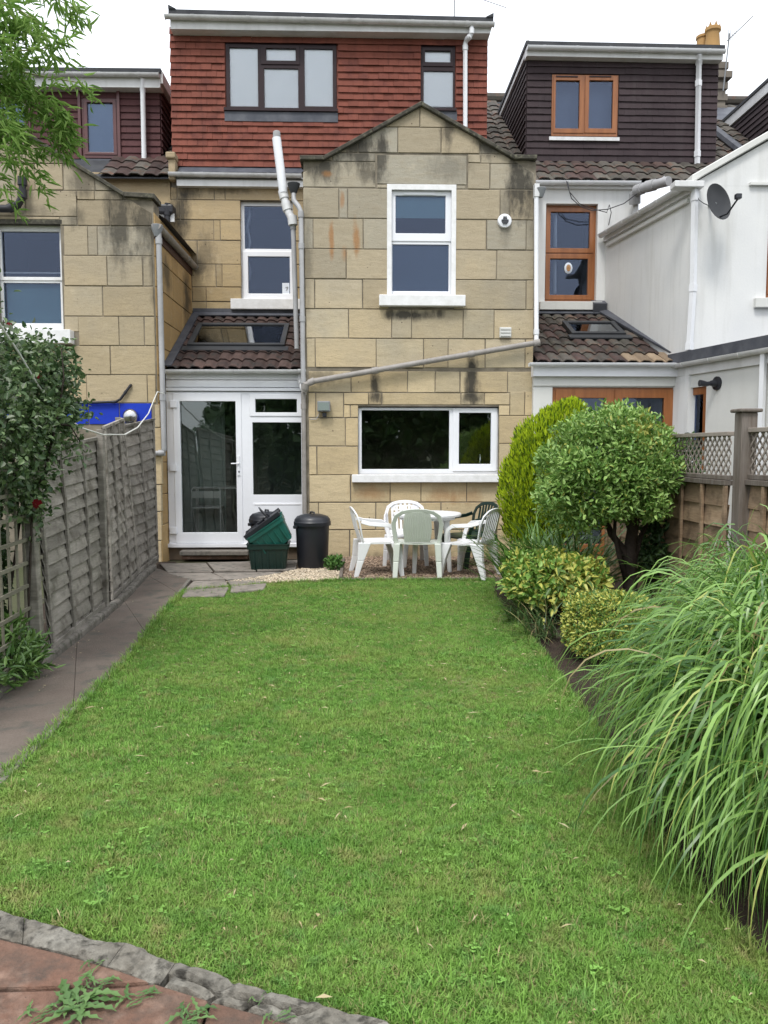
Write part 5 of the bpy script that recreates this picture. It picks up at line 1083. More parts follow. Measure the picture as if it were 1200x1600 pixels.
# ================================================ FENCES
def bil(c, u, v): return c[0].lerp(c[1], u).lerp(c[2].lerp(c[3], u), v)   # c = base near, base far, top near, top far
def fence_panel(c, n, battens, label, mat, name='lap_fence', top=True, group=None, wav=.01, out=1):
    th = thing(name, label, 'fence', (c[0] + c[1]) / 2, group); W = (c[1] - c[0]); nn = Vector((W.y, -W.x, 0)).normalized() * out
    H = ((c[2] - c[0]).length + (c[3] - c[1]).length) / 2; e = H / n
    for j in range(n):
        K = 7; ph = random.random() * 6; fr, bk = [], []
        for i in range(K + 1):
            u = i / K; zb = j / n + wav * math.sin(u * 5 + ph) / H * .8 + random.uniform(-.003, .003) / H; zt = (j + 1.12) / n
            fr.append((bil(c, u, zb) + nn * (.026 + random.uniform(0, .006)), bil(c, u, min(zt, 1.0)) + nn * .002, bil(c, u, zb) + nn * .004))
        mb = MB(); vs_ = [q[0] for q in fr] + [q[1] for q in fr] + [q[2] for q in fr]; k1 = K + 1
        fc = []
        for i in range(K): fc += [(i, i + 1, k1 + i + 1, k1 + i), (2 * k1 + i + 1, 2 * k1 + i, k1 + i, k1 + i + 1), (2 * k1 + i, 2 * k1 + i + 1, i + 1, i)]
        mb.add(vs_, fc).build('board', mat, th)
    d = W.normalized()
    def bar(p, q, w_, t_, nm='batten', off=.018):
        dd = (q - p).normalized(); s = nn.cross(dd).normalized(); vs_ = []
        for pt in (p, q):
            for a_, b_ in ((-w_ / 2, off), (w_ / 2, off), (w_ / 2, off + t_), (-w_ / 2, off + t_)): vs_.append(pt + s * a_ + nn * b_)
        MB().add(vs_, [(0, 3, 2, 1), (4, 5, 6, 7), (0, 1, 5, 4), (1, 2, 6, 5), (2, 3, 7, 6), (3, 0, 4, 7)]).build(nm, mat, th, bevel=.003)
    for u in battens: bar(bil(c, u, .0), bil(c, u, 1.0), .04, .024)
    if top: bar(c[2] + nn * .0, c[3], .03, .03, 'top_rail', .01); bar(bil(c, 0, .035), bil(c, 1, .035), .045, .02, 'bottom_rail', .02)
    return th
def cn(bn, bf, tn, tf, lift=0.03):
    b0, b1 = atZ(*bn, lift), atZ(*bf, lift); return [b0, b1, atY(tn[0], tn[1], b0.y), atY(tf[0], tf[1], b1.y)]
FG = 'weathered grey lap fence panels along the path'
fence_panel(cn((76, 1022), (163, 950), (47, 706), (151, 684)), 14, (0.02, .34, .68, .98), 'nearest grey lap fence panel, a wide one with a dark gap between its boards', M['fencewood'], group=FG)
fence_panel(cn((170, 944), (213, 902), (158, 668), (189, 655)), 15, (0.02, .33, .66, .98), 'middle grey lap fence panel leaning askew between two others', M['fencewood'], group=FG)
fence_panel(cn((214, 901), (244, 877), (186, 667), (238, 655)), 15, (.03, .5, .96), 'farthest grey lap fence panel, darkest and narrowest, against the stone corner', M['fencewood'], group=FG)
def post(px, py, Ypx, h, wd, label, mat, cap=0, name='fence_post', dx=0, lean=0):
    b = atZ(px, py); b.x += dx; b.y += Ypx; t_ = thing(name, label, 'post', b)
    v = MB().box(-wd / 2, wd / 2, -wd / 2, wd / 2, -.05, h); v.v = [(b.x + x + lean * z, b.y + y, z) for x, y, z in v.v]; v.build('shaft', mat, t_, bevel=.006)
    if cap: MB().box(b.x - wd * .72 + lean * h, b.x + wd * .72 + lean * h, b.y - wd * .72, b.y + wd * .72, h + .002, h + .03).build('cap', mat, t_, bevel=.01)
    return t_
post(62, 1045, 0, 1.6, .075, 'grey fence post at the near end of the lap fence by the trellis', M['fencewood'], lean=-.03)
post(160, 958, 0, 1.74, .06, 'grey fence post between the nearest and the middle lap panel', M['fencewood'], dx=.03)
post(214, 897, 0, 1.95, .07, 'tall leaning grey post in front of the blue painted band', M['fencewood'], lean=-.09)
# trellis with climbing rose
tr = thing('trellis', 'square wooden trellis at the left edge below the climbing rose', 'trellis', (-2.32, 5.0, 0))
tA, tB = Vector((-2.24, 4.0, .03)), Vector((-2.36, 5.72, .03)); td = (tB - tA); TLn = td.length; TM_ = along(tA, td)
for i in range(13): MB().box(i * TLn / 12 - .011, i * TLn / 12 + .011, -.012, .0, 0, 1.72, M=TM_).build('upright_lath', M['trellis'], tr)
for j in range(11): MB().box(-.03, TLn + .03, -.026, -.0125, .1 + j * .16 - .012, .1 + j * .16 + .012, M=TM_).build('cross_lath', M['trellis'], tr)
tag(MB().box(-.02, .05, -.01, .06, -.05, 1.8, M=along(Vector((-2.33, 5.55, 0)), td)).build('fence_post', M['trellis'], bevel=.004), 'greenish post behind the far end of the trellis', 'post')

# right fence
def right_fence(y0, y1, label, zt, tag_, x0, x1):
    th = thing('lattice_fence', label, 'fence', (3.02, (y0 + y1) / 2, 0)); W = Vector((x1 - x0, y1 - y0, 0)); Lw = W.length
    RMx = along(Vector((x1, y1, 0)), W * -1)       # front faces -X
    zb = zt - .40
    n = 7
    for j in range(n):
        z = .05 + j * (zb - .1) / n; h_ = (zb - .1) / n; k = 5; mb = MB(); vs_ = []
        for i in range(k + 1): vs_.append(RMx @ Vector((Lw * i / k, -.02 - random.uniform(0, .004), z + random.uniform(-.004, .004))))
        for i in range(k + 1): vs_.append(RMx @ Vector((Lw * i / k, -.004, z + h_ * 1.12)))
        for i in range(k + 1): vs_.append(RMx @ Vector((Lw * i / k, -.004, z)))
        fc = []
        for i in range(k): fc += [(i, i + 1, k + 2 + i, k + 1 + i), (2 * k + 2 + i, 2 * k + 3 + i, i + 1, i)]
        mb.add(vs_, fc).build('board', M['brownfence'], th)
    nb_ = max(2, round(Lw / .42))
    for i in range(nb_ + 1):
        u = .02 + (Lw - .04) * i / nb_; MB().box(u - .02, u + .02, -.05, -.024, .03, zb - .045, M=RMx).build('batten', M['brownfence'], th, bevel=.003)
    MB().box(0, Lw, -.055, .03, zb - .042, zb + .0, M=RMx).build('rail', M['postwood'], th, bevel=.004)
    MB().box(0, Lw, -.035, .015, zb + .003, zb + .04, M=RMx).build('rail', M['postwood'], th, bevel=.004)
    MB().box(0, Lw, -.045, .025, zt - .035, zt, M=RMx).build('top_rail', M['lattice'], th, bevel=.004)
    s = .085; z0, z1 = zb + .04, zt - .035; H = z1 - z0
    def strip(u0, sgn, yy):
        pts = [(u0, z0), (u0 + sgn * H, z1)]; p_ = [(u0 - .012, z0), (u0 + .012, z0), (u0 + sgn * H + .012, z1), (u0 + sgn * H - .012, z1)]
        if sgn < 0: pass
        p_ = clip(clip(p_, (0, z1), (0, z0)), (Lw, z0), (Lw, z1))
        if len(p_) > 2: MB().prism(p_, yy, yy + .006, 0, M=RMx).build('lattice_strip', M['lattice'], th)
    i = -H
    while i < Lw + H: strip(i, 1, -.02); strip(i, -1, -.01); i += s
    return th
right_fence(6.32, 9.3, 'brown board fence with diamond lattice top behind the round shrub', 1.70, 0, 3.03, 2.98)
right_fence(4.2, 6.16, 'brown board fence with diamond lattice top right of the tall post', 1.72, 0, 3.08, 3.04)
post(1153, 703 + 1.55 * 1220 / 6.24, 0, 1.84, .125, 'tall square brown fence post with a cap on the right', M['postwood'], cap=1)

# ================================================ FURNITURE
def leg(mb, p, q, a, b):      # tapered rectangular leg p(top) -> q(bottom); a,b = (wx,wy)
    vs_ = [Vector((q[0] + sx_ * b[0] / 2, q[1] + sy_ * b[1] / 2, q[2])) for sx_, sy_ in ((-1, -1), (1, -1), (1, 1), (-1, 1))] + [Vector((p[0] + sx_ * a[0] / 2, p[1] + sy_ * a[1] / 2, p[2])) for sx_, sy_ in ((-1, -1), (1, -1), (1, 1), (-1, 1))]
    return mb.add(vs_, [(0, 3, 2, 1), (4, 5, 6, 7), (0, 1, 5, 4), (1, 2, 6, 5), (2, 3, 7, 6), (3, 0, 4, 7)])
def chair(label, mat, loc, rz, style='slat', group='plastic garden chairs round the table'):
    t_ = thing('garden_chair', label, 'chair', (0, 0, 0), group)
    K = 8; vs_, fc = [], []                               # seat: dished shell with lip, front = +Y
    for z_off in (0, -.022):
        for j in range(K + 1):
            v = j / K; y = -.2 + .44 * v
            for i in range(K + 1):
                u = i / K * 2 - 1; wd = .23 + .02 * v; z = .42 + .018 * abs(u) ** 2.5 - .014 * math.sin(math.pi * v) * (1 - u * u) - (.03 * max(0, (v - .85) / .15) ** 2) - (.02 if abs(u) > .99 else 0)
                vs_.append((u * wd, y, z + z_off))
    n = K + 1; n2 = n * n
    for j in range(K):
        for i in range(K): a = j * n + i; fc += [(a, a + 1, a + n + 1, a + n), (n2 + a, n2 + a + n, n2 + a + n + 1, n2 + a + 1)]
    for i in range(K):
        fc += [(i, n2 + i, n2 + i + 1, i + 1), (K * n + i, K * n + i + 1, n2 + K * n + i + 1, n2 + K * n + i), (i * n, (i + 1) * n, n2 + (i + 1) * n, n2 + i * n), (i * n + K, n2 + i * n + K, n2 + (i + 1) * n + K, (i + 1) * n + K)]
    MB().add(vs_, fc).build('seat', mat, t_, smooth='auto')
    for sx_ in (-1, 1):
        leg(leg(MB(), (sx_ * .235, .2, .415), (sx_ * .255, .235, .22), (.07, .14), (.06, .08)), (sx_ * .255, .235, .22), (sx_ * .27, .265, 0), (.06, .08), (.05, .05)).build('leg', mat, t_, bevel=.008)
        leg(leg(MB(), (sx_ * .215, -.17, .415), (sx_ * .225, -.22, .2), (.07, .15), (.06, .08)), (sx_ * .225, -.22, .2), (sx_ * .235, -.275, 0), (.06, .08), (.05, .05)).build('leg', mat, t_, bevel=.008)
        # armrest: front upright curving back into the backrest
        pr_ = [(-.028, -.008), (.028, -.008), (.028, .006), (-.028, .006)]
        MB().sweep([(sx_ * .24, .2, .41), (sx_ * .262, .19, .5), (sx_ * .272, .165, .58), (sx_ * .275, .11, .625), (sx_ * .275, .0, .635), (sx_ * .268, -.12, .645), (sx_ * .25, -.21, .675)], [(-.024, -.009), (.024, -.009), (.024, .009), (-.024, .009)], up=(sx_, 0, .25)).build('armrest', mat, t_, smooth='auto', bevel=.004)
    arch = [(-.225, -.19, .42), (-.243, -.215, .55), (-.25, -.235, .66), (-.225, -.262, .745), (-.16, -.288, .795), (-.08, -.30, .815), (0, -.303, .82)]
    arch = arch + [(-x, y, z) for x, y, z in arch[-2::-1]]
    MB().sweep(arch, [(-.022, -.009), (.022, -.009), (.022, .009), (-.022, .009)], up=(0, 1, .25)).build('back_frame', mat, t_, smooth='auto', bevel=.004)
    yb = lambda z: -.195 - (z - .42) * .27
    def top(x): return .80 - 1.15 * x * x * 1.3
    if style == 'panel':                                   # broad middle panel with fine ribs, open sides
        vs_, fc = [], []; K1, K2 = 26, 8
        for j in range(K2 + 1):
            for i in range(K1 + 1):
                x = -.135 + .27 * i / K1; z = .43 + (top(x) - .43) * j / K2; wv = (.004 if i % 2 else 0) if 0 < j < K2 else 0
                vs_.append((x * (1 + .12 * math.sin(math.pi * j / K2)), yb(z) - .012 * math.cos(x / .135 * 1.5) - wv, z))
        m = K1 + 1
        for j in range(K2):
            for i in range(K1): a = j * m + i; fc.append((a, a + 1, a + m + 1, a + m))
        o = MB().add(vs_, fc).build('backrest', mat, t_); sd = o.modifiers.new('thick', 'SOLIDIFY'); sd.thickness = .01
    else:
        for k in range(7):
            x = -.165 + .055 * k; z1 = top(x); mb = MB()
            mb.sweep([(x * .92, yb(.43), .43), (x, yb(.58) - .008, .58), (x * 1.05, yb(z1), z1)], [(-.015, -.005), (.015, -.005), (.015, .005), (-.015, .005)], up=(0, 1, .2)); mb.build('slat', mat, t_, smooth='auto')
        MB().box(-.2, .2, -.205, -.185, .415, .45).build('lower_rail', mat, t_, bevel=.006)
    if style == 'slots':                                   # solid upper band with small slots
        mb = MB(); mb.grid(-.19, .19, .70, .775, [(-.12 + .04 * q, -.105 + .04 * q, .72, .755) for q in range(7)], -.006, .006)
        mb.v = [(x, yb(z) + y - .004, z) for x, y, z in mb.v]; mb.build('back_band', mat, t_)
    t_.location = loc; t_.rotation_euler = (0, 0, rz); t_.scale = (1.14, 1.05, 1.0) if style == 'panel' else (1.04, 1.04, 1.0); return t_
gz = .012
cl = lambda px, py, dy=0: (lambda q: (q.x, q.y + dy, gz))(atZ(px, py, gz))
# table
tb = thing('garden_table', 'round white plastic garden table on the gravel in front of the kitchen window', 'table', (0, 0, 0))
MB().lathe([(.02, .715), (.38, .715), (.425, .70), (.435, .702), (.44, .725), (.43, .738), (.1, .736), (.001, .736)], (0, 0, 0), 40).build('table_top', M['whiteplastic'], tb, smooth='auto')
MB().lathe([(.36, .66), (.36, .714), (.345, .714), (.345, .66)], (0, 0, 0), 30).build('apron', M['whiteplastic'], tb, smooth='auto')
for k in range(4):
    a = R(45 + 90 * k + 12); leg(MB(), (.27 * math.cos(a), .27 * math.sin(a), .71), (.33 * math.cos(a), .33 * math.sin(a), 0), (.085, .085), (.05, .05)).build('leg', M['whiteplastic'], tb, bevel=.012)
tp = atZ(667, 803, .735); tb.location = (tp.x, tp.y, gz)
TX, TY = tp.x, tp.y
chair('sage green plastic chair turned with its back to the lawn in front of the table', M['sageplastic'], cl(655, 905, .33), R(-4), 'panel')
chair('white plastic chair left of the table facing right', M['whiteplastic'], cl(588, 898, .12), R(-82), 'slat')
chair('white plastic slatted chair right of the table seen from behind its right arm', M['whiteplastic'], cl(740, 905, .28), R(58), 'slat')
chair('white plastic chair behind the table, only its slotted back showing over the top', M['whiteplastic'], (TX - .24, TY + .62, gz), R(178), 'slots')
chair('dark green plastic chair behind the right white chair near the wall', M['dgreen'], (TX + .62, TY + .42, gz), R(118), 'slat')
# bins and boxes
def bin_(label, px, py, dy=0, s=1.0, y=None):
    t_ = thing('dustbin', label, 'bin', (0, 0, 0), 'black plastic dustbins'); 
    MB().lathe([(.001, .0), (.19, .0), (.2, .02), (.222, .56), (.232, .57), (.232, .585), (.215, .585), (.185, .03), (.001, .03)], (0, 0, 0), 32).build('body', M['black'], t_, smooth='auto')
    l_ = MB().lathe([(.243, .555), (.246, .60), (.236, .612), (.235, .635), (.2, .675), (.12, .70), (.001, .708)], (0, 0, 0), 32).build('lid', M['black'], t_, smooth='auto')
    MB().box(-.03, .03, -.27, -.225, .52, .56).build('handle', M['black'], t_, bevel=.008)
    MB().tube([(-.06, .0, .7), (-.05, 0, .725), (.05, 0, .725), (.06, 0, .7)], .012, 8).build('lid_handle', M['black'], l_, smooth='auto')
    p_ = atZ(px, py); t_.location = (p_.x, p_.y + dy, .01); t_.rotation_euler = (0, 0, R(-60)); return t_
bin_('black dustbin with a domed lid standing alone on the gravel against the pipe', 487, 891, .22)
bin_('black dustbin half hidden behind the green recycling boxes', 412, 888, .42)
def rbox(label, mat, name, w0, d0, w1, d1, h, lidmat=None):
    t_ = thing(name, label, 'recycling box', (0, 0, 0)); mb = MB()
    def ring(w_, d_, z, r=.035):
        out = []
        for cx_, cy_, a0 in ((w_ / 2 - r, d_ / 2 - r, 0), (-w_ / 2 + r, d_ / 2 - r, 90), (-w_ / 2 + r, -d_ / 2 + r, 180), (w_ / 2 - r, -d_ / 2 + r, 270)):
            for k in range(4): a = R(a0 + 30 * k); out.append((cx_ + r * math.cos(a), cy_ + r * math.sin(a), z))
        return out
    rs = [ring(w0, d0, 0), ring(w1, d1, h - .07), ring(w1 + .03, d1 + .03, h - .068), ring(w1 + .035, d1 + .035, h - .015), ring(w1 + .05, d1 + .05, h - .012), ring(w1 + .05, d1 + .05, h), ring(w1 - .01, d1 - .01, h), ring(w0 - .01, d0 - .01, .01)]
    vs_ = [q for r_ in rs for q in r_]; n = 16; fc = []
    for j in range(len(rs) - 1):
        for i in range(n): fc.append((j * n + i, j * n + (i + 1) % n, (j + 1) * n + (i + 1) % n, (j + 1) * n + i))
    fc += [tuple(reversed(range(n))), tuple((len(rs) - 1) * n + i for i in range(n))]
    mb.add(vs_, fc).build('box_body', mat, t_, smooth='auto')
    for i in range(5):
        x = -w0 / 2 + w0 * (i + .5) / 5; MB().box(x - .006, x + .006, -(d0 + d1) / 4 - .022, -(d0 + d1) / 4 + .02, .03, h - .09).build('rib', mat, t_)
    return t_
bx = rbox('dark green recycling box standing on the ground below the tilted box', M['dgreen'], 'recycling_box', .44, .34, .50, .40, .345)
p_ = atZ(418, 893); bx.location = (p_.x, p_.y + .18, .01); bx.rotation_euler = (0, 0, R(3))
b2 = rbox('bright green recycling box tipped up on top of the dark green box', M['green'], 'recycling_box', .42, .34, .50, .40, .32)
b2.location = (p_.x + .12, p_.y + .19, .315); b2.rotation_euler = (R(4), R(-34), R(3))
ld_ = thing('box_lid', 'black plastic box lid sliding out of the tipped green box', 'lid', (0, 0, 0))
MB().box(-.27, .27, -.2, .2, 0, .018).build('panel', M['black'], ld_, bevel=.008)
for s_ in (-1, 1): MB().box(-.27, .27, s_ * .2 - .014, s_ * .2 + .014, -.03, .028).build('rim', M['black'], ld_, bevel=.006)
MB().box(-.05, .05, -.03, .03, .018, .05).build('handle', M['black'], ld_, bevel=.01)
ld_.location = (p_.x - .08, p_.y + .18, .60); ld_.rotation_euler = (R(3), R(-36), R(3))
l2 = thing('box_lid', 'black plastic lid standing on edge in the tipped green box', 'lid', (0, 0, 0)); MB().box(-.17, .17, -.19, .19, 0, .02).build('panel', M['black'], l2, bevel=.008); MB().box(-.06, .06, -.02, .02, .02, .05).build('handle', M['black'], l2, bevel=.01)
l2.location = (p_.x - .02, p_.y + .24, .66); l2.rotation_euler = (R(2), R(48), R(12))
# folding chair and table inside the kitchen
fc_ = thing('folding_chair', 'pale folding chair standing inside the glazed back door', 'chair', (0, 0, 0)); ky = YLT + .55; kz = atY(320, 846, YLT).z
k0, k1 = atY(300, 830, ky).x, atY(345, 830, ky).x
for x_ in (k0, k1):
    pipe(fc_, [(x_, ky, kz), (x_, ky, kz + .72)], .011, M['gutter'], 'leg'); pipe(fc_, [(x_, ky + .35, kz), (x_, ky + .05, kz + .45)], .011, M['gutter'], 'leg')
pipe(fc_, [(k0, ky, kz + .72), (k0 + .03, ky, kz + .76), (k1 - .03, ky, kz + .76), (k1, ky, kz + .72)], .011, M['gutter'], 'back_rail')
MB().box(k0, k1, ky - .03, ky + .35, kz + .44, kz + .465).build('seat', M['gutter'], fc_, bevel=.006); MB().box(k0, k1, ky - .01, ky + .01, kz + .6, kz + .7).build('backrest', M['cream'], fc_, bevel=.004)
kt = thing('kitchen_table', 'pale table just inside the glazed back door behind the folding chair', 'table', (0, 0, 0)); kx_ = k1 + .1
MB().box(k0 - .05, kx_ + .18, ky + .4, ky + .95, kz + .72, kz + .75).build('table_top', M['cream'], kt)
for x_ in (k0, kx_ + .14): 
    for y_ in (ky + .43, ky + .9): MB().box(x_ - .02, x_ + .02, y_ - .02, y_ + .02, kz - .3, kz + .718).build('leg', M['cream'], kt)
# ================================================ PLANTS
def unit(a): return a / np.maximum(np.linalg.norm(a, axis=1, keepdims=True), 1e-9)
def leaf_mesh(name, P, D, Nn, L, W, col, mat, parent=None, fold=.25, droop=.1, two=None, wide=.4):
    n = len(P); D = unit(D); S = unit(np.cross(D, Nn)); Nn = unit(np.cross(S, D)); L = L[:, None]; W = W[:, None]
    b = P; t = P + D * L - Nn * droop * L; up = Nn * fold * W
    r1 = P + D * L * .3 + S * W * .5 + up; r2 = P + D * L * .68 + S * W * wide + up - Nn * droop * .4 * L; l1 = P + D * L * .3 - S * W * .5 + up; l2 = P + D * L * .68 - S * W * wide + up - Nn * droop * .4 * L
    V = np.stack([b, r1, r2, t, l2, l1], 1).reshape(-1, 3); i = np.arange(n)[:, None] * 6
    F = np.stack([i + [0, 1, 2, 3], i + [0, 3, 4, 5]], 1).reshape(-1, 4)
    c = np.repeat(col, 2, 0)
    if two is not None: c[1::2] = two
    return mesh_np(name, V, F, mat, parent, c)
def lerpc(a, b, t): return np.array(a)[None] * (1 - t[:, None]) + np.array(b)[None] * t[:, None]
def blob_pts(blobs, n, shell=(.62, 1.0), bump=.16, bs=2.2, sq=2.0):
    # blobs: (centre, radii, weight)
    wts = np.array([b[2] for b in blobs], float); wts /= wts.sum(); P, Nr = [], []
    for (c, r, _), k in zip(blobs, (wts * n).astype(int)):
        d = unit(rng.normal(size=(k, 3)))
        if sq != 2.0: d = d / (np.abs(d) ** sq).sum(1, keepdims=True) ** (1 / sq)
        ph = rng.random(6) * 6.28; f = 1 + bump * (np.sin(d[:, 0] * bs * 3 + ph[0]) * np.sin(d[:, 1] * bs * 3 + ph[1]) + .6 * np.sin(d[:, 2] * bs * 4 + ph[2]) + .5 * np.sin((d[:, 0] - d[:, 2]) * bs * 7 + ph[3]))
        rr_ = shell[0] + (shell[1] - shell[0]) * rng.random(k) ** .6
        P.append(np.array(c) + d * np.array(r) * (rr_ * f)[:, None]); Nr.append(unit(d / np.array(r)))
    return np.vstack(P), np.vstack(Nr)
def bush(name, parent, blobs, n, L, W, ca, cb, mat, upb=.3, outw=.7, jit=.7, shell=(.62, 1), bump=.16, yel=None, pyel=0, tone=None, sq=2.0, fold=.25, droop=.15, kind='stuff', zmin=.03, wide=.4):
    P, Nr = blob_pts(blobs, n, shell, bump, sq=sq); k = P[:, 2] > zmin; P, Nr = P[k], Nr[k]; m = len(P)
    D = unit(Nr * outw + rng.normal(size=(m, 3)) * jit + np.array([0, 0, upb])); Nv = unit(Nr + np.array([0, 0, .7]) + rng.normal(size=(m, 3)) * .45)
    t = rng.random(m); col = lerpc(ca, cb, t); two = None
    if yel is not None:
        py = rng.random(m) < (pyel(P) if callable(pyel) else pyel); cy = lerpc(yel, tuple(x * .7 for x in yel), rng.random(m)); two = np.where((rng.random(m) < (pyel(P) if callable(pyel) else pyel))[:, None], cy, col); col = np.where(py[:, None], cy, col)
    ll = L * (.65 + .7 * rng.random(m)); 
    o = leaf_mesh(name, P, D, Nv, ll, ll * W / L, col, mat, parent, fold, droop, two, wide)
    if kind: o['kind'] = kind
    return o
def branch(pts, r0, r1, mat, parent, name='branch', n=7):
    k = len(pts); return MB().tube(pts, 1, n, scale=[r0 + (r1 - r0) * i / (k - 1) for i in range(k)]).build(name, mat, parent, smooth=True)
def at(px, py, Y): return np.array(atY(px, py, Y))
K_ = lambda Y, px: px * Y / F_PX
# round clipped shrub (privet)
YP = 7.4; tb_ = atZ(985, 703 + 1.55 * 1220 / YP); sh = thing('round_shrub', 'round clipped green shrub on dark bare stems in the bed', 'shrub', tb_)
cpt = lambda px, py, dy=0: Vector(at(px, py, YP + dy))
branch([tb_ - Vector((0, 0, .05)), cpt(984, 905), cpt(985, 850), cpt(994, 790), cpt(1000, 740)], .075, .04, M['bark'], sh, 'trunk', 9)
branch([cpt(984, 900), cpt(975, 860), cpt(955, 835), cpt(946, 810), cpt(935, 780)], .045, .02, M['bark'], sh)
branch([cpt(978, 905, -.05), cpt(968, 870, -.08), cpt(960, 835, -.1), cpt(962, 800, -.1)], .028, .014, M['bark'], sh)
branch([cpt(990, 880), cpt(1000, 840, .1), cpt(1020, 800, .15), cpt(1030, 760, .1)], .03, .014, M['bark'], sh)
branch([cpt(988, 840), cpt(975, 800, .1), cpt(960, 770, .1)], .03, .012, M['bark'], sh); branch([cpt(946, 812), cpt(930, 795, -.1), cpt(905, 770, -.2)], .02, .008, M['bark'], sh)
kk = YP / F_PX
bl_ = [(at(942, 742, YP), (94 * kk, .58, 78 * kk), 6), (at(985, 702, YP), (62 * kk, .42, 56 * kk), 2), (at(900, 775, YP - .1), (54 * kk, .4, 62 * kk), 2.2), (at(1000, 745, YP), (46 * kk, .4, 46 * kk), 1.4), (at(960, 662, YP + .1), (54 * kk, .32, 30 * kk), .9)]
bl_ += [(at(950 + 88 * math.cos(k * .7), 742 - 78 * math.sin(k * .7), YP - .15 + .25 * math.sin(k * 2.1)), (random.uniform(24, 36) * kk, .2, random.uniform(20, 30) * kk), .55) for k in range(9) if k not in (6, 7)]
bl_ += [(at(random.uniform(880, 1020), random.uniform(690, 800), YP - .5), (.17, .1, .13), .4) for k in range(7)]
yt = at(1015, 672, YP - .33)
bush('crown', sh, bl_, 19000, .050, .021, (.09, .21, .03), (.36, .52, .15), M['leaf'], upb=.5, shell=(.6, 1.05), bump=.11, yel=(.45, .45, .10), pyel=lambda P: .03 + .75 * np.exp(-((P - yt) ** 2).sum(1) / .03))
sp_ = []
for _ in range(46):
    a_, b_ = random.uniform(0, 6.28), random.uniform(-.2, 1.3); c_ = Vector(at(950, 745, YP)) + Vector((.62 * math.cos(a_) * math.cos(b_), .5 * math.sin(a_) * math.cos(b_), .58 * math.sin(b_)))
    dv = (c_ - Vector(at(950, 780, YP))).normalized() + Vector((random.uniform(-.3, .3), random.uniform(-.3, .3), .5)); ln_ = random.uniform(.07, .17); branch([c_, c_ + dv.normalized() * ln_], .003, .0015, M['bark'], sh, 'twig', 4)
    for q_ in range(9): sp_.append(tuple(c_ + dv.normalized() * ln_ * (q_ + 1) / 9) + tuple(dv))
sp_ = np.array(sp_); mm = len(sp_); ls_ = .035 + .02 * rng.random(mm)
tag(leaf_mesh('shoots', sp_[:, :3], unit(sp_[:, 3:] * .5 + rng.normal(size=(mm, 3)) * .7), unit(rng.normal(size=(mm, 3)) + [0, 0, 1]), ls_, ls_ * .42, lerpc((.12, .24, .04), (.34, .48, .14), rng.random(mm)), M['leaf'], sh), kind='stuff')
# golden conifer
YC = 9.45; kc = YC / F_PX; cb_ = atZ(850, 703 + 1.55 * 1220 / YC); cf = thing('conifer', 'golden green egg shaped conifer beside the patio', 'conifer', cb_)
branch([cb_ - Vector((0, 0, .05)), Vector(at(852, 830, YC)), Vector(at(870, 700, YC))], .05, .02, M['bark'], cf, 'trunk')
bl_ = [(at(845, 770, YC), (66 * kc, .5, 88 * kc), 4), (at(858, 720, YC), (62 * kc, .46, 76 * kc), 3), (at(880, 676, YC), (40 * kc, .34, 46 * kc), 1.4), (at(835, 815, YC), (50 * kc, .4, 56 * kc), 1.5), (at(893, 650, YC), (22 * kc, .2, 24 * kc), .5)]
P, Nr = blob_pts(bl_, 26000, (.7, 1), .035, 2.5); k = P[:, 2] > .08; P, Nr = P[k], Nr[k]; m = len(P)
D = unit(Nr * .55 + np.array([0, 0, 1.15]) + rng.normal(size=(m, 3)) * .28); ll = .04 + .045 * rng.random(m); t = rng.random(m)
tag(leaf_mesh('foliage', P, D, unit(Nr + rng.normal(size=(m, 3)) * .8), ll, ll * .26, np.where((t < .3)[:, None], lerpc((.09, .16, .015), (.14, .22, .02), rng.random(m)), lerpc((.34, .48, .02), (.52, .62, .03), rng.random(m))), M['leafmatte'], cf, .2, .05), kind='stuff')
# euonymus hedge block
ye = 5.75; ke = ye / F_PX; eb = atZ(950, 1045); eh = thing('variegated_shrub', 'boxy yellow and green small leaved shrub in front of the dark stems', 'shrub', eb)
bush('foliage', eh, [(at(958, 992, ye), (68 * ke, .34, 66 * ke), 5), (at(915, 985, ye), (32 * ke, .26, 52 * ke), 1.3)], 11500, .026, .016, (.07, .16, .03), (.16, .28, .06), M['leaf'], upb=.35, shell=(.78, 1), bump=.04, yel=(.56, .57, .12), pyel=.55, sq=3.2, zmin=.06)
for dx in (-.12, .02, .15): branch([eb + Vector((dx, .3, -.03)), eb + Vector((dx * 1.1, .3, .2)), eb + Vector((dx * 1.2, .3, .35))], .016, .008, M['bark'], eh, 'stem', 5)
# elaeagnus
ya = 7.0; ka = ya / F_PX; ab = atZ(862, 1020); ea = thing('variegated_shrub', 'loose shrub with large yellow edged leaves at the left corner of the bed', 'shrub', ab)
bl_ = [(at(862, 908, ya), (66 * ka, .4, 50 * ka), 3), (at(825, 925, ya), (38 * ka, .3, 46 * ka), 1.6), (at(908, 905, ya), (42 * ka, .3, 38 * ka), 1.4), (at(815, 890, ya + .3), (30 * ka, .2, 28 * ka), 1)]
bush('foliage', ea, bl_, 4800, .060, .032, (.10, .22, .03), (.26, .42, .09), M['leaf'], upb=.3, shell=(.55, 1), bump=.12, yel=(.56, .56, .12), pyel=lambda P: .25 + .3 * (P[:, 0] > at(850, 900, ya)[0]), zmin=.2)
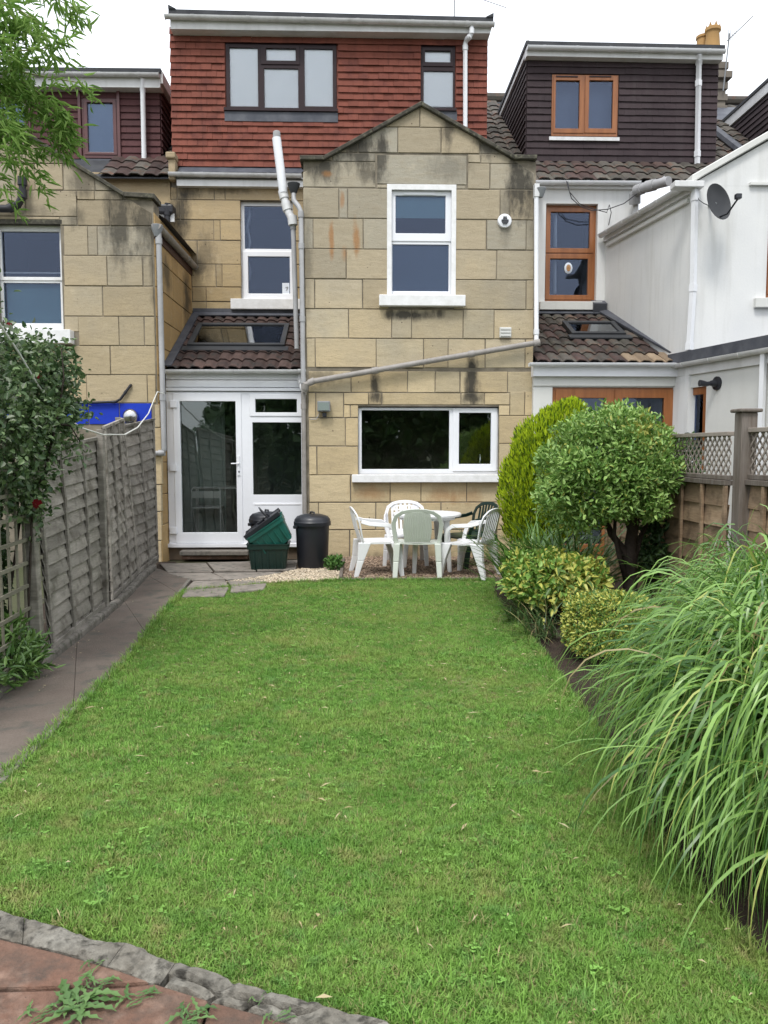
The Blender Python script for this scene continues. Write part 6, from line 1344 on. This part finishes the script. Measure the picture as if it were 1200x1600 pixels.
# its biggest front leaves one by one
for k in range(70):
    px, py = random.gauss(893, 30), random.gauss(930, 26)
    if not (835 < px < 945 and 880 < py < 1008): continue
    p_ = at(px, py, ya - .42 + abs(px - 890) * .003); D = np.array([[random.uniform(-.8, .8), -.5, random.uniform(-1, .1)]]); y_ = (.56, .55, .13); g_ = (.10, .18, .04)
    c1 = np.array([y_ if random.random() < .7 else g_]); c2 = np.array([y_ if random.random() < .55 else g_])
    leaf_mesh('leaf', p_[None], D, np.array([[0, -.6, 1.]]), np.array([.085]), np.array([.04]), c1, M['leaf'], ea, .2, .2, c2)
for dx in (-.15, 0, .14, .05): branch([Vector((at(862, 900, ya)[0] + dx, ya, -.03)), Vector((at(862, 900, ya)[0] + dx * 1.5, ya, .2)), Vector((at(862, 900, ya)[0] + dx * 2, ya, .42))], .02, .008, M['bark'], ea, 'stem', 5)
# small yellow euonymus behind
yb_ = 8.2; kb = yb_ / F_PX; sb = thing('variegated_shrub', 'small yellow leaved shrub between the conifer foot and the large leaved shrub', 'shrub', atZ(815, 703 + 1.55 * 1220 / yb_))
bush('foliage', sb, [(at(822, 882, yb_), (32 * kb, .3, 34 * kb), 1)], 3600, .024, .015, (.08, .17, .03), (.2, .3, .06), M['leaf'], shell=(.75, 1), bump=.06, yel=(.60, .64, .2), pyel=.55)
branch([atZ(815, 930) - Vector((0, 0, .02)), Vector(at(820, 880, yb_))], .015, .006, M['bark'], sb, 'stem', 5)
# laurel at the fence
yl = 7.7; kl = yl / F_PX; lb = thing('dark_shrub', 'dark glossy large leaved shrub against the lattice fence behind the round shrub', 'shrub', (2.85, yl, 0))
bush('foliage', lb, [(at(1058, 720, yl), (32 * kl, .22, 42 * kl), 1.5), (at(1045, 800, yl), (34 * kl, .22, 60 * kl), 1.6), (at(1020, 860, yl), (34 * kl, .25, 60 * kl), 1.6), (at(1075, 782, yl - .2), (24 * kl, .1, 14 * kl), .35)], 1700, .085, .032, (.03, .075, .025), (.075, .14, .04), M['leaf'], upb=.2, shell=(.3, 1), bump=.2)
for px in (1030, 1048): branch([Vector((2.8, yl, -.05)), Vector(at(px, 850, yl)), Vector(at(px + 10, 760, yl)), Vector(at(px + 12, 700, yl))], .02, .008, M['bark'], lb, 'stem', 5)
# ---------- strap leaves
def blades(roots, az, L, W, th0, th1, seg=10, p=1.5, twist=0.2, reach=1.0):
    n = len(roots); s = np.linspace(0, 1, seg + 1); V = np.zeros((n, seg + 1, 2, 3)); pos = roots.copy(); dxy = np.stack([np.cos(az), np.sin(az)], 1)
    bend = rng.normal(size=n) * .38
    for i, si in enumerate(s):
        th = th0 + (th1 - th0) * min(1, si / reach) ** p; a = az + bend * si; d = np.stack([np.sin(th) * np.cos(a), np.sin(th) * np.sin(a), np.cos(th)], 1)
        if i: pos = pos + d * (L / seg)[:, None]; pos[:, 2] = np.maximum(pos[:, 2], .012)
        wv = W * (min(1, .55 + si * 2) * (1 - max(0, (si - .35) / .65) ** 1.8) + .02); sd = np.stack([-np.sin(a), np.cos(a), np.sin(twist * 6 * (si + bend)) * .5], 1); sd = unit(sd)
        V[:, i, 0] = pos - sd * wv[:, None] / 2; V[:, i, 1] = pos + sd * wv[:, None] / 2
    return V
def blade_obj(name, V, col, mat, parent, kind='stuff'):
    n, sg = V.shape[0], V.shape[1]; i = (np.arange(n) * sg * 2)[:, None] + (np.arange(sg - 1) * 2)[None]; F = np.stack([i, i + 1, i + 3, i + 2], -1).reshape(-1, 4)
    o = mesh_np(name, V.reshape(-1, 3), F, mat, parent, np.repeat(col, sg - 1, 0), smooth=True)
    if kind: o['kind'] = kind
    return o
def grass_clump(name, label, cat, clumps, mat, parts=0, reach=1.0, tmin=.5, ca=(.10, .20, .04), cb=(.26, .38, .12), dead=.04):
    c0_ = clumps[0][0]; t_ = thing(name, label, cat, (c0_[0], c0_[1], 0)); allV, allC = [], []
    for c, r, n, L, W, t0, t1, azm, azs in clumps:
        rt = np.zeros((n, 3)); a = rng.random(n) * 6.28; q = r * np.sqrt(rng.random(n)); rt[:, 0] = c[0] + q * np.cos(a); rt[:, 1] = c[1] + q * np.sin(a)
        az = np.where(rng.random(n) < .75, a + rng.normal(size=n) * .6, rng.random(n) * 6.28) if azm is None else azm + rng.normal(size=n) * azs
        l_ = L * (.6 + .55 * rng.random(n)); V = blades(rt, az, l_, W * (.55 + .8 * rng.random(n)), np.abs(rng.normal(size=n)) * t0 + .03, t1 * (tmin + (1.04 - tmin) * rng.random(n)), p=1.6, reach=reach)
        co = lerpc(ca, cb, rng.random(n)); dd = rng.random(n) < dead; co[dd] = (.33, .27, .13); allV.append(V); allC.append(co)
    V, Cc = np.concatenate(allV), np.concatenate(allC)
    if parts:
        near = np.argsort(np.linalg.norm(V[:, 4].mean(1) - np.array([0, 0, EYE]), axis=1)); pick = near[:parts]; rest_ = near[parts:]
        for k in pick: blade_obj('blade', V[k:k + 1], Cc[k:k + 1], mat, t_, None)
        V, Cc = V[rest_], Cc[rest_]
    blade_obj('blade', V, Cc, mat, t_); return t_
def fountain(cl):      # blades that rise from the root, arch over and hang down: cubic curves
    Vs = []
    for c, r, n, H, Rch, azm, azs, W in cl:
        q = r * np.sqrt(rng.random(n)); a = rng.random(n) * 6.28; P0 = np.stack([c[0] + q * np.cos(a), c[1] + q * np.sin(a), np.zeros(n)], 1)
        az = azm + rng.normal(size=n) * azs if azs < 5 else rng.random(n) * 6.28
        k = rng.random(n); rc = Rch * (.45 + .62 * k) ; h = H * (1.02 - .25 * k + .16 * rng.normal(size=n).clip(-1.5, 1.5)); D = np.stack([np.cos(az), np.sin(az), 0 * az], 1); S = np.stack([-np.sin(az), np.cos(az), 0 * az], 1); sw = rng.normal(size=(n, 1)) * .16
        up = np.zeros((n, 3)); up[:, 2] = 1; hang = rng.random(n) ** .75
        P1 = P0 + D * (rc * (.05 + .12 * rng.random(n)))[:, None] + up * (h * 1.0)[:, None]
        P2 = P0 + D * (rc * (.82 + .3 * rng.random(n)))[:, None] + up * (h * (1.28 - .1 * hang))[:, None] + S * sw * .6
        P3 = P0 + D * rc[:, None] * (1.0 + .08 * rng.normal(size=(n, 1))) + up * (h * (.75 - .78 * hang)).clip(.015)[:, None] + S * sw
        seg = 12; s = np.linspace(0, 1, seg + 1); V = np.zeros((n, seg + 1, 2, 3)); w_ = W * (.45 + .5 * rng.random(n)); tw = rng.normal(size=n) * .5
        for i, t in enumerate(s):
            p_ = P0 * (1 - t) ** 3 + P1 * 3 * t * (1 - t) ** 2 + P2 * 3 * t * t * (1 - t) + P3 * t ** 3
            wv = w_ * min(1, .5 + t * 2.5) * (1 - max(0, (t - .45) / .55) ** 2.2 * .97); sd = unit(S + up * (np.sin(tw * 2 + t * tw * 4) * .6)[:, None]); p_[:, 2] = np.maximum(p_[:, 2], .012)
            V[:, i, 0] = p_ - sd * wv[:, None] / 2; V[:, i, 1] = p_ + sd * wv[:, None] / 2
        Vs.append(V)
    return np.concatenate(Vs)
og = thing('ornamental_grass', 'huge arching pale green ornamental grass filling the right foreground', 'ornamental grass', (1.95, 3.4, 0))
PI = math.pi
FV = fountain([((1.95, 3.35), .24, 620, .86, .92, PI * 1.05, .55, .016), ((1.8, 2.95), .2, 460, .80, .82, PI * 1.2, .6, .017), ((2.2, 3.9), .26, 460, .92, .80, PI * 1.0, .6, .015), ((2.5, 4.5), .3, 480, .95, .75, PI * 1.15, .9, .014),
    ((2.25, 3.3), .3, 520, .98, .8, PI * 1.45, .8, .017), ((2.1, 2.75), .2, 260, .8, .7, PI * 1.4, .6, .017), ((2.4, 3.8), .35, 420, 1.05, .75, 0, 9, .016), ((1.9, 3.2), .3, 300, .9, .6, 0, 9, .015), ((1.65, 3.3), .3, 300, .42, .45, PI * 1.1, .9, .012), ((1.72, 2.75), .18, 240, .7, .75, PI * 1.25, .5, .014), ((1.75, 2.45), .2, 220, .62, .62, PI * 1.2, .7, .014), ((1.5, 2.9), .22, 240, .5, .5, PI * 1.2, .8, .012), ((1.7, 3.7), .3, 220, .55, .5, PI * 1.05, .8, .012)])
oc = lerpc((.035, .12, .014), (.27, .45, .10), rng.random(len(FV))); dd = rng.random(len(FV)); oc[dd < .022] = (.33, .27, .13); oc[(dd > .045) & (dd < .09)] = (.42, .46, .12)
near = np.argsort(np.linalg.norm(FV[:, 5].mean(1) - np.array([0, 0, EYE]), axis=1))
for k in near[:300]: blade_obj('blade', FV[k:k + 1], oc[k:k + 1], M['bladeleaf'], og, None)
blade_obj('blade', FV[near[300:]], oc[near[300:]], M['bladeleaf'], og)
grass_clump('strap_leaf_plant', 'clump of green strap leaves between the conifer and the round shrub', 'plant', [((1.78, 7.9), .25, 300, 1.0, .022, .35, 1.9, None, 0), ((2.15, 7.9), .25, 260, 1.0, .022, .35, 1.9, None, 0), ((1.65, 7.4), .15, 120, .6, .016, .4, 1.8, None, 0)], M['bladeleaf'], ca=(.06, .14, .03), cb=(.15, .28, .06))
grass_clump('sedge', 'dark trailing sedge spilling from the bed corner onto the lawn', 'plant', [((1.42, 6.9), .10, 110, .42, .007, 1.0, 2.5, math.pi * 1.15, .9), ((1.5, 6.4), .14, 150, .5, .007, .95, 2.5, math.pi * 1.25, .9)], M['bladeleaf'], ca=(.05, .11, .03), cb=(.15, .24, .09), dead=.12)
grass_clump('upright_leaves', 'bright upright strap leaves by the foot of the tall fence post', 'plant', [((2.75, 5.6), .12, 60, .55, .022, .15, .9, None, 0), ((3.0, 5.0), .15, 70, .6, .02, .2, 1.1, None, 0)], M['bladeleaf'], ca=(.08, .18, .03), cb=(.18, .33, .07))
# ---------- climbing rose
rs = thing('climbing_rose', 'dark leaved climbing rose with a few red flowers tumbling over the trellis', 'rose', (-2.4, 5.3, 0))
yr = 5.5; kr = yr / F_PX
bl_ = [(at(30, 590, yr), (66 * kr, .3, 60 * kr), 3), (at(72, 605, yr + .3), (40 * kr, .3, 62 * kr), 2), (at(60, 668, yr), (62 * kr, .3, 62 * kr), 3), (at(12, 660, yr - .4), (60 * kr, .35, 90 * kr), 3), (at(22, 745, yr - .2), (46 * kr, .25, 62 * kr), 2), (at(50, 775, yr), (24 * kr, .15, 60 * kr), .9), (at(18, 540, yr), (30 * kr, .2, 36 * kr), .5), (at(-60, 640, yr - .5), (80 * kr, .4, 150 * kr), 3), (at(100, 640, yr + .2), (28 * kr, .2, 48 * kr), 1), (at(92, 570, yr + .2), (26 * kr, .2, 34 * kr), .8)]
bush('foliage', rs, bl_, 8600, .042, .026, (.035, .08, .028), (.17, .25, .10), M['leaf'], upb=.1, shell=(.15, 1.12), bump=.30, yel=(.24, .28, .19), pyel=.12)
for pts in (((40, 1050), (46, 900), (50, 800), (40, 700), (60, 600)), ((12, 1060), (15, 930), (30, 820), (20, 700), (10, 540), (5, 500)), ((30, 820), (70, 740), (90, 650), (100, 590), (96, 545)), ((20, 700), (60, 660), (110, 665), (125, 690))):
    branch([Vector(at(x, y, yr - .05)) for x, y in pts], .012, .004, M['bark'], rs, 'stem', 5)
for px, py, r_ in ((58, 787, .026), (14, 508, .015), (61, 588, .013)):
    q = Vector(at(px, py, yr - .22)); fl_ = MB()
    for k in range(9):
        a = k * 2.4; rr_ = r_ * (.35 + .07 * k); c = q + Vector((math.cos(a) * rr_ * .6, -r_ * .4 + .002 * k, math.sin(a) * rr_ * .6)); u_ = Vector((math.cos(a), .3, math.sin(a))) * r_ * .6; v_ = Vector((-math.sin(a), 0, math.cos(a))) * r_ * .6
        fl_.add([c - u_ - v_, c - u_ + v_, c + u_ * 1.2 + v_ + Vector((0, -.01, 0)), c + u_ * 1.2 - v_ + Vector((0, -.01, 0))], [(0, 1, 2, 3)])
    fl_.build('flower', M['rose'], rs)
iv = thing('ivy', 'dark leafy growth behind the square trellis at the left edge', 'climber', (-2.6, 5.0, 0))
bush('foliage', iv, [((-2.62, 4.7, .55), (.12, .9, .6), 2), ((-2.55, 5.3, .8), (.1, .3, .7), 1)], 3200, .06, .04, (.025, .06, .018), (.07, .13, .04), M['leaf'], shell=(.2, 1))
# low weeds by the trellis
wd = thing('weeds', 'low leafy weeds at the foot of the trellis beside the path', 'weeds', (-2.2, 5.0, 0))
bush('foliage', wd, [(at(28, 1040, 5.15), (34 * .0042, .3, 30 * .0042), 2), (at(15, 1000, 5.2), (24 * .0042, .2, 36 * .0042), 1.5), (at(40, 1015, 5.3), (20 * .0042, .2, 34 * .0042), 1), (at(-30, 1060, 4.8), (50 * .004, .3, 40 * .004), 1.5)], 1100, .085, .018, (.06, .14, .03), (.2, .33, .09), M['bladeleaf'], upb=.4, shell=(.2, 1), bump=.2)
# weed beside the bin
w2_ = thing('weed', 'small leafy weed between the black bin and the patio gravel', 'weed', atZ(520, 890)); bush('foliage', w2_, [(at(522, 880, 9.95), (.11, .1, .10), 1)], 420, .05, .022, (.05, .13, .03), (.13, .27, .06), M['leaf'], shell=(.1, 1), upb=.6)
# dandelion rosettes in the paving
def rosette(px, py, n, L, label, z=.035):
    c = atZ(px, py, z); t_ = thing('dandelion', label, 'weed', c)
    for k in range(n):
        a = k * 2.4 + random.random() * .5; ll = L * random.uniform(.55, 1.1); d = Vector((math.cos(a), math.sin(a), 0)); s = Vector((-d.y, d.x, 0)); sg = 9; lift = random.uniform(.03, .22)
        vs_, fc = [], []
        for i in range(sg + 1):
            u = i / sg; w_ = ll * .085 * (math.sin(math.pi * min(1, u * .9 + .08)) * (.6 + .5 * u)) * (1.7 if i % 2 else .5); h = lift * ll * math.sin(math.pi * u * .8) * .5 + .004
            p_ = c + d * ll * u + s * .02 * math.sin(u * 3 + k); vs_ += [p_ + s * w_ + Vector((0, 0, h + w_ * .3)), p_ + Vector((0, 0, h)), p_ - s * w_ + Vector((0, 0, h + w_ * .3))]
        for i in range(sg): b = i * 3; fc += [(b, b + 1, b + 4, b + 3), (b + 1, b + 2, b + 5, b + 4)]
        V = np.array([tuple(v_) for v_ in vs_]); cc_ = lerpc((.06, .13, .035), (.13, .23, .07), rng.random(1)); mesh_np('leaf', V, np.array(fc), M['leaf'], t_, np.repeat(cc_, len(fc), 0))
rosette(125, 1568, 24, .115, 'large jagged weed rosette growing in the paving joint at the lower left'); rosette(298, 1590, 16, .08, 'jagged weed rosette at the bottom edge right of the largest one')
rosette(152, 1540, 10, .08, 'smaller leafy weed just above the large rosette in the paving joint'); rosette(215, 1560, 9, .07, 'small jagged weed just right of the largest rosette'); rosette(60, 1585, 8, .06, 'small weed left of the largest rosette near the bottom edge')
rosette(408, 1560, 6, .05, 'tiny weed sprouting from the cracked edging'); rosette(432, 1592, 6, .05, 'tiny weed at the bottom edge below the cracked edging'); rosette(150, 1508, 5, .05, 'small weed seedling at the top of the reddish slab')
# ---------- bamboo overhanging top left
bm = thing('bamboo', 'bright green bamboo sprays hanging in from the upper left corner', 'bamboo', (-3.1, 4.4, 0))
yb2 = 4.6; BP = []
for k, (px, py) in enumerate(((-120, 200), (-170, 120))):
    MB().tube([(-2.95 - .12 * k, 4.6, -.05), (-2.93 - .1 * k, 4.6, 1.4), Vector(at(-70 - 20 * k, 330, yb2)), Vector(at(-60, 60, yb2)), Vector(at(-20, -160, yb2))], 1, 7, scale=[.016, .015, .013, .010, .006]).build('cane', M['cane'], bm, smooth=True)
for pts, wgt in ((((-70, 90), (-10, 40), (30, 30), (62, 55)), 5), (((-70, 40), (0, -10), (60, -20), (105, 8), (128, 22)), 4), (((-60, 110), (10, 80), (60, 78), (110, 62)), 5), (((-60, 60), (10, 20), (30, 50)), 3),
                 (((-70, 160), (-10, 120), (40, 130), (80, 160), (104, 190), (108, 225)), 6), (((-60, 180), (10, 150), (50, 165), (85, 200), (95, 238)), 4), (((-60, 130), (20, 110), (60, 118), (128, 130), (146, 148)), 2.0),
                 (((-60, 230), (-10, 190), (30, 195), (48, 235)), 4), (((-50, 290), (-10, 240), (30, 250), (62, 268), (66, 300)), 1.6), (((-60, 250), (-10, 215), (20, 215), (75, 235)), 2.5), (((-50, 60), (10, 60), (20, 110), (10, 160)), 5), (((-60, 300), (-20, 270), (15, 285), (20, 325)), 1.2), (((-60, 10), (-10, 0), (30, 15), (70, 42)), 4), (((-60, 200), (0, 170), (20, 200), (15, 250)), 4)):
    dy = random.uniform(-.35, .35); pp = [Vector(at(x, y, yb2 + dy * (i / len(pts)))) for i, (x, y) in enumerate(pts)]
    MB().tube(pp, 1, 5, scale=[.006 - .004 * i / (len(pp) - 1) for i in range(len(pp))]).build('branch', M['cane'], bm, smooth=True)
    for i in range(1, len(pp)):
        for _ in range(int(60 * wgt / 4)): t_ = random.random(); BP.append(pp[i - 1].lerp(pp[i], t_) + Vector((random.gauss(0, .022), random.gauss(0, .06), random.gauss(-.012, .028))))
BP = np.array([tuple(p_) for p_ in BP]); m = len(BP); D = unit(np.stack([rng.normal(size=m) * .7 + .35, rng.normal(size=m) * .6, -.45 + rng.normal(size=m) * .45], 1)); ll = .05 + .055 * rng.random(m)
tag(leaf_mesh('foliage', BP, D, unit(rng.normal(size=(m, 3)) + [0, -.6, .8]), ll, ll * .17, lerpc((.12, .25, .04), (.30, .45, .12), rng.random(m)), M['leafmatte'], bm, .3, .2, None, .3), kind='stuff')
# ---------- trees closing the garden behind the camera (seen mirrored in the windows)
for k, (x, y, h, r_) in enumerate(((-3.6, -7.5, 4.6, 2.4), (.6, -8.5, 4.6, 2.5), (4.6, -7.0, 5.2, 2.6))):
    t_ = thing('garden_tree', ('dark leafy tree behind the viewpoint on the left', 'dark leafy tree behind the viewpoint in the middle', 'dark leafy tree behind the viewpoint on the right')[k], 'tree', (x, y, 0))
    branch([Vector((x, y, -.1)), Vector((x + .1, y, h * .4)), Vector((x, y, h * .8))], .14, .05, M['bark'], t_, 'trunk')
    bush('crown', t_, [((x, y, h * .5), (r_, r_ * .7, h * .5), 1)], 9000, .22, .16, (.03, .07, .02), (.08, .15, .04), M['leaf'], shell=(.5, 1))
# ================================================ LAWN GRASS
def tuft(nb, L, W, spread, seed, mat=M['grass'], lay=1.0):
    r_ = np.random.default_rng(seed); V, F = [], []
    for k in range(nb):
        a = r_.random() * 6.28; b = r_.random() * 6.28; q = spread * math.sqrt(r_.random()); x, y = q * math.cos(b), q * math.sin(b); l = L * (.55 + .7 * r_.random()); th = (.25 + .85 * r_.random()) * lay; d = (math.cos(a), math.sin(a)); s = (-d[1] * W / 2, d[0] * W / 2); n = len(V)
        z1 = l * .5 * math.cos(th * .6); h1 = l * .5 * math.sin(th * .6); h2 = h1 + l * .5 * math.sin(th * 1.25); z2 = max(.004, z1 + l * .5 * math.cos(th * 1.25))
        V += [(x - s[0], y - s[1], 0), (x + s[0], y + s[1], 0), (x + d[0] * h1 + s[0] * .9, y + d[1] * h1 + s[1] * .9, z1), (x + d[0] * h1 - s[0] * .9, y + d[1] * h1 - s[1] * .9, z1), (x + d[0] * h2, y + d[1] * h2, z2)]
        F += [(n, n + 1, n + 2, n + 3), (n + 3, n + 2, n + 4)]
    return MB().add(V, F).build('tuft', mat, None, centre=False)
def clover(seed):
    r_ = np.random.default_rng(seed); mb = MB()
    for k in range(6):
        x, y = r_.normal(size=2) * .02; z = .018 + .012 * r_.random()
        for j in range(3):
            a = j * 2.09 + r_.random(); d = Vector((math.cos(a), math.sin(a), .2)) * .007; s = Vector((-d.y, d.x, 0)) * .6; c = Vector((x, y, z)); mb.add([c, c + d * .6 + s, c + d * 1.25, c + d * .6 - s], [(0, 1, 2, 3)])
    return mb.build('clover', M['clover'], None, centre=False)
protos = [tuft(14, .029, .0038, .022, s, lay=1.3) for s in range(5)] + [tuft(9, .058, .0042, .026, 20 + s, lay=1.15) for s in range(2)] + [clover(3), clover(4)]
NG = 92000
def dens(p_):
    x, y = p_[:, 0], p_[:, 1]; n_ = np.sin(x * 3.1 + 1.3 * np.sin(y * 2.3)) * np.sin(y * 2.7 + 1.1 * np.sin(x * 2.9 + 1)) + .5 * np.sin(x * 9 + y * 4) * np.sin(y * 8 - x * 3)
    return np.clip((3.4 / np.maximum(y, 2)) ** 1.1, .28, 1) * np.clip(1.05 - .55 * (n_ - .55).clip(0) * 1.6, .35, 1)
LG = LP[:-7] + gpoly([(700, 1622), (560, 1590), (420, 1553), (262, 1500), (220, 1487), (0, 1423), (-150, 1394)], 0)
q = scatter(LG, NG, dens)
nrm_ = rng.random((NG, 3)) * [.35, .35, 6.28] - [.17, .17, 0]; hgt = .55 + .5 * rng.random(NG)
idx = rng.choice(9, NG, p=[0.003, 0.003, 0.197, 0.197, 0.19, 0.19, 0.19, 0.015, 0.015])   # forms are taken in order of name: clover first
hn = np.array([mnoise.noise(Vector((x_ * 1.3, y_ * 1.3, 0))) + .6 * mnoise.noise(Vector((x_ * 5, y_ * 5, 4))) for x_, y_ in q]); hgt *= np.clip(1 + .45 * hn, .5, 1.5)
gn_scatter('grass', np.column_stack([q, np.zeros(NG)]), nrm_, hgt, idx, protos, M['grass'])
# longer grass along the edges of the lawn
eg = []
lim = [Vector((p_.x, p_.y, 0)) for p_ in LP]
for i in range(2, 22):
    a, b = lim[i], lim[i + 1]; n_ = int((b - a).length * 110)
    for _ in range(n_): t_ = random.random(); c = a.lerp(b, t_); eg.append((c.x + random.gauss(0, .016) + (.008 if i < 8 else 0), c.y + random.gauss(0, .018), 0))
eg = np.array(eg); ne = len(eg)
gn_scatter('edge_grass', eg, rng.random((ne, 3)) * [.5, .5, 6.28] - [.25, .25, 0], .7 + .5 * rng.random(ne), rng.integers(0, 2, ne), [tuft(12, .055, .004, .03, 50), tuft(10, .065, .004, .03, 51)], M['grass'])
# dry clippings on the lawn
mb = MB(); qs = scatter(LP, 420)
for x, y in qs:
    a = random.random() * 6.28; l = random.choice((.015, .02, .02, .03, .03, .05, .07)); w_ = random.uniform(.0012, .003) if random.random() < .8 else random.uniform(.004, .008); d = Vector((math.cos(a), math.sin(a), 0)); s = Vector((-d.y, d.x, 0)) * w_; c = Vector((x, y, .031))
    mb.add([c - d * l / 2, c + s + Vector((0, 0, .006)), c + d * l / 2, c - s + Vector((0, 0, .003))], [(0, 1, 2, 3)])
tag(mb.build('dry_clippings', M['deadleaf']), kind='stuff')
# fallen petals, chippings and scraps on soil, kerb and path
mb = MB()
for _ in range(90):
    px, py = random.choice(((random.uniform(60, 240), 0), (random.uniform(840, 930), 1))); 
    c = atZ(px, 1060 - (px - 60) * .95 + random.uniform(-6, 25) if py == 0 else random.uniform(1040, 1110) + (px - 840) * .6, .02); r_ = random.uniform(.004, .012); a = random.random() * 6
    d = Vector((math.cos(a), math.sin(a), 0)) * r_; s = Vector((-d.y, d.x, 0)) * .6; c.z = .03; mb.add([c - d, c + s, c + d, c - s], [(0, 1, 2, 3)])
tag(mb.build('litter', M['deadleaf']), kind='stuff')
